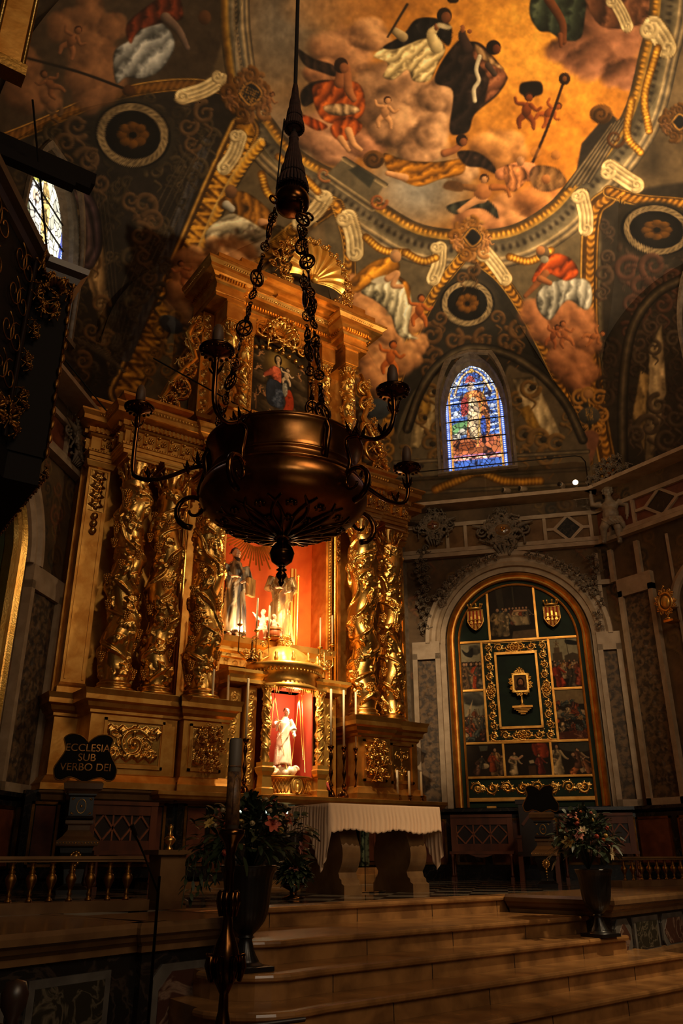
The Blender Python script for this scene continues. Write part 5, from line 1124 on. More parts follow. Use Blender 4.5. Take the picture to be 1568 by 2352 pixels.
# painted scenes
DARK = (34, 25, 17)
def scene_(x0, x1, z0, z1, seed, kind, round_top=False):
    w, hh = x1-x0, z1-z0; p = Paint(0, 0, w, hh, 150, DARK, seed); rs = np.random.RandomState(seed); p.a *= 1+p.n1[..., None]*.8
    cols = [(150, 66, 34), (96, 84, 66), (120, 62, 32), (74, 78, 72), (168, 120, 62), (88, 52, 40), (196, 160, 112), (60, 66, 60)]; sk = (206, 152, 108)
    if kind == 'walk':
        p.poly([(0, 0), (w, 0), (w, hh*.42), (0, hh*.4)], (176, 162, 126), smooth=False); p.cloud(w*.7, hh*.15, w*.3, hh*.12, (90, 84, 70)); p.poly([(.02, hh*.12), (w*.3, hh*.2), (w*.6, hh*.1), (w*.55, hh*.3), (w*.2, hh*.26)], (40, 36, 32))
        for i in range(9): p.ell(w*(.1+.1*i), hh*(.42+.03*(i % 2)), w*.045, hh*.03, (104, 74, 50))
        for x, c in ((.22, (124, 112, 86)), (.45, (112, 94, 66)), (.72, (178, 70, 32)), (.9, (96, 84, 70)), (.1, (110, 80, 50))): p.figure(x*w, hh*.97, hh*.56, 0, sk, c)
    elif kind == 'castle':
        p.poly([(0, 0), (w, 0), (w, hh*.45), (0, hh*.45)], (176, 164, 128), smooth=False); p.poly([(w*.08, hh*.3), (w*.42, hh*.28), (w*.44, hh*.6), (w*.06, hh*.6)], (96, 76, 52), smooth=False); p.poly([(w*.14, hh*.18), (w*.34, hh*.18), (w*.34, hh*.3), (w*.14, hh*.3)], (112, 88, 60), smooth=False); p.putto(w*.25, hh*.16, hh*.12, 0, (150, 120, 80))
        p.poly([(w*.6, hh*.03), (w, hh*.08), (w, hh*.15), (w*.62, hh*.12)], (36, 34, 32)); p.limb([(w*.6, 0), (w*.66, hh*.4)], .006, (60, 46, 30)); p.poly([(w*.5, hh*.36), (w*.8, hh*.3), (w, hh*.34), (w, hh*.5), (w*.5, hh*.5)], (88, 72, 52), smooth=False)
        for i in range(14): p.figure(w*(.1+.062*i), hh*(.74+.04*(i % 3)), hh*.3, rs.uniform(-.1, .1), sk, cols[rs.randint(8)])
        p.figure(w*.28, hh*.97, hh*.48, -.2, sk, (160, 52, 26)); p.figure(w*.66, hh*.98, hh*.42, .1, sk, (80, 66, 50)); p.figure(w*.9, hh*.95, hh*.42, .2, sk, (140, 60, 36))
    elif kind == 'battle':
        p.poly([(0, 0), (w, 0), (w, hh*.5), (0, hh*.5)], (150, 138, 108), smooth=False); p.cloud(w*.5, hh*.15, w*.5, hh*.15, (74, 70, 60)); p.poly([(.02, hh*.48), (w*.45, hh*.16), (w*.3, hh*.42)], (190, 160, 116), smooth=False)
        for i in range(26): p.figure(rs.uniform(.05, .95)*w, hh*rs.uniform(.6, .98), hh*.26, rs.uniform(-1.3, 1.3), sk, cols[rs.randint(8)])
        for i in range(8): a = rs.uniform(-1, 1); x = rs.uniform(0, 1)*w; p.limb([(x, hh*.8), (x+a*.1, hh*.35)], .005, (90, 70, 46))
    elif kind == 'sky':
        p.poly([(0, 0), (w, 0), (w, hh*.3), (0, hh*.3)], (150, 122, 80), smooth=False)
        for i in range(5): p.cloud(w*(.1+.2*i), hh*.5, w*.16, hh*.08, (176, 146, 104))
        for i in range(30): p.figure(rs.uniform(.05, .95)*w, hh*rs.uniform(.2, .98), hh*.2, rs.uniform(-3, 3), sk, cols[rs.randint(8)])
        p.poly([(0, hh*.86), (w, hh*.84), (w, hh), (0, hh)], (120, 52, 30), al=.6)
    elif kind == 'supper':
        p.poly([(w*.18, 0), (w*.3, 0), (w*.34, hh*.5), (w*.22, hh*.5)], (70, 60, 44), al=.7); p.limb([(w*.55, 0), (w*.56, hh*.5)], w*.02, (60, 52, 38))
        for i in range(8): p.figure(w*(.3+.075*i), hh*.74, hh*.32, 0, sk, cols[rs.randint(8)])
        p.poly([(w*.48, hh*.58), (w*.84, hh*.6), (w*.88, hh*.76), (w*.56, hh*.76)], (184, 158, 114), smooth=False, folds=40, amp=.2); p.limb([(w*.55, hh*.5), (w*.82, hh*.5)], hh*.018, sk)
        p.figure(w*.12, hh*.92, hh*.5, .1, sk, (120, 96, 60)); p.figure(w*.28, hh*.92, hh*.5, .15, sk, (150, 126, 88)); p.poly([(w*.5, hh*.86), (w, hh*.84), (w, hh), (w*.46, hh)], (110, 88, 62), smooth=False)
    elif kind == 'nativity':
        p.poly([(w*.35, hh*.05), (w*.6, hh*.05), (w*.58, hh*.2), (w*.38, hh*.22)], (96, 92, 74), smooth=False); p.ell(w*.48, hh*.68, w*.13, hh*.09, (206, 176, 128)); p.figure(w*.22, hh*.92, hh*.55, .4, sk, (90, 60, 44)); p.figure(w*.38, hh*.75, hh*.4, .1, sk, (70, 60, 48)); p.figure(w*.78, hh*.97, hh*.85, 0, sk, (150, 110, 66)); p.figure(w*.92, hh*.95, hh*.6, .1, sk, (100, 74, 52)); p.figure(w*.7, hh*.85, hh*.6, 0, (160, 90, 50), (150, 66, 34))
    elif kind == 'annun':
        p.poly([(w*.62, 0), (w*.92, 0), (w*.95, hh*.45), (w*.66, hh*.4)], (150, 56, 26), folds=40); p.figure(w*.16, hh*.96, hh*.7, .1, sk, (180, 150, 106)); p.limb([(w*.12, hh*.45), (w*.26, hh*.5), (w*.38, hh*.4)], hh*.035, sk); p.figure(w*.78, hh*.95, hh*.6, -.1, sk, (120, 46, 34)); p.poly([(w*.52, hh*.55), (w*.62, hh*.52), (w*.64, hh*.62), (w*.54, hh*.64)], (196, 172, 130), smooth=False); p.poly([(w*.5, hh*.7), (w*.66, hh*.7), (w*.66, hh), (w*.5, hh)], (80, 52, 34), smooth=False)
    else:
        p.figure(w*.12, hh*.97, hh*.9, 0, sk, (186, 156, 110)); p.poly([(w*.25, 0), (w*.95, 0), (w*.95, hh*.3), (w*.3, hh*.25)], (70, 66, 54)); p.figure(w*.45, hh*.96, hh*.55, .9, sk, (176, 98, 48)); p.figure(w*.82, hh*.9, hh*.7, -.25, sk, (160, 130, 92)); p.figure(w*.66, hh*.8, hh*.6, 0, sk, (90, 56, 38)); p.figure(w*.95, hh*.95, hh*.5, -.4, sk, (130, 80, 46)); p.ell(w*.55, hh*.4, w*.05, hh*.06, sk)
    cl = (lambda x, z: (x+x0)**2+(z+z0-zs)**2 < RI**2) if round_top else None
    return canvas('painted_scene', p, w, hh, M['paint'], SA, (x0, -.03, z0), 110, clip=cl, thick=.015)
scene_(-RI, -.77, 4.74, 5.71, 1, 'walk'); scene_(-RI, -.77, 3.68, 4.7, 2, 'battle'); scene_(.64, RI, 4.7, 5.71, 3, 'castle'); scene_(.64, RI, 3.68, 4.66, 4, 'sky')
scene_(-.54, .4, 5.75, 6.95, 5, 'supper', True); scene_(-RI, -.48, 3.02, 3.64, 6, 'nativity'); scene_(-.44, .44, 3.02, 3.64, 7, 'annun'); scene_(.48, RI, 3.02, 3.64, 8, 'prayer')
# crowned striped shields
def shield(label, x, z):
    t = thing('crowned_shield', label, 'coat of arms', at(FB, 2.27+x, .02, z), FB[1], None)
    w = .33; hh = .42; p = Paint(0, 0, w, hh, 220, (214, 160, 74), 5)
    for k in range(4): p.band([(w*(.16+.225*k), 0), (w*(.16+.225*k), hh)], w*.105, [(-1, (150, 44, 22)), (1, (150, 44, 22))])
    def out(xx, zz): u = abs(xx-w/2)/(w/2); return (zz > hh*.28*(u**2.2)*.9-.0) & ~((zz < hh*.2) & (u > .0) & (zz < .16*u*hh*1.6))
    canvas('shield_field', p, w, hh, M['paint'], t, (-w/2, -.06, -hh/2), 130, clip=lambda a, b: b > hh*.34*(np.abs(a-w/2)/(w/2))**2.5, thick=.05)
    m = MB(); pts = [(-w/2, -.07, hh/2), (-w/2, -.07, -hh*.1), (-w*.3, -.07, -hh*.36), (0, -.07, -hh*.54), (w*.3, -.07, -hh*.36), (w/2, -.07, -hh*.1), (w/2, -.07, hh/2)]; m.tube(pts, .012, 6, True); m.build('shield_rim', M['gold'], t)
    m = MB()
    for k in (-1, 0, 1): m.box(k*.085-.018, k*.085+.018, -.1, -.05, -.07+.03*(k == 0), .07+.04*(k == 0)); m.box(k*.085-.03, k*.085+.03, -.1, -.05, -.08, -.05)
    m.tube([(-.14, -.1, -.02), (.0, -.11, .0), (.14, -.1, -.02)], .012, 6); m.tube([(-.05, -.1, -.18), (0, -.1, .02), (.05, -.1, -.18)], .012, 6); m.build('castle_charge', M['gold_pale'], t)
    m = MB(); n = 24
    m.lathe([(.125, hh/2+.02), (.13, hh/2+.02), (.135, hh/2+.05), (.13, hh/2+.06), (.11, hh/2+.06)], n=24)
    for k in range(9): a = 2*PI*k/9; m.tube([(.125*math.cos(a), .125*math.sin(a)*.5, hh/2+.05), (.15*math.cos(a), .15*math.sin(a)*.5, hh/2+.11)], [.018, .01], 6); m.ball((.155*math.cos(a), .155*math.sin(a)*.5, hh/2+.13), .022, 8, 6)
    m.v = [np.stack([v[:, 0], v[:, 1]*.6-.05, v[:, 2]], 1) for v in m.v]
    m.build('crown', M['gold_pale'], t)
    return t
shield('crowned coat of arms with red and gold stripes, left of the two in the arch', -.83, 6.18); shield('crowned coat of arms with red and gold stripes, right of the two in the arch', .75, 6.16)
# the holy face in its scrolled gilt frame on a bracket
t = thing('icon_bracket', 'small stepped gilt bracket under the framed bearded face', 'bracket', at(FB, 2.27-.01, .09, 4.2), FB[1])
m = MB()
for w, z0, z1, d in ((.05, 0, .03, .06), (.09, .03, .06, .1), (.13, .06, .085, .13), (.17, .085, .11, .16), (.2, .11, .15, .2)): m.box(-w, w, -d, 0, z0, z1)
m.build('stepped_console', M['gold_flat'], t)
t = thing('framed_icon', 'bearded face painted on a panel in a scrolled gilt frame on a small foot', 'icon', at(FB, 2.27-.01, -.02, 4.35), FB[1])
p = Paint(0, 0, .26, .32, 300, (104, 74, 42), 3); p.ell(.13, .16, .085, .12, (44, 26, 16), vol=.2); p.poly([(.04, .32), (.06, .24), (.2, .24), (.22, .32)], (70, 34, 22)); p.ell(.13, .15, .052, .075, (190, 120, 72)); p.ell(.13, .215, .035, .035, (60, 34, 20)); p.poly([(.128, .14), (.122, .175), (.14, .175)], (214, 146, 92), al=.7); p.ell(.108, .14, .012, .006, (40, 24, 16)); p.ell(.152, .14, .012, .006, (40, 24, 16)); p.band([(.11, .19), (.15, .19)], .01, [(-1, (110, 50, 34)), (1, (90, 40, 28))])
canvas('painted_face', p, .26, .32, M['paint'], t, (-.13, -.03, .3), 220, thick=.015)
m = MB(); 
for q in ((-.16, .16, .27, .305), (-.16, .16, .615, .65), (-.16, -.125, .27, .65), (.125, .16, .27, .65)): m.box(q[0], q[1], -.06, 0, q[2], q[3])
for k in range(16):
    a = 2*PI*k/16; x = .19*math.cos(a)*1.05; z = .46+.225*math.sin(a); scroll3(m, (x, -.03, z), .04, a, 1 if k % 2 else -1, .014)
for s in (-1, 1): scroll3(m, (s*.06, -.03, .7), .05, PI/2, s, .016)
m.ball((0, -.03, .76), .03); m.build('scrolled_frame', M['gold_pale'], t)
m = MB(); m.lathe([(.07, 0), (.07, .015), (.04, .03), (.018, .06), (.03, .1), (.018, .14), (.02, .2), (.03, .24), (.02, .28)], n=16); m.build('foot', M['gold_pale'], t)
# gold frame of the matching altar on the left wall
t = thing('left_altar_frame', 'tall gilt moulded arch frame at the far left edge, catching bright light', 'altar frame', at(FB2, 1.35, .1, 0), FB2[1])
m = MB(); prof = [(0, .02), (0, -.14), (.03, -.2), (.09, -.22), (.12, -.14), (.17, -.2), (.23, -.24), (.3, -.2), (.32, .02)]; rr = 1.08; m.archband(prof, 0, rr, 5.7, n=50); n = len(prof)
for s in (-1, 1): V = [(s*(rr+o), y, z) for z in (2.44, 5.7) for o, y in prof]; m.add(V, [(i, (i+1) % n, n+(i+1) % n, n+i) for i in range(n)])
m.build('moulded_frame', M['gold'], t)
m = MB(); m.prism([(1.05, 2.44)]+[(1.07*math.cos(a), 5.7+1.07*math.sin(a)) for a in np.linspace(0, PI, 30)]+[(-1.05, 2.44)], 0, .05); m.build('dark_canvas', M['green_panel'], t)
# ---------------------------------------------------------------- the great gilded altarpiece; local x from its axis, y = 0 at the wall
RX, RY = 7.2, 13.3
RT = thing('altarpiece', 'towering gilded altarpiece with vine-wrapped twisted columns and an upper storey reaching the vault', 'altarpiece', (RX, RY, 0))
G, GF, GD, GP = M['gold'], M['gold_flat'], M['gold_dark'], M['gold_pale']
def solomonic(h, r, seed, res=80, turns=3.2, hand=1):
    """twisted shaft as one closed skin with the vine carved on it; returns mesh arrays and places for grapes"""
    W = 2*PI*r; g = Relief(W, h, res, wrap=True); rs = random.Random(seed); nt = turns*2.2
    for k in range(3):
        P = []
        for i in range(90): z = h*.02+h*.96*i/89; P.append(((W*k/3-hand*W*nt/3*z/h+.09*W*math.sin(z*7+k*2)) , z))
        for i in range(89):
            a, b = P[i], P[i+1]; m_ = max(2, int(math.hypot(a[0]-b[0], a[1]-b[1])/(.02)))
            for j in range(m_): t = j/m_; g.bead((a[0]+(b[0]-a[0])*t) % W, a[1]+(b[1]-a[1])*t, (.03+.008*math.sin(i*.7))*r/.24, 1.5)
    n = int(h/.085)*3
    for i in range(n):
        x = rs.random()*W; z = .06+(h-.12)*i/n; a = rs.uniform(0, 2*PI)
        if i % 3 == 0: g.spiral(x, z, .05, a, 1 if i % 2 else -1, .2, 1.1, False, 1.1)
        else: g.leaf(x, z, .14*min(1, r/.2), a, .46, 1.25, 5); 
    H = g.H; nz, nx = H.shape; z = np.arange(nz)/res; th = np.arange(nx)*2*PI/nx; TH, Z = np.meshgrid(th, z)
    env = np.clip(np.minimum(Z, h-Z)/.25, 0, 1); ph = hand*2*PI*turns*Z/h
    rr = r*(1-.13*(1-env*.3)*0)+H*1.15+.012*np.cos(TH*1-ph)*0
    off = r*.2*env
    X = rr*.93*np.cos(TH)+off*np.cos(ph); Y = rr*.93*np.sin(TH)+off*np.sin(ph)
    grapes = []
    for i in range(int(h/.21)):
        zz = .2+(h-.4)*i/max(1, int(h/.21)-1); pz = hand*2*PI*turns*zz/h; a = rs.choice([-2.6, -.4, -1.6, .2, -3.0]) + rs.uniform(-.25, .25)
        grapes.append((r*1.1*math.cos(a)+off.max()*math.cos(pz), r*1.1*math.sin(a)+off.max()*math.sin(pz), zz))
    return np.stack([X.ravel(), Y.ravel(), Z.ravel()], 1), grid_faces(nx, nz, True), grapes
def grape_bunch_mb(seed=1):
    m = MB(); rs = random.Random(seed)
    for lev in range(6):
        rr = .05*(1-lev/6.5); n = max(1, int(8-lev))
        for i in range(n): a = 2*PI*i/n+lev; m.ball((rr*math.cos(a), rr*math.sin(a), -lev*.026), .018, 7, 5)
    m.tube([(0, 0, .0), (.005, 0, .04)], .008, 6)
    return m
def capital(m, r, z, k=1.0):
    """corinthian bell, two tiers of leaves, corner volutes, abacus"""
    m.lathe([(r*.82, z-.03), (r*.9, z), (r*.82, z+.03), (r*.78, z+.05), (r*.8, z+.18*k), (r*.98, z+.33*k), (r*1.0, z+.35*k)], n=20)
    for tier, (n, z0, hh, rr) in enumerate([(8, .03, .15, .86), (8, .12, .18, .9)]):
        for i in range(n):
            a = 2*PI*(i+.5*tier)/n; c, s = math.cos(a), math.sin(a); q = lambda d, zz: (c*r*d, s*r*d, z+zz*k)
            m.tube([q(rr-.06, z0), q(rr+.08, z0+hh*.5), q(rr+.16, z0+hh*.9), q(rr+.36, z0+hh*.95), q(rr+.38, z0+hh*.75)], [r*.14, r*.19, r*.15, r*.12, r*.05], 6, flat=.5)
    for i in range(4):
        a = PI/4+i*PI/2; c, s = math.cos(a), math.sin(a)
        P = []
        for j in range(14): t = j/13; b = PI*.5-t*2*PI*1.2; q = .26*r*(1-.75*t); P.append((c*(r*1.16+q*math.cos(b)), s*(r*1.16+q*math.cos(b)), z+.27*k+q*math.sin(b)))
        m.tube(P, [r*.1, r*.07], 7)
        m.tube([(c*r*.7, s*r*.7, z+.2*k), (c*r*1.0, s*r*1.0, z+.33*k), (c*r*1.2, s*r*1.2, z+.34*k)], r*.08, 6)
    m.square([(r*1.0, z+.34*k), (r*1.12, z+.345*k), (r*1.12, z+.38*k), (r*1.18, z+.39*k), (r*1.18, z+.42*k)])
def column(x, y, z0, z1, r, seed, hand=1, share=None, big=True):
    """base, twisted vine-clad shaft, capital; z1 = top of the capital"""
    capk = 1.0 if big else .6; zb_ = .2*r/.24; zc = z1-.42*capk
    if share is None:
        V, F, grapes = solomonic(zc-z0-zb_, r, seed, 80 if big else 100, 3.2 if big else 3, hand); o = np_mesh('twisted_shaft', V, F, G, RT); o.location = (x, y, z0+zb_)
        m = MB(); m.square([(r*1.28, 0), (r*1.28, zb_*.25)]); m.lathe([(r*1.22, zb_*.25), (r*1.26, zb_*.38), (r*1.22, zb_*.52), (r*1.06, zb_*.56), (r*1.02, zb_*.66), (r*1.1, zb_*.74), (r*1.1, zb_*.84), (r*.98, zb_*.9), (r*.92, zb_*1.05)], n=28); b = m.build('column_base', G, o); b.location = (0, 0, -zb_)
        m = MB(); capital(m, r, 0, capk); c = m.build('capital', G, o); c.location = (0, 0, zc-z0-zb_)
        gm = grape_bunch_mb(seed).build('grape_bunch', G, o); gm.location = grapes[0]
        for g_ in grapes[1:]: c = gm.copy(); COL.objects.link(c); c.parent = o; c.location = g_
        if not big: 
            for ch in [c for c in COL.objects if c.parent == o and c.name.startswith('grape')]: ch.scale = (.75,)*3
        return o
    o = dup(share, None); o.location = (x, y, z0+zb_); return o
# plan of the main storey: x, y of the five visible columns
COLS = [(-3.0, -1.02), (-2.35, -1.02), (-1.6, -1.12), (1.64, -1.12), (2.42, -.98)]
c1 = column(*COLS[0], 3.84, 7.8, .24, 1); column(*COLS[1], 3.84, 7.8, .24, 2, -1); column(*COLS[2], 3.84, 7.8, .25, 3); column(*COLS[3], 3.84, 7.8, .25, 4, -1); column(*COLS[4], 3.84, 7.8, .22, 5)
# ---------- pedestal storey with carved panels
YL = [(-3.75, -.3), (-3.75, -.72), (-3.4, -.72), (-3.4, -1.34), (-2.06, -1.34), (-2.06, -1.18), (-2.0, -1.46), (-1.25, -1.46), (-1.25, -.55)]
YR = [(1.25, -.55), (1.28, -1.46), (1.98, -1.46), (2.0, -1.3), (2.72, -1.3), (2.72, -.6), (3.2, -.6), (3.2, -.2)]
base_prof = [(0, 2.46), (.1, 2.46), (.1, 2.56), (.07, 2.6), (.03, 2.66), (0, 2.68), (0, 3.5), (.03, 3.52), (.03, 3.56), (.08, 3.6), (.1, 3.66), (.15, 3.69), (.15, 3.76), (.18, 3.84), (0, 3.84)]
for L_, nm in ((YL, 'pedestal'), (YR, 'pedestal')):
    m = MB(); m.sweep(base_prof, L_[::1] if False else L_[::-1][::-1]); x0, x1 = L_[0][0], L_[-1][0]; m.prism([(p[0], p[1]) for p in L_]+[(x1, -.05), (x0, -.05)], 2.46, 3.83, 'xy'); pd = m.build(nm, GF, RT)
    for a, b in zip(L_[:-1], L_[1:]):
        w_ = abs(b[0]-a[0])
        if w_ > .5 and abs(b[1]-a[1]) < .02:
            mg = .2 if w_ > 1.2 else .1
            x0_, x1_ = min(a[0], b[0])+mg, max(a[0], b[0])-mg
            f = MB()
            for q in ((x0_, x1_, 2.76, 2.8), (x0_, x1_, 3.42, 3.46), (x0_, x0_+.04, 2.76, 3.46), (x1_-.04, x1_, 2.76, 3.46)): f.box(q[0], q[1], a[1]-.035, a[1], q[2], q[3])
            f.build('panel_frame', GF, pd)
            g = Relief(x1_-x0_-.12, .58, 130); 
            if w_ > 1.2: g.spiral(g.w/2, .28, .24, .6, 1, .14, 1.6); [g.spiral(x, z, .1, a0, d, .15, 1.3) for x, z, a0, d in ((.12, .12, 0, 1), (g.w-.12, .12, PI, -1), (.12, .46, 0, -1), (g.w-.12, .46, PI, 1), (g.w*.28, .3, 1, 1), (g.w*.74, .28, 2, -1))]; [g.leaf(g.w*(i+.5)/9, .05 if i % 2 else .53, .16, PI/2 if i % 2 else -PI/2, .4, .8, 3) for i in range(9)]
            elif w_ > .6: g.acanthus(True, 4, .3, .03)
            else: g.acanthus(True, 9, .24, .03)
            g.panel('carved_panel', G, pd, (x0_+.06, a[1]-.005, 2.82), 1.5)
# garlanded brackets with fruit on the inner pedestal blocks
for x, lab in ((-1.6, 0), (1.62, 1)):
    m = MB(); rs = random.Random(9+lab)
    for i in range(60): a = rs.random()*2*PI; rr = .17*math.sqrt(rs.random()); z = 2.86+.55*rs.random(); m.ball((x+rr*math.cos(a)*1.2, -1.5-.14*rs.random()*(1-abs(z-3.1)/.5), z), .028+.022*rs.random(), 8, 6)
    for i in range(7): acanthus_cluster(m, (x+.18*math.cos(i*.9), -1.52, 3.1+.28*math.sin(i*.9)), .12, i+70, 6, .08)
    m.build('fruit_garland', G, RT)
# flat pilasters, back wall of the main storey
for a, b in ((-3.75, -1.3), (1.3, 3.15)): m = MB(); m.box(a, b, -.35, -.02, 3.84, 7.9); m.build('back_wall', GF, RT)
def flat_pilaster(x0, x1, y, z0, z1, orn=True):
    m = MB(); m.box(x0, x1, y, -.3, z0, z1); m.sweep([(0, z0), (.05, z0), (.05, z0+.12), (.02, z0+.16), (0, z0+.2)], [(x0, y+.1), (x0, y), (x1, y), (x1, y+.1)]); 
    for q in ((x0+.04, x0+.07), (x1-.07, x1-.04)): m.box(q[0], q[1], y-.02, y, z0+.25, z1-.9)
    m.sweep([(0, z1-.12), (.03, z1-.1), (.06, z1-.02), (.06, z1), (0, z1)], [(x0, y+.1), (x0, y), (x1, y), (x1, y+.1)])
    o = m.build('pilaster', GF, RT)
    g = Relief(x1-x0-.08, .75, 110); w = g.w
    for k in range(4): g.leaf(w/2, .08+k*.17, .14, PI/2+.5, .45, 1, 3); g.leaf(w/2, .08+k*.17, .14, PI/2-.5, .45, 1, 3); g.bead(w/2, .06+k*.17, .035, 1.2)
    g.panel('pilaster_carving', G, o, (x0+.04, y-.01, z1-.9), 1.3)
    if orn:
        q = MB()
        for k in range(3): q.ball(((x0+x1)/2, y-.05, z1-1.0-k*.13), (.06, .05, .06), 12, 8)
        q.build('pendant_beads', G, o)
flat_pilaster(-3.72, -3.34, -.66, 3.84, 7.8); flat_pilaster(-2.1, -1.95, -.7, 3.84, 7.8, False); flat_pilaster(2.85, 3.15, -.55, 3.84, 7.8); flat_pilaster(1.26, 1.42, -.72, 3.84, 7.8, False)
# gilded half-round edge rolls beside the columns
for x, y in ((-1.97, -.78), (-1.9, -.74), (1.2, -.86), (1.98, -.74)): m = MB(); m.tube([(x, y, 3.86), (x, y, 7.7)], .035, 10); m.build('edge_roll', G, RT)
# beaded frame of the main niche
NW0, NW1 = -1.2, 1.07
for x in (-1.22, 1.08):
    m = MB(); m.box(x-.07, x+.07, -.82, -.3, 3.9, 7.55); m.box(x-.045, x+.045, -.85, -.3, 3.9, 7.55); o = m.build('niche_jamb', GF, RT)
    q = MB(); [q.ball((x, -.86, 3.95+i*.062), (.024, .02, .03), 8, 6) for i in range(58)]; q.build('bead_moulding', G, o)
m = MB(); m.archband([(-.06, -.3), (-.06, -.84), (.07, -.84), (.07, -.3)], -.07, 1.15, 7.3, 0, PI, 30, 1, .55); m.build('niche_arch', GF, RT)
m = MB(); m.box(-1.3, 1.3, -.6, -.1, 7.72, 7.9); m.prism([(-1.3, 7.0), (-1.3, 7.75), (1.2, 7.75), (1.2, 7.0)]+[( -.07+1.15*math.cos(a), 7.3+1.15*.55*math.sin(a)) for a in np.linspace(0, PI, 24)], -.55, -.3); m.build('niche_spandrel', GF, RT)
# red painted niche: curved back and flat side panel
m = MB(); A = np.linspace(0, PI, 24)
V = [(-.07+1.13*math.cos(a), -.35+.85*math.sin(a)*1.0, z) for z in (4.95, 7.9) for a in A]; m.add(V, [(i, i+1, 25+i, 24+i) for i in range(23)], True); m.build('niche_back', M['red'], RT)
m = MB(); m.box(-1.2, 1.06, -.7, .5, 7.88, 7.92); m.box(-1.2, 1.06, -.75, .5, 4.9, 4.96); m.build('niche_floor', GF, RT)
# ---------- main entablature with breaks over the columns
E1 = [(-3.75, -.2), (-3.75, -.74), (-3.36, -.74), (-3.36, -1.3), (-1.99, -1.3), (-1.99, -.9), (-1.92, -.9), (-1.92, -1.4), (-1.3, -1.4), (-1.3, -.75), (1.32, -.75), (1.32, -1.4), (1.96, -1.4), (1.96, -1.28), (2.68, -1.28), (2.68, -.7), (3.15, -.7), (3.15, -.1)]
ent = [(0, 7.8), (0, 7.86), (.02, 7.87), (.02, 7.93), (.04, 7.94), (.04, 7.98), (0, 8.0), (0, 8.22), (.03, 8.24), (.05, 8.27), (.08, 8.27), (.08, 8.36), (.14, 8.38), (.22, 8.4), (.24, 8.41), (.24, 8.49), (.3, 8.55), (.3, 8.58), (0, 8.6)]
m = MB(); m.sweep(ent, E1); m.prism([(p[0], p[1]) for p in E1]+[(3.15, -.02), (-3.75, -.02)], 7.8, 8.59, 'xy'); EN = m.build('entablature', GF, RT)
def along(path, step, off, fn):
    for a, b in zip(path[:-1], path[1:]):
        d = np.array(b)-np.array(a); L = np.hypot(*d)
        if L < .12: continue
        u = d/L; nrm = np.array([u[1], -u[0]]); n = max(1, int((L+2*off*0)/step))
        for i in range(n): p_ = np.array(a)+u*(i+.5)*L/n+nrm*off; fn(p_[0], p_[1], math.atan2(u[1], u[0]))
m = MB(); along(E1, .075, .1, lambda x, y, a: m.xf((x, y, 8.31), a).box(-.02, .02, -.03, .03, -.04, .04)); m.reset(); m.build('dentil_band', G, EN)
m = MB(); along(E1, .055, .27, lambda x, y, a: m.xf((x, y, 8.52), a).ball((0, 0, 0), (.02, .02, .03), 6, 5)); m.reset(); m.build('egg_moulding', G, EN)
m = MB(); along(E1, .045, .05, lambda x, y, a: m.xf((x, y, 7.96), a).ball((0, 0, 0), .015, 6, 4)); m.reset(); m.build('bead_moulding', G, EN)
bm = MB(); bm.box(-.035, .035, -.05, .02, -.1, .1); bm.ball((0, -.05, .06), (.035, .05, .035), 8, 6); bm.ball((0, -.03, -.06), (.03, .035, .03), 8, 6)
fb = bm.build('frieze_bracket', G, EN); fbs = []; along(E1, .2, .02, lambda x, y, a: fbs.append((x, y, a)))
for i, (x, y, a) in enumerate(fbs):
    b = fb if i == 0 else fb.copy()
    if i: COL.objects.link(b); b.parent = EN
    b.location = (x, y, 8.11); b.rotation_euler = (0, 0, a)
m = MB()
def ros(x, y, a): m.xf((x, y, 8.11), a); [m.ball((.04*math.cos(i*PI/3), -.01, .04*math.sin(i*PI/3)), .022, 6, 5) for i in range(6)]; m.ball((0, -.02, 0), .02, 8, 6)
along([(p[0]+.1, p[1]) for p in E1], .2, .02, ros); m.reset(); m.build('frieze_rosettes', G, EN)
# impost blocks between capitals and entablature carry a carved square
for x, y in COLS: 
    m = MB(); m.box(x-.26, x+.26, y-.27, y+.27, 7.79, 7.83); m.build('abacus_block', GF, RT)
# ---------- upper storey
for x0, x1, y0 in [(-3.75, -3.4, -.6), (-3.35, -2.2, -1.1), (1.45, 2.5, -1.1)]:
    m = MB(); m.box(x0, x1, y0, -.1, 8.6, 8.95); P_ = [(x0, -.1), (x0, y0), (x1, y0), (x1, -.1)]; m.sweep([(0, 8.62), (.04, 8.62), (.03, 8.7), (0, 8.72)], P_); m.sweep([(0, 8.9), (.03, 8.92), (.08, 8.97), (.08, 9.02), (0, 9.03)], P_); m.box(x0, x1, y0, -.1, 8.95, 9.02); m.box(x0+.12, x1-.12, y0-.02, y0, 8.74, 8.88); m.build('attic_block', GF, RT)
m = MB(); m.box(-1.85, 1.9, -.75, -.1, 8.6, 9.25); m.sweep([(0, 9.15), (.06, 9.18), (.1, 9.25), (0, 9.27)], [(-1.85, -.1), (-1.85, -.75), (1.9, -.75), (1.9, -.1)]); m.box(-1.8, 1.85, -.45, -.1, 9.2, 12.3); m.build('attic_wall', GF, RT)
for x, y, sd in ((1.42, -1.0, 11), (.95, -.8, 12), (-1.42, -1.0, 13), (-1.0, -.8, 14)):
    column(x, y, 9.4, 11.35, .13, sd, 1, big=False); m = MB(); m.box(x-.2, x+.2, y-.2, -.3, 8.95, 9.4); m.sweep([(0, 9.3), (.04, 9.33), (.05, 9.4), (0, 9.41)], [(x-.2, -.3), (x-.2, y-.2), (x+.2, y-.2), (x+.2, -.3)]); m.build('attic_pedestal', GF, RT); m = MB(); m.box(x-.17, x+.17, y-.17, -.3, 11.35, 11.75); m.box(x-.2, x+.2, y-.2, -.3, 11.7, 11.76); m.build('attic_impost', GF, RT)
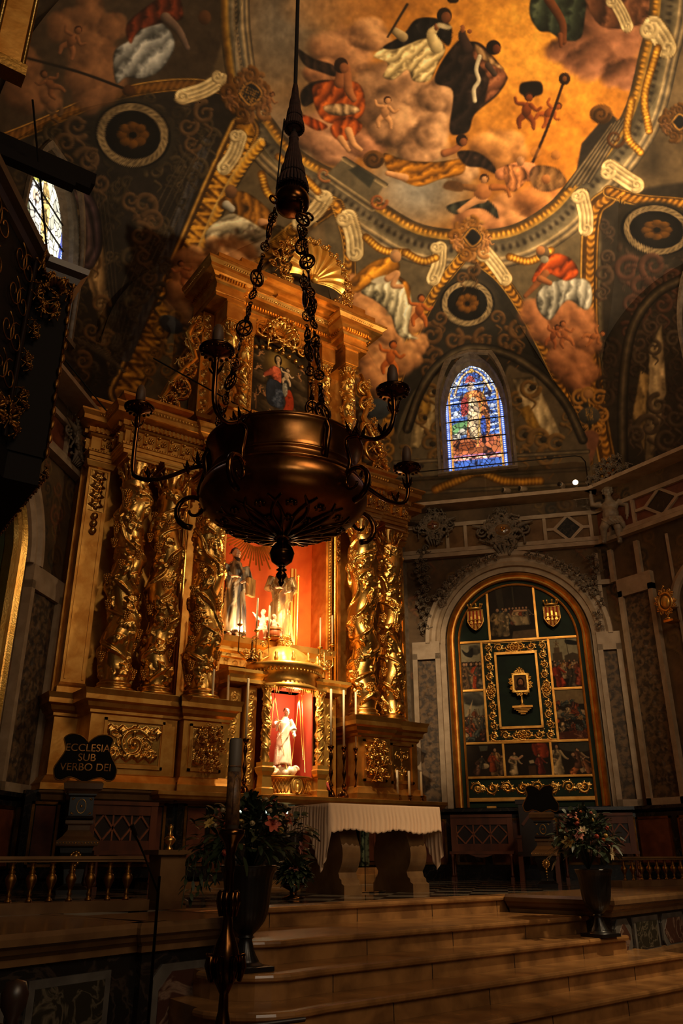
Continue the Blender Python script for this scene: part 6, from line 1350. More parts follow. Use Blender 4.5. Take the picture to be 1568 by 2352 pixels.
# carved strips either side of the painting and scrolled wings
for x in (-1.2, .78):
    g = Relief(.2, 2.3, 110); g.garland(0); g.panel('carved_strip', G, RT, (x, -.5, 9.5), 1.6)
for s, x in ((-1, -1.72), (1, 1.78)):
    g = Relief(.24, 2.4, 100); g.garland(0); g.panel('carved_strip', G, RT, (x-.12, -.62, 9.3), 1.8)
for s, x in ((-1, -1.95), (1, 1.95)):
    m = MB()
    for i, (dx, z, r) in enumerate([(.1, 11.2, .18), (.16, 10.75, .2), (.24, 10.2, .26), (.36, 9.65, .3), (.5, 9.3, .24)]):
        scroll3(m, (x+s*dx, -.75, z), r, PI/2 if i % 2 else -PI/2, s if i % 2 else -s, .05, 0, 1.2); acanthus_cluster(m, (x+s*dx, -.75, z), r*.9, i+90, 7, .12)
    m.tube([(x, -.75, 11.5), (x+s*.25, -.78, 10.9), (x+s*.05, -.78, 10.4), (x+s*.45, -.78, 9.8), (x+s*.7, -.75, 9.2)], [.05, .08, .07, .09, .05], 8); m.build('scrolled_wing', G, RT)
# attic entablature breaking forward
E2 = [(-1.85, -.2), (-1.85, -1.18), (-1.25, -1.18), (-1.25, -.7), (-.75, -.7), (-.75, -.7), (.7, -.7), (.75, -.7), (1.2, -.7), (1.2, -1.18), (1.8, -1.18), (1.8, -.2)]
E2 = [E2[i] for i in (0, 1, 2, 3, 8, 9, 10, 11)]
ent2 = [(0, 11.75), (0, 11.82), (.03, 11.83), (.03, 11.9), (0, 11.92), (0, 12.05), (.04, 12.08), (.08, 12.09), (.08, 12.15), (.16, 12.18), (.26, 12.2), (.26, 12.27), (.33, 12.33), (.34, 12.38), (0, 12.4)]
m = MB(); m.sweep(ent2, E2); m.prism([(p[0], p[1]) for p in E2]+[(1.8, -.1), (-1.85, -.1)], 11.75, 12.39, 'xy'); EN2 = m.build('attic_entablature', GF, RT)
m = MB(); along(E2, .06, .1, lambda x, y, a: m.xf((x, y, 12.12), a).box(-.016, .016, -.025, .025, -.03, .03)); m.reset(); m.build('dentil_band', G, EN2)
m = MB(); along(E2, .05, .29, lambda x, y, a: m.xf((x, y, 12.3), a).ball((0, 0, 0), (.018, .018, .026), 6, 5)); m.reset(); m.build('egg_moulding', G, EN2)
# coffered soffit boxes under the canopy
m = MB()
for x in (-.95, -.05, .85):
    m.box(x-.4, x+.4, -1.15, -.72, 12.36, 12.44)
m.box(-1.85, 1.8, -1.3, -.1, 12.4, 12.5); m.box(-1.95, 1.9, -1.4, -.1, 12.5, 12.6); m.build('canopy', GF, RT)
m = MB()
for x in (-1.5, -.95, -.4, .15, .7, 1.4):
    for i in range(8): m.ball((x+.11*math.cos(i*PI/4), -.95, 12.36+.0+.03*math.sin(i*PI/4)), .05, 8, 6)
    m.ball((x, -.95, 12.33), .06, 10, 8)
m.build('soffit_rosettes', G, RT)
# cresting over the painting
m = MB(); acanthus_cluster(m, (-.15, -.62, 11.75), .45, 5, 16, .2)
for s in (-1, 1): scroll3(m, (-.15+s*.36, -.7, 11.72), .2, PI/2, -s, .045); scroll3(m, (-.15+s*.65, -.62, 11.6), .14, PI/2, s, .035)
for i in range(9): m.ball((-.15+(i-4)*.16, -.62, 11.42-.012*(i-4)**2), .05, 8, 6)
m.build('painting_crest', G, RT)
# ---------- crowning shell
SHX, SHZ = .42, 13.25
m = MB(); nr, nc = 14, 66; V = []
for i in range(nr):
    for j in range(nc):
        a = -.25+(PI+.5)*j/(nc-1); rr = .06+.62*i/(nr-1); fl = math.cos(j/(nc-1)*2*PI*11); V.append((SHX+rr*math.cos(a), -1.1-.26*math.sin(rr/.68*PI*.6)+.04*fl*rr/.6, SHZ-.1+rr*math.sin(a)*1.15+.02*fl*rr))
F = [(i*nc+j, i*nc+j+1, (i+1)*nc+j+1, (i+1)*nc+j) for i in range(nr-1) for j in range(nc-1)]; n0 = len(V); m.add(V, F, True); m.add([(x, y+.05, z) for x, y, z in V], F, True)
m.ball((SHX, -1.2, SHZ-.1), .1, 12, 8); m.build('shell', GP, RT)
m = MB()
for k in range(15):
    a = -.6+(PI+1.2)*k/14; acanthus_cluster(m, (SHX+.82*math.cos(a), -1.15, SHZ-.1+.88*math.sin(a)), .2, k+120, 8, .12)
    scroll3(m, (SHX+.98*math.cos(a), -1.1, SHZ-.1+1.02*math.sin(a)), .1, a, 1 if k % 2 else -1, .03)
for i in range(10): m.ball((SHX-.6-.1*i, -1.1, 12.85-.03*i+.05*(i % 2)), .06, 8, 6); m.ball((SHX+.6+.07*i, -1.1, 12.9-.03*i), .05, 8, 6)
m.build('shell_surround', G, RT)
m = MB(); m.box(SHX-.85, SHX+.85, -1.2, -.6, 12.6, 12.75); m.box(-1.4, -1.0, -1.3, -.8, 12.6, 12.8); m.box(1.35, 1.7, -1.3, -.8, 12.6, 12.8); m.build('shell_plinth', GF, RT)
# ---------- the painting in the attic
PW, PH = 1.38, 1.8; PX, PZ = -.68, 9.82
t = thing('altar_painting', 'dark oil painting of a haloed mother and child in red and blue among small cherubs', 'painting', (RX+PX, RY-.52, PZ), 0)
p = Paint(0, 0, PW, PH, 130, (50, 38, 24), 12); p.a *= 1+p.n1[..., None]; p.ell(.66, .5, .55, .5, (150, 112, 50), soft=.9, vol=0); p.ell(.64, .4, .3, .28, (226, 176, 84), soft=.9, vol=0)
for x, y, r in ((.2, .9, .2), (.3, 1.2, .2), (1.15, .8, .2), (1.2, 1.2, .22), (.9, 1.55, .25), (.4, 1.55, .2), (.15, .5, .15)): p.cloud(x, y, r, r*.7, (92, 72, 46))
for x, y, a in ((.2, .35, .7), (.16, .7, .9), (1.2, .4, -.6), (1.15, .6, -.3), (.22, 1.2, .2), (.33, 1.3, -.5), (.12, 1.4, .2), (.9, 1.68, 1.5), (.5, 1.7, -1.2), (.65, 1.66, .6)): p.cherub(x, y, .17, a, (206, 142, 86))
p.poly([(.42, .78), (.55, .55), (.78, .52), (.9, .72), (.98, 1.1), (1.0, 1.35), (.9, 1.6), (.72, 1.62), (.6, 1.3), (.5, 1.1)], (52, 48, 46), folds=14); p.poly([(.46, .62), (.56, .54), (.7, .6), (.72, .9), (.6, .95), (.46, .82), (.32, .86), (.3, .8)], (206, 96, 62), folds=16, puff=.6)
p.poly([(.4, .95), (.55, .88), (.74, .95), (.8, 1.25), (.74, 1.5), (.45, 1.5), (.36, 1.25)], (60, 68, 84), folds=12, puff=.7); p.poly([(.8, 1.15), (.92, 1.0), (1.02, 1.15), (1.04, 1.4), (.95, 1.62), (.78, 1.6), (.84, 1.35)], (196, 66, 28), folds=14, puff=.7)
p.ell(.63, .38, .1, .14, (40, 26, 16)); p.ell(.63, .36, .06, .082, (242, 196, 142)); p.ell(.615, .35, .01, .006, (60, 36, 20)); p.ell(.648, .35, .01, .006, (60, 36, 20)); p.limb([(.63, .44), (.64, .52)], .035, (232, 186, 134)); p.putto(.83, .86, .36, .1, (246, 206, 158)); p.poly([(.76, .9), (.86, .88), (.88, 1.1), (.82, 1.22), (.76, 1.1)], (226, 214, 188), folds=20)
p.limb([(.5, .72), (.36, .82), (.31, .88)], [.05, .025], (206, 96, 62)); p.ell(.3, .89, .03, .025, (236, 190, 140)); p.limb([(.14, 1.25), (.15, 1.7)], .01, (150, 100, 50))
canvas('painted_canvas', p, PW, PH, M['paint'], t, (0, -.02, 0), 110, thick=.02)
m = MB()
for q in ((-.08, PW+.08, -.08, 0), (-.08, PW+.08, PH, PH+.08), (-.08, 0, 0, PH), (PW, PW+.08, 0, PH)): m.box(q[0], q[1], -.09, 0, q[2], q[3])
o = m.build('picture_frame', GF, t); q = MB()
for i in range(30): 
    for x in (-.04, PW+.04): q.ball((x, -.09, .03+i*PH/30), .022, 8, 6)
for i in range(23):
    for z in (-.04, PH+.04): q.ball((.03+i*PW/23, -.09, z), .022, 8, 6)
q.build('bead_moulding', G, o)
# ---------------------------------------------------------------- niche figures, tabernacle, mensa and its candles
def mbp(name, mt, par, fn): m = MB(); fn(m); return m.build(name, mt, par)
# backing of the middle bay below the niche
mbp('middle_bay_wall', GF, RT, lambda m: m.box(-1.25, 1.25, -.55, -.1, 2.46, 5.0))
def shelf(m):
    m.box(-1.14, 1.0, -.92, -.3, 4.98, 5.08); P_ = [(-1.14, -.3), (-1.14, -.8), (1.0, -.8), (1.0, -.3)]
    m.sweep([(0, 4.72), (.04, 4.74), (.04, 4.8), (.08, 4.84), (.08, 4.9), (.14, 4.98), (.16, 5.08), (0, 5.1)], P_); m.box(-1.14, 1.0, -.8, -.3, 4.6, 5.08)
sh_ = mbp('niche_shelf', GP, RT, shelf)
mbp('shelf_dentils', GP, sh_, lambda m: [m.box(-1.1+i*.07, -1.065+i*.07, -.86, -.78, 4.85, 4.9) for i in range(30)])
mbp('niche_post', GP, RT, lambda m: (m.box(.42, .47, -.5, -.46, 5.08, 6.7), m.box(.49, .52, -.52, -.46, 5.08, 6.7)))
def rays(m):
    for i in range(34):
        a = -.1+(PI+.2)*i/33+PI; 
        L = .78 if i % 3 == 0 else .6+.08*(i % 2); 
        for k in (-1, 0, 1): a2 = a+k*.016; m.tube([(-.3+.3*math.cos(a2), -.3-.03, 7.35+.3*math.sin(a2)), (-.3+L*math.cos(a2), -.34, 7.35+L*math.sin(a2))], [.012, .006], 5)
mbp('sunburst', GP, RT, rays)
s1 = saint('saint_statue', 'bearded saint statue in a silver robe holding a book, left in the red niche', (6.33, 12.62, 5.1), R(-8), 1.68, 'robe_silver', foldseed=3, voxelsize=.014)
bk = thing('book', 'large closed gilt book held by the left saint in the red niche', 'book', (6.52, 12.36, 6.0), R(25))
mbp('cover', M['robe_gold'], bk, lambda m: m.box(-.1, .1, -.035, .035, -.16, .16)); mbp('pages', M['white_fig'], bk, lambda m: m.box(-.09, .104, -.025, .025, -.15, .15))
s2 = saint('saint_statue', 'saint statue in a pale gold robe, right in the red niche behind the finial', (7.3, 12.62, 5.1), -R(22), 1.62, 'robe_gold', foldseed=7, voxelsize=.014)
cz = thing('crozier', 'slim gilt staff beside the right saint in the niche', 'staff', (7.52, 12.4, 5.1), 0)
mbp('shaft', GP, cz, lambda m: m.tube([(0, 0, 0), (.02, 0, 1.3)], .014, 8)); mbp('pole_knob', GP, cz, lambda m: m.ball((.02, 0, 1.32), .03))
tub = thing('wooden_tub', 'small round wooden tub at the feet of the right saint', 'tub', (7.02, 12.36, 5.1), 0)
mbp('staves', mat('tub_wood', (196, 104, 44), .5, c2=(150, 74, 30), scale=12, stretch=(4, 4, .2)), tub, lambda m: m.lathe([(.12, 0), (.14, 0), (.155, .22), (.135, .22), (.13, .02)], n=28))
mbp('hoop', GD, tub, lambda m: (m.lathe([(.146, .04), (.152, .045), (.152, .06), (.146, .065)], n=28), m.lathe([(.152, .17), (.159, .175), (.159, .19), (.152, .195)], n=28)))
M['skin_fig'] = M['skin']
k1 = putto('child_statue', 'small child statue climbing beside the tub in the red niche', (6.8, 12.36, 5.1), R(-60), .52, 'skin', dict(la=[(-.13, 0, .72), (-.2, -.1, .78), (-.24, -.22, .86)]))
k2 = putto('child_statue', 'small child statue kneeling in the wooden tub in the red niche', (7.02, 12.36, 5.12), R(10), .45, 'skin', dict(ll=[(-.07, 0, .42), (-.08, -.1, .3), (-.08, .02, .1)], rl=[(.07, 0, .42), (.08, -.1, .3), (.08, .02, .1)]))
# ---------- tabernacle
TB = thing('tabernacle', 'domed gilded tabernacle with small twisted columns, glowing under its own lamp', 'tabernacle', (7.16, 12.2, 2.46))
def drum(m): m.lathe([(.5, 0), (.52, .0), (.52, .03), (.49, .04), (.49, .27), (.52, .28), (.52, .31), (.3, .31)], n=60, a0=PI, a1=2*PI)
mbp('pedestal_drum', GF, TB, drum)
def latt(m):
    for s in (-1, 1):
        for i in range(26):
            a = PI+.06+i*(PI-.12)/26; b = a+s*.18
            if abs(a-1.5*PI) < .28: continue
            m.tube([(.5*math.cos(a+(b-a)*t), .5*math.sin(a+(b-a)*t), .05+.21*t) for t in (0, .33, .66, 1)], .006, 5)
mbp('lattice_work', GP, TB, latt)
def medl(m):
    m.ball((0, -.5, .155), (.085, .02, .12), 20, 10); n = 24; m.tube([(.1*math.cos(2*PI*i/n), -.5, .155+.135*math.sin(2*PI*i/n)) for i in range(n)], .013, 6, True)
    m.ball((0, -.53, .2), .022, 8, 6); m.tube([(0, -.525, .18), (0, -.53, .1), (0, -.52, .07)], [.02, .03, .035], 8)
mbp('oval_medallion', GP, TB, medl)
def niche_box(m):
    m.box(-.42, .42, .28, .3, .31, 1.75); m.box(-.42, .42, -.3, .3, 1.75, 1.77)
mbp('red_interior', M['red_dark'], TB, niche_box)
for x in (.4, -.42): mbp('red_curtain', M['red_dark'], TB, lambda m: m.box(x, x+.02, -.3, .3, .31, 1.75))
for x in (-.52, .52):
    for y in (-.36,):
        mbp('column_pedestal', GP, TB, lambda m: (m.square([(.11, 0), (.11, .1), (.09, .12), (.08, .3), (.11, .36), (.12, .42), (.1, .44), (.1, .5)], (x, y, 0))))
        V, F, _g = solomonic(1.1, .07, 31, 130, 3.5, 1 if x < 0 else -1); o = np_mesh('twisted_column', V, F, GP, TB); o.location = (x, y, .5)
        mbp('column_capital', GP, o, lambda m: capital(m, .075, 1.1, .35))
for s in (-1, 1):
    def wing(m): m.box(s*.68-.1, s*.68+.1, -.12, .3, 0, 1.75); m.box(s*.95-.13, s*.95+.13, -.02, .3, 0, 1.7); m.box(s*.8-.35, s*.8+.35, -.25, .3, 1.76, 1.82); m.sweep([(0, 1.8), (.03, 1.82), (.05, 1.88), (.1, 1.92), (.1, 1.97), (0, 1.98)], sorted([(s*.58, .3), (s*.58, -.2)]+[(s*1.12, -.2), (s*1.12, .3)], key=lambda q: (q[0], -q[1] if q[0] < s*.8-.0 else q[1]))); m.box(s*.85-.28, s*.85+.28, -.2, .3, 1.82, 1.97)
    w_ = mbp('side_wing', GP, TB, wing)
    for cx, wd, y in ((.68, .17, -.125), (.95, .2, -.025)):
        g = Relief(wd, 1.5, 130); g.garland(0); g.panel('carved_strip', GP, w_, (s*cx-wd/2, y, .15), 1.2)
def corn(m):
    m.lathe([(.44, 1.72), (.62, 1.72), (.62, 1.78), (.58, 1.8), (.58, 1.95), (.62, 1.98), (.66, 2.04), (.72, 2.08), (.72, 2.13), (.3, 2.16)], n=60, a0=PI, a1=2*PI, c=(0, .05, 0)); m.box(-.6, .6, .05, .3, 1.75, 2.13)
co = mbp('cornice', GP, TB, corn)
mbp('cornice_teeth', GP, co, lambda m: [m.ball((.67*math.cos(a), .05+.67*math.sin(a), 2.0), (.022, .022, .03), 6, 5) for a in np.linspace(PI+.05, 2*PI-.05, 30)])
mbp('hanging_fringe', GP, co, lambda m: [m.tube([(x, -.42+.0*x, 1.73), (x, -.43, 1.66+.05*math.cos(x*26))], [.016, .006], 6) for x in np.linspace(-.42, .42, 22)])
def dome_(m):
    pr = [(.56, 2.13), (.55, 2.2), (.5, 2.3), (.4, 2.4), (.26, 2.48), (.12, 2.52), (.1, 2.6), (.14, 2.62), (.08, 2.66)]; nn = 64; V = []
    for r_, z in pr:
        for j in range(nn): a = 2*PI*j/nn; f = 1+.035*abs(math.cos(a*8))*(r_ > .2); V.append((r_*f*math.cos(a), .05+r_*f*math.sin(a)*.8, z))
    m.add(V, [(i*nn+j, i*nn+(j+1) % nn, (i+1)*nn+(j+1) % nn, (i+1)*nn+j) for i in range(len(pr)-1) for j in range(nn)], True)
mbp('dome', GP, TB, dome_)
def domeorn(m):
    for i in range(8): a = PI+i*PI/7; m.lathe([(.03, 2.13), (.04, 2.2), (.02, 2.24), (.03, 2.28), (0, 2.33)], (.66*math.cos(a), .05+.62*math.sin(a), 0), 10)
    acanthus_cluster(m, (0, .0, 2.62), .14, 4, 9, .05)
mbp('dome_finials', GP, TB, domeorn)
for x0, x1 in ((-.3, .2), (-.1, .34)):
    pass
def cords(m):
    for a, b in (((-.28, 1.6), (-.4, .5)), ((-.3, 1.6), (.0, .4)), ((.2, 1.6), (.05, .35)), ((.25, 1.6), (.34, .4)), ((.2, 1.55), (.3, .6))): m.tube([(a[0], -.2, a[1]+.1), ((a[0]+b[0])/2, -.2, (a[1]+b[1])/2-.05), (b[0], -.2, b[1])], .005, 5)
mbp('gold_cords', GP, TB, cords)
# angel-like white figure inside
st = saint('angel_statue', 'brightly lit white gesso figure with curly hair standing on a cloud inside the tabernacle', (7.13, 12.12, 2.92), R(-18), .98, 'white_fig', 'white_fig', 'hair', False, .3, voxelsize=.014, foldseed=12, arms=[((-.19, 0, 1.4), (-.3, -.06, 1.2), (-.2, -.26, 1.28)), ((.19, 0, 1.4), (.3, -.0, 1.2), (.3, -.2, 1.0))])
cl = MB(); rs = random.Random(4)
for i in range(26): a = rs.uniform(0, 2*PI); rr = rs.uniform(.02, .19); cl.ball((rr*math.cos(a), rr*math.sin(a)*.7, .03+.07*rs.random()), .05+.03*rs.random(), 8, 6)
for s in (-1, 1): scroll3(cl, (s*.2, -.08, .1), .07, 0, s, .025)
o = voxel(cl, 'cloud_base', M['white_fig'], None, .012, 3, (7.13, 12.12, 2.79)); tag(o, 'white carved cloud under the lit figure in the tabernacle', 'statue base')
# ---------- mensa (altar step of the retable)
MS = thing('high_altar', 'long marble high altar table with a gilt edge under the tabernacle', 'altar', (7.2, 12.2, 0))
mbp('mensa_top', GF, MS, lambda m: (m.box(-2.35, 2.95, -.55, .3, 2.38, 2.46), m.sweep([(0, 2.33), (.04, 2.35), (.05, 2.38), (.08, 2.4), (.08, 2.45), (0, 2.46)], [(-2.35, .3), (-2.35, -.55), (2.95, -.55), (2.95, .3)])))
mbp('altar_body', M['marble_black'], MS, lambda m: (m.box(-1.1, -.0, -.1, .3, 1.16, 2.33), m.box(.0, 2.2, -.25, .3, 1.16, 2.33), m.box(-1.5, -1.1, -.3, .3, 1.16, 2.33)))
for x in (-1.42, 1.72, 2.0, .25):
    mbp('inlaid_panel', M['marble_red'], MS, lambda m: m.box(x, x+.2, -.33 if x < 0 else -.28, -.24, 1.4, 2.2))
    mbp('panel_frame', M['gold_dark'], MS, lambda m: [m.box(a, b, (-.345 if x < 0 else -.295), -.24, c, d) for a, b, c, d in ((x-.03, x+.23, 1.36, 1.4), (x-.03, x+.23, 2.2, 2.24), (x-.03, x, 1.36, 2.24), (x+.2, x+.23, 1.36, 2.24))])
for x in (.98, 1.36):
    mbp('green_marble_strip', mat('lit_green_marble', (120, 138, 108), .3, c2=(24, 40, 32), scale=14, detail=8, lo=.42, hi=.58), MS, lambda m: m.box(x, x+(.26 if x < 1.2 else .14), -.33, -.25, 1.42, 2.12))
mbp('altar_plinth', M['marble_step'], MS, lambda m: (m.box(.5, 2.1, -.6, .3, 1.16, 1.3), m.box(.6, 1.95, -.45, .3, 1.3, 1.4), m.box(-2.3, -.0, -.6, .3, 1.16, 1.24)))
mbp('relic_recess', M['marble_grey'], MS, lambda m: (m.box(-1.05, -.02, -.45, -.1, 2.06, 2.1), m.box(-1.08, -1.04, -.45, -.1, 1.3, 2.33), m.box(-.03, .0, -.45, -.1, 1.3, 2.33)))
mbp('strip_lamp', emitter('strip_light', (226, 255, 214), 4), MS, lambda m: m.box(-1.0, -.06, -.4, -.36, 2.2, 2.235))
# candlesticks and candles
def candlestick(h, label, loc, group=None, r=.07):
    t = thing('candlestick', label, 'candlestick', loc, .3, group); k = h/.85
    m = MB()
    for i in range(3): a = i*2*PI/3; m.tube([(r*.5*math.cos(a), r*.5*math.sin(a), .12*k), (r*1.3*math.cos(a), r*1.3*math.sin(a), .05*k), (r*1.5*math.cos(a), r*1.5*math.sin(a), .018)], [.02, .022, .018], 7)
    m.lathe([(r*.9, .02), (r*1.0, .05*k), (r*.7, .1*k), (r*.35, .14*k)], n=14); m.build('foot', M['brass_dark'], t)
    m = MB(); m.lathe([(.02, .13*k), (.035, .17*k), (.045, .2*k), (.025, .24*k), (.016, .3*k), (.03, .36*k), (.04, .4*k), (.028, .45*k), (.014, .52*k), (.02, .6*k), (.034, .64*k), (.03, .7*k), (.016, .76*k)], n=16); m.build('stem', M['brass_dark'], t)
    m = MB(); m.lathe([(.014, .75*k), (.05, .8*k), (.058, .83*k), (.05, .835*k), (.02, .82*k), (.02, .85*k), (0, .85*k)], n=18); m.build('drip_pan', M['brass_dark'], t); return t
def candle(h, r, label, loc, group=None, m_='candle', name='candle'):
    t = thing(name, label, 'candle', loc, 0, group)
    m = MB(); m.lathe([(0, 0), (r, 0), (r, h-.01), (r*.7, h), (0, h-.005)], n=12); m.build('wax', M[m_], t)
    m = MB(); m.tube([(0, 0, h-.01), (.003, 0, h+.02)], .003, 5); m.build('wick', M['ebony'], t); return t
names = ['leftmost', 'second from the left', 'third from the left', 'first right of the tabernacle', 'middle of the three right of the tabernacle', 'outermost right of the tabernacle']
zt = [4.34, 4.3, 4.26, 4.26, 4.27, 4.26]
for i, (x, y) in enumerate([(5.68, 11.9), (6.0, 12.0), (6.3, 11.88), (7.95, 11.9), (8.22, 11.9), (8.48, 11.9)]):
    candlestick(.86, 'tall dark bronze candlestick on the high altar, '+names[i], (x, y, 2.465), 'tall candlesticks on the high altar'); candle(zt[i]-3.31, .02, 'tall thin white candle on the high altar, '+names[i], (x, y, 3.325), 'tall candles on the high altar')
for i, x in enumerate((9.37, 9.64, 9.92)):
    nm = ['left', 'middle', 'right'][i]+'most'*(i != 1)+' of the three at its right end'
    candlestick(.1, 'low candle foot on the high altar, '+nm, (x, 11.9, 2.465), 'low candle feet', .05); candle(.42, .022, 'short candle on the high altar, '+nm, (x, 11.9, 2.565), 'short candles')
bk = thing('missal', 'red-covered book leaning on a stand at the right foot of the tabernacle', 'book', (7.78, 11.9, 2.6), R(-12))
mbp('cover', M['red_dark'], bk, lambda m: (m.xf((0, 0, .05), 0, .9), m.box(-.12, .12, -.08, .08, -.012, .012))); mbp('pages', M['white_fig'], bk, lambda m: (m.xf((0, .01, .06), 0, .9), m.box(-.11, .11, -.07, .07, -.025, -.01)))
bs = thing('book_stand', 'low dark stand under the red book on the high altar', 'book stand', (7.78, 11.92, 2.465), R(-12)); mbp('tray', M['brass_dark'], bs, lambda m: (m.box(-.14, .14, -.1, .08, .06, .075), m.box(-.14, .14, -.11, -.09, .06, .1))); mbp('foot', M['brass_dark'], bs, lambda m: m.lathe([(.07, 0), (.07, .01), (.02, .03), (.02, .06)], n=14))
# branched candelabra at the niche shelf
def candelabrum(label, loc, mir, tips):
    t = thing('candelabrum', label, 'candelabrum', loc, 0)
    m = MB(); m.lathe([(.09, 0), (.09, .02), (.03, .06), (.018, .1), (.03, .16), (.016, .22), (.02, .3), (.012, .36)], n=14); m.build('stem', M['brass_dark'] if mir < 0 else M['gold'], t)
    for i, (dx, z) in enumerate(tips):
        m = MB(); s = 1 if dx > 0 else -1; m.tube([(0, 0, .12+.05*i), (dx*.5, -.02, .02), (dx*1.05, -.03, .12), (dx, -.02, z)], [.014, .016, .013, .01], 8); scroll3(m, (dx*.45, -.02, .14), .07, 0, s, .012); scroll3(m, (dx*.7, -.02, z*.75), .06, PI, -s, .011); b = m.build('branch', M['gold'], t)
        m = MB(); m.lathe([(.01, z-.01), (.045, z+.02), (.05, z+.035), (.015, z+.03), (.015, z+.06), (0, z+.06)], (dx, -.02, 0), 14); m.build('drip_cup', M['gold'], b)
        candle(.52 if mir > 0 else .55, .015, 'thin candle on the %s, %s' % (label.split(',')[0], ['outer', 'inner', 'middle'][i]), (loc[0]+dx, loc[1]-.02, loc[2]+z+.06), 'thin candles before the niche')
    return t
candelabrum('branched candelabrum before the left saint, holding three candles', (6.42, 12.02, 4.6), -1, [(-.26, .56), (.3, .4), (.06, .5)])
candelabrum('branched candelabrum beside the orange niche wall, holding two candles', (7.88, 12.02, 4.6), 1, [(-.1, .38), (.16, .46)])
# marble base of the altarpiece
m = MB()
for x0, x1, y in ((-4.0, -3.4, -.7), (-3.45, -1.95, -1.25), (-1.95, -1.25, -1.35), (1.25, 2.0, -1.35), (1.95, 2.75, -1.2), (2.7, 3.2, -.6)): m.box(x0, x1, y, -.02, 1.3, 2.46)
m.box(-4.0, 3.2, -.6, -.02, 1.16, 2.46); o = m.build('marble_base', M['marble_black'], RT)
for x0, x1, y in ((-3.9, -3.5, -.72), (-3.3, -2.1, -1.27), (-1.85, -1.35, -1.37), (1.35, 1.9, -1.37), (2.05, 2.65, -1.22)):
    mbp('inlaid_panel', M['marble_red'], o, lambda m: m.box(x0+.06, x1-.06, y, y+.05, 1.5, 2.25)); mbp('panel_frame', M['gold_dark'], o, lambda m: [m.box(*q, y-.015, y+.05, a, b) if 0 else m.box(q[0], q[1], y-.015, y+.05, q[2], q[3]) for q in ((x0, x1, 1.44, 1.48), (x0, x1, 2.27, 2.31), (x0, x0+.04, 1.44, 2.31), (x1-.04, x1, 1.44, 2.31)) for a, b in ((0, 0),)])
mbp('base_cornice', M['marble_brown'], RT, lambda m: m.sweep([(0, 2.3), (.05, 2.33), (.06, 2.4), (.1, 2.43), (.1, 2.47), (0, 2.47)], YL[:-1]))
# ---------------------------------------------------------------- floors, steps, podium walls, balustrades
def floor_mat():
    m, nt, b = _nt('chequered_polished_floor'); L = nt.links.new
    tc = nt.nodes.new('ShaderNodeTexCoord'); mp = nt.nodes.new('ShaderNodeMapping'); mp.inputs['Rotation'].default_value = (0, 0, R(45)); L(tc.outputs['Object'], mp.inputs[0])
    ck = nt.nodes.new('ShaderNodeTexChecker'); ck.inputs['Scale'].default_value = 2.2; ck.inputs[1].default_value = (*srgb((128, 116, 100)), 1); ck.inputs[2].default_value = (*srgb((36, 32, 30)), 1); L(mp.outputs[0], ck.inputs[0])
    n = nt.nodes.new('ShaderNodeTexNoise'); n.inputs['Scale'].default_value = 5; n.inputs['Detail'].default_value = 7; L(tc.outputs['Object'], n.inputs[0])
    mr = nt.nodes.new('ShaderNodeMapRange'); mr.inputs['To Min'].default_value = .6; mr.inputs['To Max'].default_value = 1.3; L(n.outputs[0], mr.inputs[0])
    v = nt.nodes.new('ShaderNodeVectorMath'); v.operation = 'SCALE'; L(ck.outputs[0], v.inputs[0]); L(mr.outputs[0], v.inputs['Scale']); L(v.outputs[0], b.inputs['Base Color'])
    b.inputs['Roughness'].default_value = .08; b.inputs['Specular IOR Level'].default_value = .8; return m
m = MB(); m.box(-9, 22, -16, 14, -.3, 0); struct(m, 'floor', M['marble_floor'])
ln = lambda Yk, x: Yk+.1*(x-5.6)
YK = [7.28, 6.32, 5.9, 5.53, 5.13, 4.7, 4.25]
m = MB(); m.prism([(-.2, ln(7.28, 3.2)+.35), (2.6, ln(7.28, 3.2)+.3), (3.3, ln(7.28, 3.3)+.3), (8.3, ln(7.28, 8.3)+.3), (13.8, 7.6), (13.8, 10.3), (11, 13.4), (3.4, 13.4), (-.2, 9.3)], 1.0, 1.16, 'xy'); struct(m, 'floor_chancel', floor_mat())
for k in range(7):
    z1 = 1.16-.166*k; z0 = max(0, z1-.166); yk = YK[k]; xl = [3.2, 3.12, 2.95, 2.75, 2.5, 2.2, 1.9][k]; xr = [8.1, 8.25, 7.75, 8.2, 13.5, 14, 14][k]; r = .45 if k else .1
    yb = ln(yk, xl)+1.4
    def outline(g):
        P = [(xl-g, yb)]
        for j in range(7): a = PI+PI/2*j/6; P.append((xl+r-g*0+(r+g)*math.cos(a), ln(yk, xl)+r+(r+g)*math.sin(a)))
        for x in np.linspace(xl+r+.3, xr, 12): P.append((x, ln(yk, x)-g))
        return P+[(xr, yb+1.2)]
    m = MB(); m.prism(outline(0), z0, z1-.045, 'xy'); struct(m, 'floor_step_riser_%d' % (k+1), M['marble_step'])
    m = MB(); P = outline(0)[1:-1]; m.sweep([(-.02, z1-.05), (.015, z1-.05), (.035, z1-.04), (.04, z1-.022), (.035, z1-.006), (.02, z1), (-.02, z1)], P); m.prism(outline(0), z1-.046, z1-.0005, 'xy'); struct(m, 'floor_step_tread_%d' % (k+1), M['marble_step'])
    m = MB()
    for j in range(9):
        x = xl+.9+j*1.05+(k % 2)*.5
        if x < xr: m.box(x-.003, x+.003, ln(yk, x)-.003, ln(yk, x)+.02, z0, z1-.05)
    struct(m, 'trim_step_joints_%d' % (k+1), M['marble_black'])
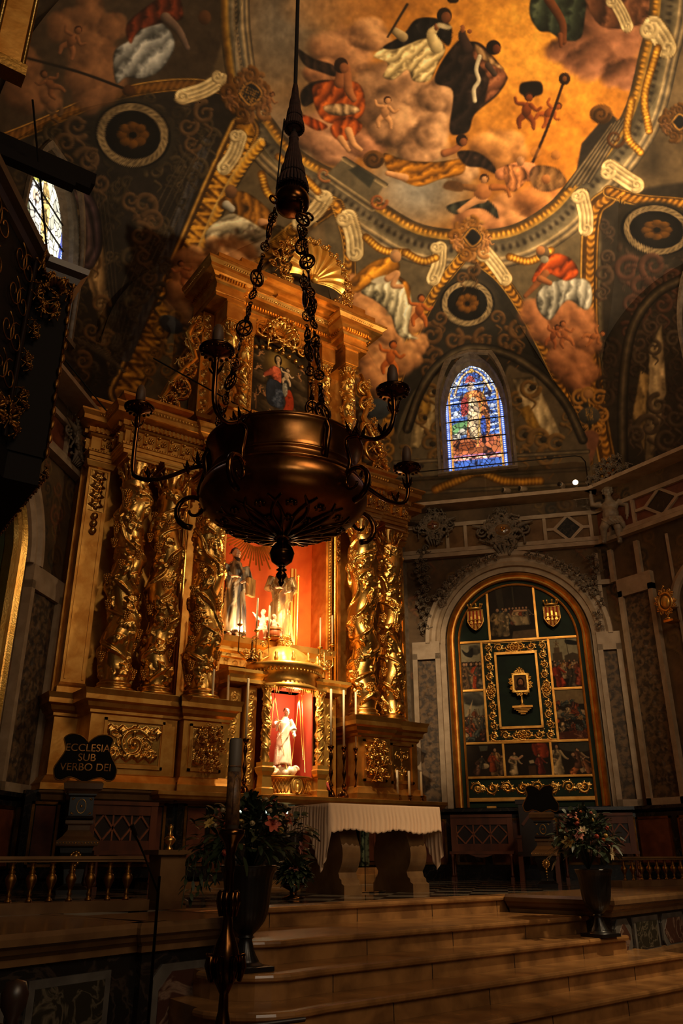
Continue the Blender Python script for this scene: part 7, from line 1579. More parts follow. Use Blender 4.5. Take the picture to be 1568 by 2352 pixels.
def podium(tagn, A, B_, z0, z1, back, panels, yb=0):
    """panelled marble podium; front face from A to B_ (left to right as seen)"""
    A = np.array(A, float); B_ = np.array(B_, float); d = B_-A; L = np.hypot(*d); a = math.atan2(d[1], d[0]); fr = ((A[0], A[1], 0), a)
    m = MB(); m.box(0, L, 0, back, z0, z1-.18); struct(m, 'wall_podium_'+tagn, M['marble_black'], fr)
    m = MB(); m.sweep([(0, z1-.2), (.03, z1-.19), (.03, z1-.15), (.07, z1-.12), (.09, z1-.09), (.12, z1-.07), (.12, z1-.03), (.1, z1), (0, z1)], [(0, back), (0, 0), (L, 0), (L, back)]); m.box(0, L, 0, back, z1-.2, z1-.001); m.sweep([(0, z0), (.05, z0), (.05, z0+.1), (.02, z0+.13), (0, z0+.14)], [(0, back), (0, 0), (L, 0), (L, back)]); struct(m, 'trim_podium_'+tagn, M['marble_brown'], fr)
    for i, (x0, x1, cut) in enumerate(panels):
        c = .09 if cut else 0; zA, zB = z0+(.18 if z0 < .3 else .1), z1-(.28 if z0 < .3 else .22)
        def octo(g):
            if not c: return [(x0+g, zA+g), (x1-g, zA+g), (x1-g, zB-g), (x0+g, zB-g)]
            q = c+g*.4; return [(x0+g+q, zA+g), (x1-g-q, zA+g), (x1-g, zA+g+q), (x1-g, zB-g-q), (x1-g-q, zB-g), (x0+g+q, zB-g), (x0+g, zB-g-q), (x0+g, zA+g+q)]
        m = MB(); m.prism(octo(0), -.02, 0); o = struct(m, 'trim_panel_border_%s_%d' % (tagn, i+1), M['marble_grey'], fr)
        m = MB(); m.prism(octo(.05), -.026, 0); m.build('marble_inlay', M['marble_panel' if cut else 'marble_panel2'], o)
    return fr, L
# left podium: two faces
podium('left', (.35, 5.35), (2.55, 6.2), 0, 1.16, 1.3, [(.05, .45, 0), (.55, 1.25, 1), (1.4, 2.05, 0)])
podium('left_return', (2.5, 6.12), (3.35, 6.35), 0, 1.16, .9, [(.1, .7, 1)])
podium('right', (7.72, 6.25), (12.4, 7.35), .5, 1.16+.02, 1.2, [(.05, .42, 1), (.5, 1.15, 0), (1.25, 1.95, 1), (2.1, 2.8, 0), (2.9, 3.6, 1), (3.7, 4.4, 0)])
mb = MB(); mb.box(-.3, 3.3, 7.4, 9.5, 1.0, 1.159); struct(mb, 'floor_left_infill', M['marble_floor'])
# balustrades
def baluster_mb(h):
    m = MB(); k = h/.3; m.lathe([(.028, 0), (.028, .012*k), (.016, .025*k), (.012, .04*k), (.022, .055*k), (.012, .07*k), (.02, .1*k), (.042, .15*k), (.045, .175*k), (.034, .2*k), (.02, .215*k), (.03, .225*k), (.014, .245*k), (.024, .262*k), (.012, .28*k), (.028, .29*k), (.028, .3*k)], n=16); return m
def balustrade(label, A, B_, z0, h, n, plinth=.1, m_rail='marble_brown', post=True, mt='gold_dark'):
    A = np.array(A); B_ = np.array(B_); d = B_-A; L = np.hypot(*d); t = thing('balustrade', label, 'balustrade', (A[0], A[1], z0), math.atan2(d[1], d[0]))
    mbp('plinth', M['marble_brown'], t, lambda m: m.box(-.1, L+.1, -.1, .1, 0, plinth)); mbp('handrail', M[m_rail], t, lambda m: (m.box(-.05, L+.05, -.05, .05, plinth+h, plinth+h+.02), m.box(-.05, L+.05, -.065, .065, plinth+h+.02, plinth+h+.045)))
    b = baluster_mb(h).build('baluster', M[mt], t); b.location = (L*.5/n, 0, plinth)
    for i in range(1, n): c = b.copy(); COL.objects.link(c); c.parent = t; c.location = (L*(i+.5)/n, 0, plinth)
    return t
balustrade('low balustrade with seven gilt balusters on the dark podium at the left', (1.8, 7.5), (2.92, 7.42), 1.16, .3, 7, .085)
balustrade('low balustrade with small gilt balusters at the right behind the flowers', (10.2, 8.0), (11.75, 7.9), 1.18, .26, 9, .08)
balustrade('pale stone balustrade at the far right edge', (12.0, 8.0), (13.5, 7.9), 1.18, .26, 8, .08, 'stone_dim', mt='stone')
def post(label, x, y, w, h):
    t = thing('stone_post', label, 'post', (x, y, 1.16)); mbp('shaft', M['marble_brown'], t, lambda m: (m.box(-w, w, -w, w, 0, h-.04), m.box(-w-.02, w+.02, -w-.02, w+.02, 0, .06))); mbp('cap', M['marble_brown'], t, lambda m: m.box(-w-.05, w+.05, -w-.05, w+.05, h-.04, h)); return t
post('square marble post ending the left balustrade, topped by a gilt finial', 3.23, 7.48, .12, .48); post('square marble post at the left edge of the picture', 1.5, 7.6, .12, .46)
t = thing('gilt_finial', 'small gilt urn finial on the square marble post', 'finial', (3.23, 7.48, 1.64)); mbp('urn_body', M['gold'], t, lambda m: m.lathe([(.035, 0), (.035, .01), (.015, .03), (.05, .07), (.055, .09), (.025, .12)], n=18)); mbp('urn_tip', M['gold'], t, lambda m: m.lathe([(.022, .12), (.03, .13), (.012, .15), (.024, .185), (.022, .2), (0, .22)], n=18))
# ---------------------------------------------------------------- altar table, cloth, lecterns, benches, vases, candle
t = thing('altar_table', 'free-standing marble altar table on two scroll-shaped slabs at the head of the steps', 'table', (6.58, 9.05, 1.16))
mbp('table_top', M['marble_brown'], t, lambda m: m.box(-.84, .84, -.44, .44, .93, 1.0))
def pedestal_slab(x0, x1):
    prof = [(-.42, 0), (-.42, .1), (-.37, .12), (-.36, .16), (-.32, .18), (-.3, .24), (-.36, .32), (-.39, .42), (-.38, .52), (-.32, .66), (-.29, .78), (-.33, .88), (-.36, .93)]
    pts = smooth_path([(p[0], p[1]) for p in prof[5:]], 5).tolist(); L = [list(p) for p in prof[:5]]+pts; Rr = [[-a, b] for a, b in L[::-1]]; poly = L+Rr
    def f(m):
        V = [(x, y, z) for x in (x0, x1) for y, z in poly]; n = len(poly); m.add(V, [tuple(range(n)), tuple(range(2*n-1, n-1, -1))]+[(i, (i+1) % n, n+(i+1) % n, n+i) for i in range(n)])
    return f
mbp('scroll_pedestal', M['marble_brown'], t, pedestal_slab(-.62, -.36)); mbp('scroll_pedestal', M['marble_brown'], t, pedestal_slab(.42, .68))
# cloth: flat top with deeply pleated lace sides
def cloth():
    t = thing('altar_cloth', 'pinkish linen altar cloth with a pleated lace fringe over the altar table', 'cloth', (6.58, 9.05, 2.163))
    mbp('cloth_top', M['cloth'], t, lambda m: m.box(-.86, .86, -.46, .46, 0, .008))
    per = [(-.86, .46), (-.86, -.46), (.86, -.46), (.86, .46)]; segs = []; n = 520; P = []; L = [0]
    for a, b in zip(per[:-1], per[1:]): L.append(L[-1]+math.hypot(b[0]-a[0], b[1]-a[1]))
    V = []; rows = 16
    for j in range(rows):
        for i in range(n):
            s = L[-1]*i/(n-1); k = 0
            while k < 2 and s > L[k+1]: k += 1
            a, b = np.array(per[k]), np.array(per[k+1]); u = (b-a)/np.linalg.norm(b-a); nn = np.array([u[1], -u[0]])*-1; nn = np.array([u[1], -u[0]]); c = a+u*(s-L[k])
            side = k != 1; drop = (.3+.02*math.sin(s*9)) if not side else .3+.45*max(0, 1-abs((s-L[k])-(.12 if k == 2 else .8))/.3)
            z = -drop*j/(rows-1)+.004; z -= .018*abs(math.sin(s*34))*(j/(rows-1))**3
            w_ = (j/(rows-1))**.7; f = .5+.5*math.sin(s*95+1.5*math.sin(s*17)+.6*math.sin(j*.5)); off = .012+w_*.022*f+.01*w_
            q = c+nn*off; V.append((q[0], q[1], z))
    o = np_mesh('pleated_drop', np.array(V), grid_faces(n, rows), M['lace'], t); s_ = o.modifiers.new('t', 'SOLIDIFY'); s_.thickness = .003
cloth()
t = thing('acrylic_stand', 'clear acrylic lectern stand under the altar table', 'stand', (6.62, 9.02, 1.16), R(30)); mbp('panel', M['glass'], t, lambda m: m.box(-.14, .14, -.006, .006, .02, .82)); mbp('foot', M['glass'], t, lambda m: m.box(-.18, .18, -.14, .14, 0, .02))
# lecterns with shaped boards
def board_poly(w, h, g=0):
    P = [(-.5, -.32), (-.46, -.44), (-.36, -.46), (-.26, -.4), (-.14, -.43), (0, -.5), (.14, -.43), (.26, -.4), (.36, -.46), (.46, -.44), (.5, -.32), (.5, -.2), (.42, -.02), (.36, .14), (.38, .28), (.4, .4), (.3, .48), (.14, .46), (.02, .34), (0, .3), (-.02, .34), (-.14, .46), (-.3, .48), (-.4, .4), (-.38, .28), (-.36, .14), (-.42, -.02), (-.5, -.2)]
    return smooth_path([(x*w*(1+g), z*h*(1+g)) for x, z in P], 3, True).tolist()
def lectern(label, loc, rz, w, h, body_h, text=True):
    t = thing('lectern', label, 'lectern', loc, rz)
    zc = body_h+h*.5
    b = mbp('shaped_board', M['case'], t, lambda m: m.prism([(x, z+zc) for x, z in board_poly(w, h)], -.03, .03))
    mbp('board_rim', M['gold_dark'], b, lambda m: m.tube([(x, -.03, z+zc) for x, z in board_poly(w, h, .01)], .009, 6, True))
    if text:
        for i, (s, sz, dz) in enumerate([('ECCLESIA', .1, .2), ('SUB', .1, .0), ('VERBO DEI', .1, -.2)]):
            c = bpy.data.curves.new('lettering', 'FONT'); c.body = s; c.size = sz*w/.58; c.align_x = 'CENTER'; c.align_y = 'CENTER'; c.extrude = .002
            o = bpy.data.objects.new('lettering', c); COL.objects.link(o); me = bpy.data.meshes.new_from_object(o.evaluated_get(bpy.context.evaluated_depsgraph_get())); bpy.data.objects.remove(o)
            o = finish(me, 'lettering', M['brass_dark'], b); o.location = (0, -.033, zc+dz*h); o.rotation_euler = (PI/2, 0, 0)
    k = body_h/1.4; kw = 1.3
    cap = mbp('capital_block', M['marble_brown'], t, lambda m: m.square([(w_*1.3, z_) for w_, z_ in [(.13*k, body_h-.16*k), (.15*k, body_h-.13*k), (.19*k, body_h-.1*k), (.2*k, body_h-.03*k), (.17*k, body_h)]]))
    bx = mbp('upper_box', M['ebony'], t, lambda m: m.square([(w_*1.2, z_) for w_, z_ in [(.13*k, body_h-.5*k), (.15*k, body_h-.47*k), (.13*k, body_h-.44*k), (.13*k, body_h-.2*k), (.15*k, body_h-.18*k), (.15*k, body_h-.16*k)]]))
    def orn(m):
        z = body_h-.32*k; n = 16; m.tube([(.06*k*math.cos(2*PI*i/n), -.16*k, z+.09*k*math.sin(2*PI*i/n)) for i in range(n)], .006, 6, True); m.ball((0, -.16*k, z), .02*k, 8, 6)
        for sx in (-1, 1):
            for sz in (-1, 1): m.ball((sx*.12*k, -.157*k, z+sz*.09*k), .016*k, 6, 5); m.ball((sx*.1*k, -.157*k, z+sz*.1*k), .01*k, 6, 5)
    mbp('gilt_inlay', M['gold'], bx, orn)
    mbp('neck_moulding', M['marble_brown'], t, lambda m: m.square([(.26*k, body_h-.82*k), (.27*k, body_h-.8*k), (.27*k, body_h-.76*k), (.25*k, body_h-.74*k), (.2*k, body_h-.7*k), (.14*k, body_h-.62*k), (.14*k, body_h-.56*k), (.18*k, body_h-.54*k), (.18*k, body_h-.5*k)]))
    mbp('bead_row', M['gold'], t, lambda m: [m.ball((x*.27*k, -.27*k, body_h-.78*k), .012*k, 6, 5) for x in np.linspace(-.95, .95, 14)])
    mbp('tapered_shaft', M['ebony'], t, lambda m: m.square([(.19*k, .0), (.2*k, .05), (.13*k, .09), (.11*k, .12), (.13*k, .3*k), (.2*k, body_h-.9*k), (.21*k, body_h-.84*k), (.22*k, body_h-.82*k)]))
    def lion(m):
        z = body_h-.96*k; m.ball((0, -.21*k, z), (.06*k, .05*k, .07*k), 10, 8)
        for i in range(12): m.ball((.065*k*math.cos(i*PI/6), -.2*k, z+.07*k*math.sin(i*PI/6)), .022*k, 6, 5)
        m.ball((0, -.26*k, z-.02*k), .025*k, 8, 6)
        for i in range(5): m.ball((0, -.2*k+.01*i, z-.1*k-.05*i*k), .03*k-.004*i, 6, 5)
    mbp('lion_mask', M['gold'], t, lion); return t
lectern('tall dark lectern with a curved board lettered ECCLESIA SUB VERBO DEI, behind the left balustrade', (3.47, 10.9, 1.16), R(-17), .76, .6, 1.3); lectern('smaller dark lectern with a curved gilt-rimmed board, before the right bench', (9.6, 8.8, 1.16), R(-48), .5, .38, 1.0, False)
M['wood_pale'] = mat('lit_lattice_walnut', (150, 88, 50), .45, c2=(120, 66, 38), scale=6)  # paler than the bench walnut: the lattice's lit look is put into its colour
# benches with openwork backs
def bench(label, loc, rz, w, n=1, group=None):
    t = thing('choir_bench', label, 'bench', loc, rz, group); W = M['wood']
    mbp('seat', W, t, lambda m: (m.box(0, w, -.45, 0, .44, .49), m.prism([(w*.3, .44), (w*.7, .44), (w*.6, .4), (w*.5, .38), (w*.4, .4)], -.44, -.41)))
    for x in (.02, w-.08):
        for y in (-.43, -.06): mbp('leg', W, t, lambda m: (m.square([(.03, 0), (.03, .06)], (x+.03, y, 0)), m.lathe([(.022, .06), (.03, .1), (.018, .14), (.024, .25), (.018, .36), (.03, .4), (.03, .44)], (x+.03, y, 0), 12)))
    mbp('back_frame', W, t, lambda m: (m.box(0, w, -.03, .03, .49, .62), m.box(0, w, -.03, .03, .95, 1.08), m.box(0, w, -.06, .05, 1.08, 1.13), m.box(0, .1, -.04, .04, .49, 1.08), m.box(w-.1, w, -.04, .04, .49, 1.08)))
    def lat(m):
        k = max(3, int((w-.2)/.26)); s = (w-.2)/k
        for i in range(k):
            x0 = .1+i*s; c = x0+s/2
            for sx in (-1, 1):
                for (a, b) in (((c+sx*s/2, .785), (c, .95)), ((c+sx*s/2, .785), (c, .62))):
                    d = np.array([b[0]-a[0], b[1]-a[1]]); d = d/np.linalg.norm(d); nn = np.array([-d[1], d[0]])*.012; m.prism([(a[0]-nn[0], a[1]-nn[1]), (b[0]-nn[0], b[1]-nn[1]), (b[0]+nn[0], b[1]+nn[1]), (a[0]+nn[0], a[1]+nn[1])], -.02, .012)
            m.box(x0-.012, x0+.012, -.02, .01, .62, .95)
        pass
    mbp('lattice_back', M['wood_pale'], t, lat); mbp('back_panel', M['wood_dark'], t, lambda m: m.box(.1, w-.1, .012, .03, .62, .95)); return t
bench('walnut bench with openwork lattice back, before the left pedestal of the altarpiece', (3.82, 11.7, 1.16), 0, 1.0)
w0 = bench('walnut bench with three-lozenge lattice back under the side altarpiece, left of the high-backed seat', at(FB, .75, -.5, 1.16), FB[1], 1.15)
bench('dim walnut bench with lattice back under the side altarpiece, right of the flowers', at(FB, 2.75, -.5, 1.16), FB[1], 1.3)
t = thing('presider_seat', 'dark high-backed walnut seat between the two right benches', 'chair', at(FB, 1.98, -.55, 1.16), FB[1])
mbp('seat', M['wood_dark'], t, lambda m: m.box(0, .7, -.5, 0, .4, .48)); mbp('back', M['wood_dark'], t, lambda m: (m.box(.05, .65, -.03, .04, .48, 1.3), m.box(0, .7, -.05, .05, 1.3, 1.38)))
for x in (0, .62):
    mbp('armrest', M['wood'], t, lambda m: (m.box(x, x+.08, -.5, 0, .7, .75), m.box(x, x+.08, -.48, -.42, .48, .7))); mbp('side_panel', M['wood'], t, lambda m: m.box(x, x+.08, -.5, .04, 0, .42))
mbp('raking_trim', M['wood'], t, lambda m: m.prism([(.08, .95), (.3, 1.2), (.36, 1.2), (.12, .92)], -.05, -.03))
mbp('small', M['gold_flat'], None, lambda m: m.box(1.42, 1.6, -.1, 0, 2.421, 2.46)).name = 'gilt_box'
o = COL.objects['gilt_box']; o.location = FB[0]; o.rotation_euler = (0, 0, FB[1]); tag(o, 'small gilt box on the ledge under the side altarpiece', 'box')
# fluted urns and bouquets
def urn(label, loc, h=.66):
    t = thing('flower_urn', label, 'urn', loc); k = h/.66; prof = [(.13, 0), (.13, .03), (.1, .05), (.085, .07), (.06, .12), (.045, .18), (.05, .2), (.06, .205), (.05, .22), (.09, .26), (.13, .32), (.15, .4), (.16, .5), (.175, .6), (.2, .65), (.205, .66), (.19, .66), (.15, .58)]
    nn = 72; V = []; P = smooth_path(prof, 3)
    for r_, z in P:
        for j in range(nn): a = 2*PI*j/nn; f = 1+(.045*abs(math.cos(a*12)) if .23 < z < .64 or .06 < z < .18 else 0); V.append((r_*f*math.cos(a)*k, r_*f*math.sin(a)*k, max(z, 0)*k))
    m = MB(); m.add(V, [(i*nn+j, i*nn+(j+1) % nn, (i+1)*nn+(j+1) % nn, (i+1)*nn+j) for i in range(len(P)-1) for j in range(nn)], True); m.build('fluted_body', M['ebony'], t)
    mbp('square_plinth', M['ebony'], t, lambda m: m.box(-.15*k, .15*k, -.15*k, .15*k, 0, .03)); return t
def petal(m, c, d, up, L, w_):
    d = np.array(d, float); d /= np.linalg.norm(d); up = np.array(up, float); s = np.cross(d, up); s /= np.linalg.norm(s)+1e-9; V = []
    for i in range(5):
        u = i/4; ww = w_*math.sin(PI*(.12+.8*u))**.8
        for j in (-1, 0, 1): V.append(np.array(c)+d*L*u+up*L*(.35*u*u)*-1+s*ww*j+up*(.15*ww*abs(j)))
    m.add(V, grid_faces(3, 5).tolist(), True)
FM = {k: mat('petals_'+k, c, .6) for k, c in dict(coral=(176, 78, 52), orange=(190, 110, 52), yellow=(196, 160, 84), pink=(180, 110, 92), cream=(180, 160, 120)).items()}
def flower_mb(kind, s):
    m = MB(); Z = np.array([0, 0, 1.])
    if kind == 'lily':
        for i in range(6): a = i*PI/3; petal(m, (0, 0, 0), (math.cos(a), math.sin(a), .75), Z, s*1.5, s*.34)
        for i in range(5): a = i*1.25; m.tube([(0, 0, 0), (.3*s*math.cos(a), .3*s*math.sin(a), s*.9)], s*.03, 4)
    else:
        for ring, (n, sp) in enumerate(((3, .25), (5, .5), (7, .85), (8, 1.3))):
            for i in range(n): a = 2*PI*i/n+ring; petal(m, (0, 0, 0), (math.cos(a)*sp, math.sin(a)*sp, 1), (math.cos(a)*.5, math.sin(a)*.5, .8), s*(1.05-.1*ring), s*.4)
        m.ball((0, 0, s*.4), s*.35, 8, 6)
    return m
protos = {}
def bouquet(label, loc, rx, rz_, seed, n=34, droop=None):
    t = thing('bouquet', label, 'flowers', loc); rs = random.Random(seed); m = MB(); lf = []
    def pt():
        while True:
            a = rs.uniform(0, 2*PI); e = rs.uniform(-.5, PI/2); q = rs.uniform(.75, 1.05); return np.array([rx*q*math.cos(a)*math.cos(e), rx*q*.85*math.sin(a)*math.cos(e), rz_*q*math.sin(e)])
    pts = []
    for i in range(620):
        c = pt()*rs.uniform(.5, 1.12); d = c/np.linalg.norm(c)+np.array([rs.uniform(-.7, .7), rs.uniform(-.7, .7), rs.uniform(-.5, .7)]); up = np.array([rs.uniform(-.5, .5), rs.uniform(-.5, .5), 1]); petal(m, c, d, up/np.linalg.norm(up), rs.uniform(.06, .13), rs.uniform(.012, .028))
    if droop:
        for k in range(5):
            x0 = droop[0]*(.7+.1*k); P = [(x0*.6, -.05, 0), (x0*.95, -.08+.03*k, -.12), (x0*1.02, -.08+.03*k, -.3-.04*k)]; m.tube(P, .004, 5)
            for j in range(22): u = j/22; q = np.array([np.interp(u, [0, .5, 1], [p[i] for p in P]) for i in range(3)]); petal(m, q, (rs.uniform(-1, 1), rs.uniform(-1, 1), rs.uniform(-1, .3)), (0, 0, 1), .05, .014)
    m.build('foliage', M['leaf'], t)
    m = MB(); [m.tube([(0, 0, -rz_*.9), tuple(pt()*.6)], .005, 5) for _ in range(26)]; m.build('stems', M['leaf'], t)
    kinds = ['rose', 'rose', 'lily', 'rose']; cols = list(FM)
    for i in range(n):
        kd = kinds[i % 4]; cn = cols[rs.randrange(5)]; key = (kd, cn)
        if key not in protos: protos[key] = flower_mb(kd, .05 if kd == 'lily' else .042).build('flower', FM[cn], t); o = protos[key]
        else: o = protos[key].copy(); COL.objects.link(o); o.parent = t; o.name = 'flower'
        c = pt(); c = np.array([c[0], -abs(c[1])*.9-(.0), c[2]]) if i % 3 else c; o.location = tuple(c); v = Vector(c)+Vector((0, -.1, .1)); o.rotation_euler = v.to_track_quat('Z', 'Y').to_euler(); s_ = rs.uniform(.75, 1.25); o.scale = (s_,)*3
    return t
urn('black fluted urn holding flowers on the steps, left of the altar table', (3.2, 5.9, .83), .69); bouquet('broad dim bouquet of roses and lilies in the left urn', (3.2, 5.88, 1.71), .46, .28, 5, 40, (-.46,))
urn('black fluted urn holding flowers on the steps, at the right podium', (7.4, 6.14, .83), .62); bouquet('bouquet of coral lilies and yellow roses in the right urn', (7.28, 6.1, 1.72), .36, .3, 8, 34)
# small vase of flowers low by the table foot
t = thing('low_flower_bowl', 'small dark bowl of flowers on the floor left of the altar table', 'bowl', (5.0, 8.2, 1.16)); mbp('bowl', M['brass_dark'], t, lambda m: m.lathe([(.12, 0), (.12, .02), (.04, .04), (.04, .08), (.12, .12), (.14, .16), (.12, .16)], n=24)); 
bouquet('small low spray of flowers in the dark bowl by the altar table', (5.0, 8.2, 1.42), .15, .14, 15, 8)
# paschal candle on its tall stand
t = thing('candle_stand', 'tall ornate bronze candle stand in the dark foreground', 'candle stand', (2.29, 4.44, 0))
prof = [(.24, .0), (.24, .04), (.2, .07), (.12, .12), (.07, .2), (.05, .26), (.09, .32), (.1, .38), (.05, .46), (.035, .52), (.05, .56), (.09, .62), (.1, .68), (.06, .76), (.035, .84), (.03, .92), (.05, .95), (.085, 1.0), (.1, 1.08), (.07, 1.16), (.04, 1.22), (.03, 1.3), (.045, 1.34), (.03, 1.38), (.028, 1.5), (.04, 1.55), (.03, 1.6), (.05, 1.66), (.09, 1.7), (.095, 1.73), (.04, 1.735)]
prof = [(a*.8, b) for a, b in prof]
mbp('stem', M['brass_dark'], t, lambda m: m.lathe(prof, n=28))
def leaves_(m):
    for z, r_ in ((.65, .1), (1.05, .1), (.36, .1), (1.36, .05)):
        for i in range(8): a = i*PI/4; c, s = math.cos(a), math.sin(a); m.tube([(c*r_*.8, s*r_*.8, z-.07), (c*r_*.95, s*r_*.95, z), (c*r_*.9, s*r_*.9, z+.05), (c*r_*1.1, s*r_*1.1, z+.055)], [.012, .022, .018, .006], 6)
mbp('leaf_ornament', M['brass_dark'], t, leaves_)
for i in range(3): a = i*2*PI/3+.4; mbp('lion_foot', M['brass_dark'], t, lambda m: m.tube([(.16*math.cos(a), .16*math.sin(a), .06), (.26*math.cos(a), .26*math.sin(a), .05), (.3*math.cos(a), .3*math.sin(a), .025)], [.04, .04, .03], 8))
t = thing('paschal_candle', 'thick unlit candle with a dark painted lower band on the tall foreground stand', 'candle', (2.29, 4.44, 1.735))
mbp('wax', M['candle2'], t, lambda m: m.lathe([(0, 0), (.038, 0), (.038, .49), (.032, .5), (0, .495)], n=24)); mbp('painted_band', mat('candle_band', (56, 38, 30), .5, c2=(120, 84, 50), scale=40), t, lambda m: (m.lathe([(.0385, .02), (.04, .02), (.04, .31), (.0385, .31)], n=24), m.lathe([(.038, .335), (.0395, .335), (.0395, .345), (.038, .345)], n=24)))
mbp('gilt_arch', M['gold_dark'], t, lambda m: m.tube([(.041*math.sin(a), -.041*math.cos(a), z) for a, z in [(-.5, .08), (-.5, .22), (-.35, .27), (0, .29), (.35, .27), (.5, .22), (.5, .08)]], .0025, 5))
# microphone stand and finial of a pew
t = thing('microphone_stand', 'thin black microphone stand in the left foreground', 'microphone stand', (1.79, 4.24, 0)); mbp('pole', M['black_iron'], t, lambda m: m.tube([(0, 0, .02), (0, 0, 1.5)], .008, 8)); mbp('base', M['black_iron'], t, lambda m: m.lathe([(.14, 0), (.14, .015), (.02, .03), (0, .03)], n=24))
mbp('boom', M['black_iron'], t, lambda m: m.tube([(0, 0, 1.42), (-.1, -.02, 1.6), (-.16, -.02, 1.7)], .005, 6)); mbp('microphone', M['ebony'], t, lambda m: m.tube([(-.15, -.02, 1.69), (-.18, -.02, 1.74)], [.01, .014], 8))
t = thing('pew', 'dark wooden pew end with a round knob in the bottom left corner', 'pew', (.95, 3.5, 0), R(20)); mbp('bench_end', M['wood_dark'], t, lambda m: m.box(-.05, .05, -.3, .3, 0, 1.02)); mbp('knob', M['wood_dark'], t, lambda m: (m.lathe([(.03, 1.02), (.02, 1.05), (.045, 1.09), (.05, 1.13), (.035, 1.17), (0, 1.18)], n=18)))
mbp('top_rail', M['wood_dark'], t, lambda m: [m.tube([(.05, -.1-.05*k, .95-.06*k), (1.6, -.1-.05*k, .85-.06*k)], .012, 6) for k in range(3)]); mbp('seat_board', M['wood_dark'], t, lambda m: m.box(.05, 1.6, -.35, .05, .42, .46))
# ---------------------------------------------------------------- the great hanging lamp
LX, LY = 3.18, 5.5; LZ = 3.888
HL = thing('hanging_lamp', 'huge dark copper sanctuary lamp with branching candle arms, hung on chains before the altarpiece', 'lamp', (LX, LY, LZ))
BZ = M['bronze']
# ball and finial
mbp('lower_ball', M['brass_dark'], HL, lambda m: m.lathe([(.03, -.09), (.05, -.083), (.085, -.055), (.1, .0), (.1, .01), (.104, .014), (.1, .025), (.083, .07), (.05, .1), (.04, .15)], n=40))
mbp('drop_finial', M['brass_dark'], HL, lambda m: m.lathe([(0, -.275), (.012, -.265), (.018, -.25), (.026, -.235), (.018, -.22), (.042, -.19), (.045, -.17), (.025, -.14), (.045, -.13), (.02, -.115), (.03, -.1)], n=28))
bowl = [(.05, .14), (.08, .17), (.2, .2), (.4, .24), (.55, .3), (.65, .37), (.705, .45), (.71, .52), (.69, .58), (.65, .62), (.625, .66), (.615, .7), (.63, .715), (.63, .73), (.615, .745), (.63, .85), (.65, .92), (.665, .95), (.67, .97), (.67, .99), (.65, 1.0), (.63, .99), (.6, .85), (.58, .7)]
mbp('bowl', BZ, HL, lambda m: m.lathe(smooth_path(bowl, 3).tolist(), n=96))
def under(m):
    rs = random.Random(2)
    for k in range(24):
        a = 2*PI*k/24; P = []
        for j in range(8): u = j/7; r_ = .07+.5*u; aa = a+.25*math.sin(u*3)*(1 if k % 2 else -1); P.append((r_*math.cos(aa), r_*math.sin(aa), np.interp(r_, [b[0] for b in bowl[:6]], [b[1] for b in bowl[:6]])-.008))
        m.tube(P, [.008, .02, .014, .022, .012, .02, .008], 6)
        if k % 2 == 0:
            for rr in (.3, .48):
                c = (rr*math.cos(a+.13), rr*math.sin(a+.13)); z = np.interp(rr, [b[0] for b in bowl[:6]], [b[1] for b in bowl[:6]])
                for i in range(6): b_ = i*PI/3; m.ball((c[0]+.035*math.cos(b_), c[1]+.035*math.sin(b_), z-.006), (.02, .02, .012), 6, 5)
mbp('embossed_leaves', M['brass_dark'], HL, under)
mbp('stem_leaves', M['brass_dark'], HL, lambda m: [m.tube([(.03*math.cos(a), .03*math.sin(a), .12), (.05*math.cos(a), .05*math.sin(a), .2), (.1*math.cos(a), .1*math.sin(a), .24)], [.012, .016, .008], 6) for a in np.linspace(0, 2*PI, 13)[:-1]])
mbp('rim_band', BZ, HL, lambda m: (m.lathe([(.66, .6), (.68, .605), (.68, .62), (.655, .625)], n=96), m.lathe([(.66, .96), (.685, .965), (.685, .98), (.66, .985)], n=96)))
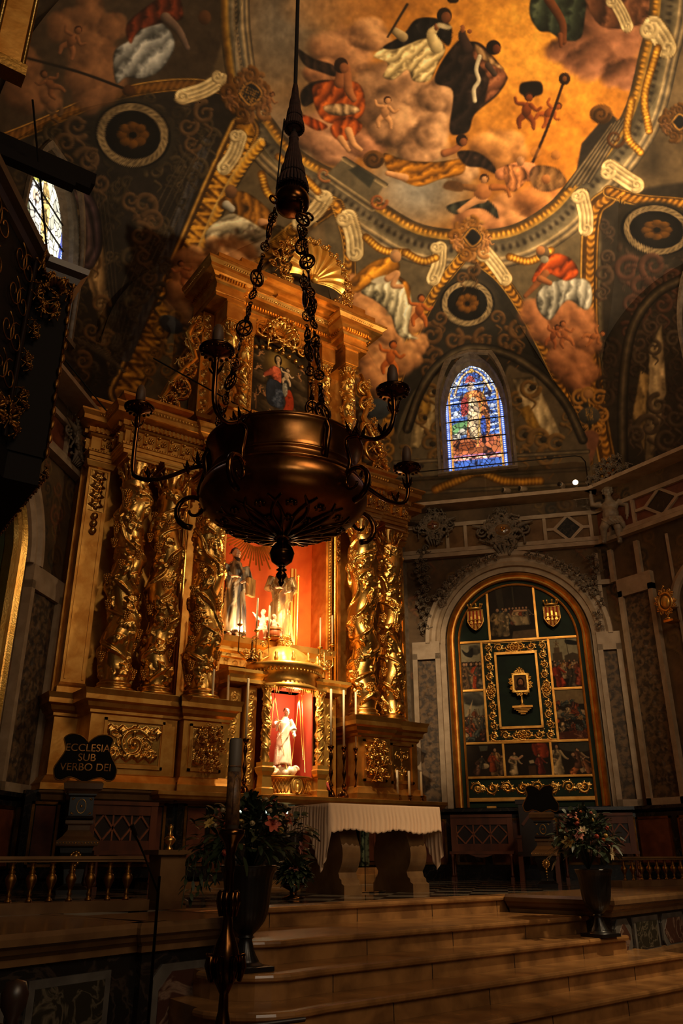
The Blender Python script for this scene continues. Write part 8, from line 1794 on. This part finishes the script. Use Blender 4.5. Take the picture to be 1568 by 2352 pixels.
# candle arms
def arm(ang, reach, rise, zstart=.72, wax=True):
    c, s = math.cos(ang), math.sin(ang); q = lambda r_, z: (r_*c, r_*s, z)
    m = MB(); P = smooth_path([(.66, zstart-.25), (.74, zstart-.12), (.7, zstart+.1), (.8, zstart+.12), (reach*.6+.28, zstart+.02), (reach-.06, zstart+.04), (reach, zstart+.16), (reach, rise)], 5)
    m.tube([q(a, b) for a, b in P], .02, 10); a_ = m.build('arm', M['brass_dark'], HL)
    m = MB(); m.lathe([(.015, rise-.04), (.03, rise-.02), (.06, rise), (.12, rise+.015), (.135, rise+.03), (.138, rise+.045), (.12, rise+.04), (.04, rise+.03), (.04, rise+.07), (0, rise+.07)], (reach*c, reach*s, 0), 32)
    for k in range(16): b_ = k*PI/8; m.ball((reach*c+.115*math.cos(b_), reach*s+.115*math.sin(b_), rise+.012), (.015, .015, .008), 6, 4)
    m.build('drip_pan', M['brass_dark'], a_)
    m = MB()
    for r_, z, sz in ((.76, zstart+.16, .09), (.85, zstart+.1, .07), (reach, rise-.16, .08), (reach*.8+.12, zstart+.06, .06)):
        for sd in (-1, 1):
            m.tube([q(r_, z-.04), (r_*c-s*sd*sz*.5, r_*s+c*sd*sz*.5, z+.02), (r_*c-s*sd*sz*.9, r_*s+c*sd*sz*.9, z+sz*.9)], [.008, .02, .004], 6, flat=.5); m.tube([q(r_, z-.02), q(r_+sd*sz*.5, z+.03), q(r_+sd*sz*.8, z+sz)], [.008, .018, .004], 6, flat=.5)
    m.build('arm_leaves', M['brass_dark'], a_)
    m = MB(); scr = []
    for i in range(20): t_ = i/19; rr = .17*(1-.8*t_); b_ = -PI/2+t_*2.4*PI; scr.append(q(.78+rr*math.cos(b_), zstart-.28+rr*math.sin(b_)))
    m.tube(scr, [.028, .012], 8); m.build('scroll', M['brass_dark'], a_)
    t = thing('lamp_candle', ARM_LAB.pop(0), 'candle', (LX+reach*c, LY+reach*s, LZ+rise+.07)); mbp('wax', mat('brown_wax_%d' % int(ang*10), (78, 56, 40), .6), t, lambda m: m.lathe([(0, 0), (.045, 0), (.044, .12), (.036, .17), (.02, .2), (0, .205)], n=20)); 
    return t
ARM_LAB = ['stub candle on the leftmost arm of the hanging lamp', 'stub candle on the tall arm left of the attic painting', 'stub candle on the upper right arm of the hanging lamp', 'stub candle on the lowest right arm of the hanging lamp', 'hidden stub candle on the back arm of the hanging lamp']
arm(R(141), 1.35, 1.43); arm(R(213), 1.19, 1.23); arm(R(285), 1.19, 1.07); arm(R(357), 1.32, 1.1)
# three chains of pierced links up to the upper cup
CZ = 7.6-LZ
def link_pair(m, p, d, s, k):
    """one pierced openwork medallion with spokes, then a small ring"""
    d = d/np.linalg.norm(d); u = np.cross(d, [math.cos(k), math.sin(k), .0]); u /= np.linalg.norm(u)+1e-9; n = 14
    m.tube([p+s*(d*math.cos(2*PI*i/n)+u*.8*math.sin(2*PI*i/n)) for i in range(n)], s*.2, 6, True)
    for i in range(3): a = i*PI/3; m.tube([p+s*.8*(d*math.cos(a)+u*.8*math.sin(a)), p-s*.8*(d*math.cos(a)+u*.8*math.sin(a))], s*.1, 5)
    m.tube([p+d*s, p+d*s*1.5], s*.3, 6); v = np.cross(d, u); m.tube([p+d*s*1.75+s*.4*(d*math.cos(2*PI*i/8)+v*math.sin(2*PI*i/8)) for i in range(8)], s*.14, 5, True)
for a in (R(150), R(270), R(30)):
    m = MB(); A = np.array([.62*math.cos(a), .62*math.sin(a), .98]); Bp = np.array([.17*math.cos(a), .17*math.sin(a), CZ-.02]); d = Bp-A; L = np.linalg.norm(d); n = int(L/.19)
    for i in range(n):
        t_ = (i+.5)/n; link_pair(m, A+d*t_, d, .082 if i % 3 == 0 else .05, a+i*1.3)
    m.tube([A-(0, 0, .45)+np.array([math.cos(a), math.sin(a), 0])*.02, A-(0, 0, .1)+np.array([math.cos(a), math.sin(a), 0])*.07, A+d*.04], [.012, .03, .02], 8)
    for i in range(6): m.tube([A+(0, 0, .02*i-.3), A+np.array([math.cos(a)*.07, math.sin(a)*.07, .06+.06*i-.3])], [.02, .006], 5)
    m.build('chain', M['brass_dark'], HL)
mbp('upper_cup', M['brass_dark'], HL, lambda m: m.lathe([(0, CZ-.03), (.1, CZ-.03), (.155, CZ-.0), (.175, CZ+.05), (.18, CZ+.1), (.16, CZ+.16), (.12, CZ+.24), (.12, CZ+.28), (.06, CZ+.34), (.02, CZ+.4)], n=40))
mbp('cup_side_rings', M['brass_dark'], HL, lambda m: [m.tube([(s*.21+.04*math.cos(2*PI*i/12), 0, CZ+.0+.04*math.sin(2*PI*i/12)) for i in range(12)], .014, 6, True) for s in (-1, 1)])
def tassel(z0, z1, r1):
    def f(m):
        h = z1-z0
        for lev in range(4):
            rr = r1*(1-.24*lev); zz = z0+h*lev*.23
            for i in range(26): a = 2*PI*i/26; m.tube([(rr*.55*math.cos(a), rr*.55*math.sin(a), zz+h*.3), (rr*.9*math.cos(a), rr*.9*math.sin(a), zz+h*.12), (rr*math.cos(a), rr*math.sin(a), zz)], [.012, .016, .014], 5)
            m.lathe([(rr*.3, zz), (rr*.85, zz+h*.04), (rr*.5, zz+h*.3)], n=16)
        m.lathe([(r1*.3, z0+h*.85), (r1*.34, z0+h*.9), (r1*.2, z0+h*.98), (.02, z1)], n=16)
    return f
mbp('tassel', M['red_cord'], HL, tassel(CZ+.24, 8.62-LZ, .16)); mbp('tassel', M['red_cord'], HL, tassel(8.68-LZ, 9.34-LZ, .1))
mbp('rope', M['rope'], HL, lambda m: m.tube([(0, 0, 8.55-LZ), (0, 0, 9.3-LZ), (.0, 0, 14.4-LZ)], .022, 10))
mbp('side_cord', M['rope'], HL, lambda m: m.tube([(-.16, .05, CZ+.1), (-.13, .05, 8.3-LZ), (-.1, .04, 8.8-LZ)], .008, 6))
# ---------------------------------------------------------------- dark organ case high on the left
OX, OY = 1.42, 6.5
OC = thing('organ_case', 'black hanging organ case with gilt scroll grille and carved edges, high at the left edge', 'organ case', (OX, OY, 0))
mbp('case_body', M['case'], OC, lambda m: (m.box(-.32, 0, 0, 2.2, 4.7, 6.6), m.prism([(-.32, 0), (-1.9, -2.3), (-2.4, -1.9), (-1.2, 1.5), (-.32, 1.5)], 4.7, 6.6, 'xy')))
mbp('case_soffit', M['case'], OC, lambda m: m.prism([(-.3, .02), (-.02, .02), (-.02, 2.6), (-.6, 2.6), (-1.8, -1.9)], 4.45, 4.7, 'xy'))
mbp('cornice_moulding', M['wood_dark'], OC, lambda m: m.sweep([(0, 6.48), (.03, 6.5), (.05, 6.56), (.1, 6.6), (.11, 6.66), (0, 6.68)], [(-1.95, -2.35), (-.32, 0), (0, 0), (0, 2.2)]))
mbp('beam', M['case'], OC, lambda m: (m.box(-2.6, .28, .95, 1.15, 8.68, 8.84), m.box(-2.6, .2, .8, .9, 8.46, 8.54), m.box(-2.6, .0, .6, .72, 8.22, 8.32), m.tube([(-.6, .4, 8.9), (.1, 1.2, 7.0)], .012, 6), m.box(-2.2, -2.05, .6, 1.1, 6.5, 8.8)))
mbp('carved_lower_edge', M['gold_dark'], OC, lambda m: [scroll3(m, (0.01, 0, 4.68+.0), .0001, 0, 1, .001)] + [(m.xf((0, .1+i*.17, 4.6), PI/2), acanthus_cluster(m, (0, 0, 0), .09, i, 6, .03)) for i in range(14)] + [m.reset()])
def edge(m):
    for i in range(15): m.ball((0+.01*math.sin(i), -.02, 4.75+i*.135), (.022, .02, .05), 6, 5)
    m.tube([(0, -.01, 4.7), (0, -.01, 6.72)], .012, 6)
mbp('gilt_corner_edge', M['gold_dark'], OC, edge)
def face_pts(u, z, off=-.03):  # along the slanting grille face
    a = np.array([-.32, 0]); b = np.array([-1.9, -2.3]); p_ = a+(b-a)*u; n_ = np.array([(b-a)[1], -(b-a)[0]]); n_ = n_/np.linalg.norm(n_); n_ = -n_ if n_[0] < 0 else n_; return (p_[0]+n_[0]*.03, p_[1]+n_[1]*.03, z)
def grille(m):
    for i in range(4):
        for j in range(3):
            for sg in (-1, 1):
                cu, cz_ = .12+.2*j, 5.25+.36*i; P = []
                for k in range(18): t_ = k/17; rr = .15*(1-.85*t_); a = PI/2+sg*t_*2.6*PI; P.append(face_pts(cu+rr*math.cos(a)*.36+sg*.035, cz_+rr*math.sin(a)))
                m.tube(P, .008, 5)
mbp('scroll_grille', M['gold_dark'], OC, grille)
def acf(m):
    a = math.atan2(2.3, 1.58)
    for (u, z, r) in ((.02, 6.55, .2), (.03, 6.2, .13), (.02, 5.85, .1), (.03, 5.5, .1), (.02, 5.15, .12), (.06, 4.9, .16), (.15, 4.85, .15), (.25, 4.83, .16), (.36, 4.85, .15)):
        p_ = face_pts(u, z); m.xf(p_, a); acanthus_cluster(m, (0, 0, 0), r, int(u*100+z*10), 9, .05)
    m.xf((-.16, -.03, 6.35), 0); acanthus_cluster(m, (0, 0, 0), .17, 7, 10, .08); acanthus_cluster(m, (-.02, 0, -.25), .12, 9, 9, .06); m.reset()
mbp('acanthus_frame', M['gold_dark'], OC, acf)
mbp('face_mouldings', M['wood_dark'], OC, lambda m: [m.tube([face_pts(u0, z0), face_pts(u1, z1)], .025, 6) for u0, z0, u1, z1 in ((.05, 4.75, .05, 6.8), (0, 5.02, .9, 5.02), (0, 6.6, .9, 6.6))])
# gilt post in the top left corner
t = thing('gilded_post', 'gilded square post with bright edges in the top left corner', 'post', (.34, 4.6, -1.18)); 
mbp('panel', M['gold_flat'], t, lambda m: m.box(-.1, .1, 0, .06, 7.9, 10.5)); mbp('edge_rolls', M['gold'], t, lambda m: [m.tube([(x, 0, 7.85), (x, 0, 10.5)], .018, 8) for x in (-.1, .1)]); mbp('foot_moulding', M['gold'], t, lambda m: m.box(-.13, .13, -.03, .09, 7.8, 7.9)); mbp('bead_row', M['gold'], t, lambda m: [m.ball((-.15, 0, 7.95+i*.05), .018, 6, 5) for i in range(50)])
# iron tie rods of the vault
for a, b, lab in [((1.72, 11.1, 9.3), (4.2, 12.9, 8.55), 'dark iron tie rod slanting down behind the left cornice'), ((4.25, 12.2, 9.9), (6.6, 12.2, 9.35), 'thin iron rod running in front of the attic storey')]:
    m = MB(); m.tube([a, b], .014, 6); tag(m.build('iron_rod', M['black_iron']), lab, 'rod')
# ---------------------------------------------------------------- light
w = bpy.data.worlds.new('world'); scene.world = w; w.use_nodes = True
w.node_tree.nodes['Background'].inputs[0].default_value = (*srgb((255, 196, 130)), 1); w.node_tree.nodes['Background'].inputs[1].default_value = .006
def lamp(name, kind, loc, to, power, rgb=(255, 176, 96), size=.4, ang=60, blend=.6):
    l = bpy.data.lights.new(name, kind); l.energy = power; l.color = srgb(rgb)
    if kind == 'AREA': l.size = size
    else: l.shadow_soft_size = size
    if kind == 'SPOT': l.spot_size = R(ang); l.spot_blend = blend
    o = bpy.data.objects.new(name, l); COL.objects.link(o); o.location = loc
    o.rotation_euler = (Vector(to)-Vector(loc)).to_track_quat('-Z', 'Y').to_euler(); return o
W1 = (255, 222, 172)
lamp('nave_fill', 'AREA', (4, -8, 12), (8, 10, 9), 540, (255, 214, 168), 5)  # general fill added from the unseen nave; no window stands behind it
lamp('vault_uplight', 'SPOT', (12.6, 7.0, 8.9), (8.6, 8.2, 15.5), 2400, W1, .3, 110, .8)
lamp('vault_uplight', 'SPOT', (3.6, 2.5, 8.5), (11.0, 10.5, 13.0), 1700, W1, .3, 60, .8)
lamp('retable_spot', 'SPOT', (3.5, 4.2, 9.6), (9.0, 12.0, 5.6), 3000, W1, .12, 22, .5)
lamp('retable_spot', 'SPOT', (10.6, 4.5, 9), (5.4, 12.0, 6.0), 400, W1, .15, 40, .6)
lamp('attic_spot', 'SPOT', (9.8, 4.0, 8.8), (7.4, 12.4, 11.2), 900, W1, .15, 28, .6)
lamp('side_altar_spot', 'SPOT', (6.5, 4.8, 8.2), (12.4, 11.4, 4.9), 680, W1, .12, 34, .6)
lamp('niche_lamp', 'AREA', (7.75, 12.28, 5.25), (7.3, 12.95, 6.6), 60, (255, 206, 140), .2)
lamp('niche_lamp', 'AREA', (6.4, 12.25, 5.2), (6.4, 12.7, 6.4), 30, (255, 214, 158), .2)
lamp('shelf_lamp', 'SPOT', (7.0, 11.6, 6.4), (7.0, 12.3, 4.8), 260, (255, 220, 170), .05, 80, .7)
lamp('tabernacle_lamp', 'SPOT', (7.16, 11.8, 4.55), (7.12, 12.15, 3.2), 320, (255, 222, 175), .04, 75, .6)
lamp('tabernacle_lamp', 'POINT', (7.35, 12.0, 4.0), (7, 12, 3), 40, (255, 210, 150), .04)
lamp('altar_table_spot', 'SPOT', (9.4, 2.4, 9.2), (7.3, 7.0, 1.1), 2300, W1, .12, 32, .9)
lamp('front_spot', 'SPOT', (6.9, 10.5, 6.5), (7.7, 12.0, 3.6), 800, (255, 220, 170), .08, 58, .8)
lamp('nave_fill_point', 'POINT', (.8, -2.5, 5), (0, 0, 0), 210, (255, 234, 204), 1.0)  # added frontal fill to lift the lamp bowl and dark foreground; no fixture
scene.view_settings.view_transform = 'Standard'; scene.view_settings.look = 'None'; scene.view_settings.gamma = 1; scene.view_settings.use_curve_mapping = False
scene.view_settings.exposure = 0
scene.render.film_transparent = False
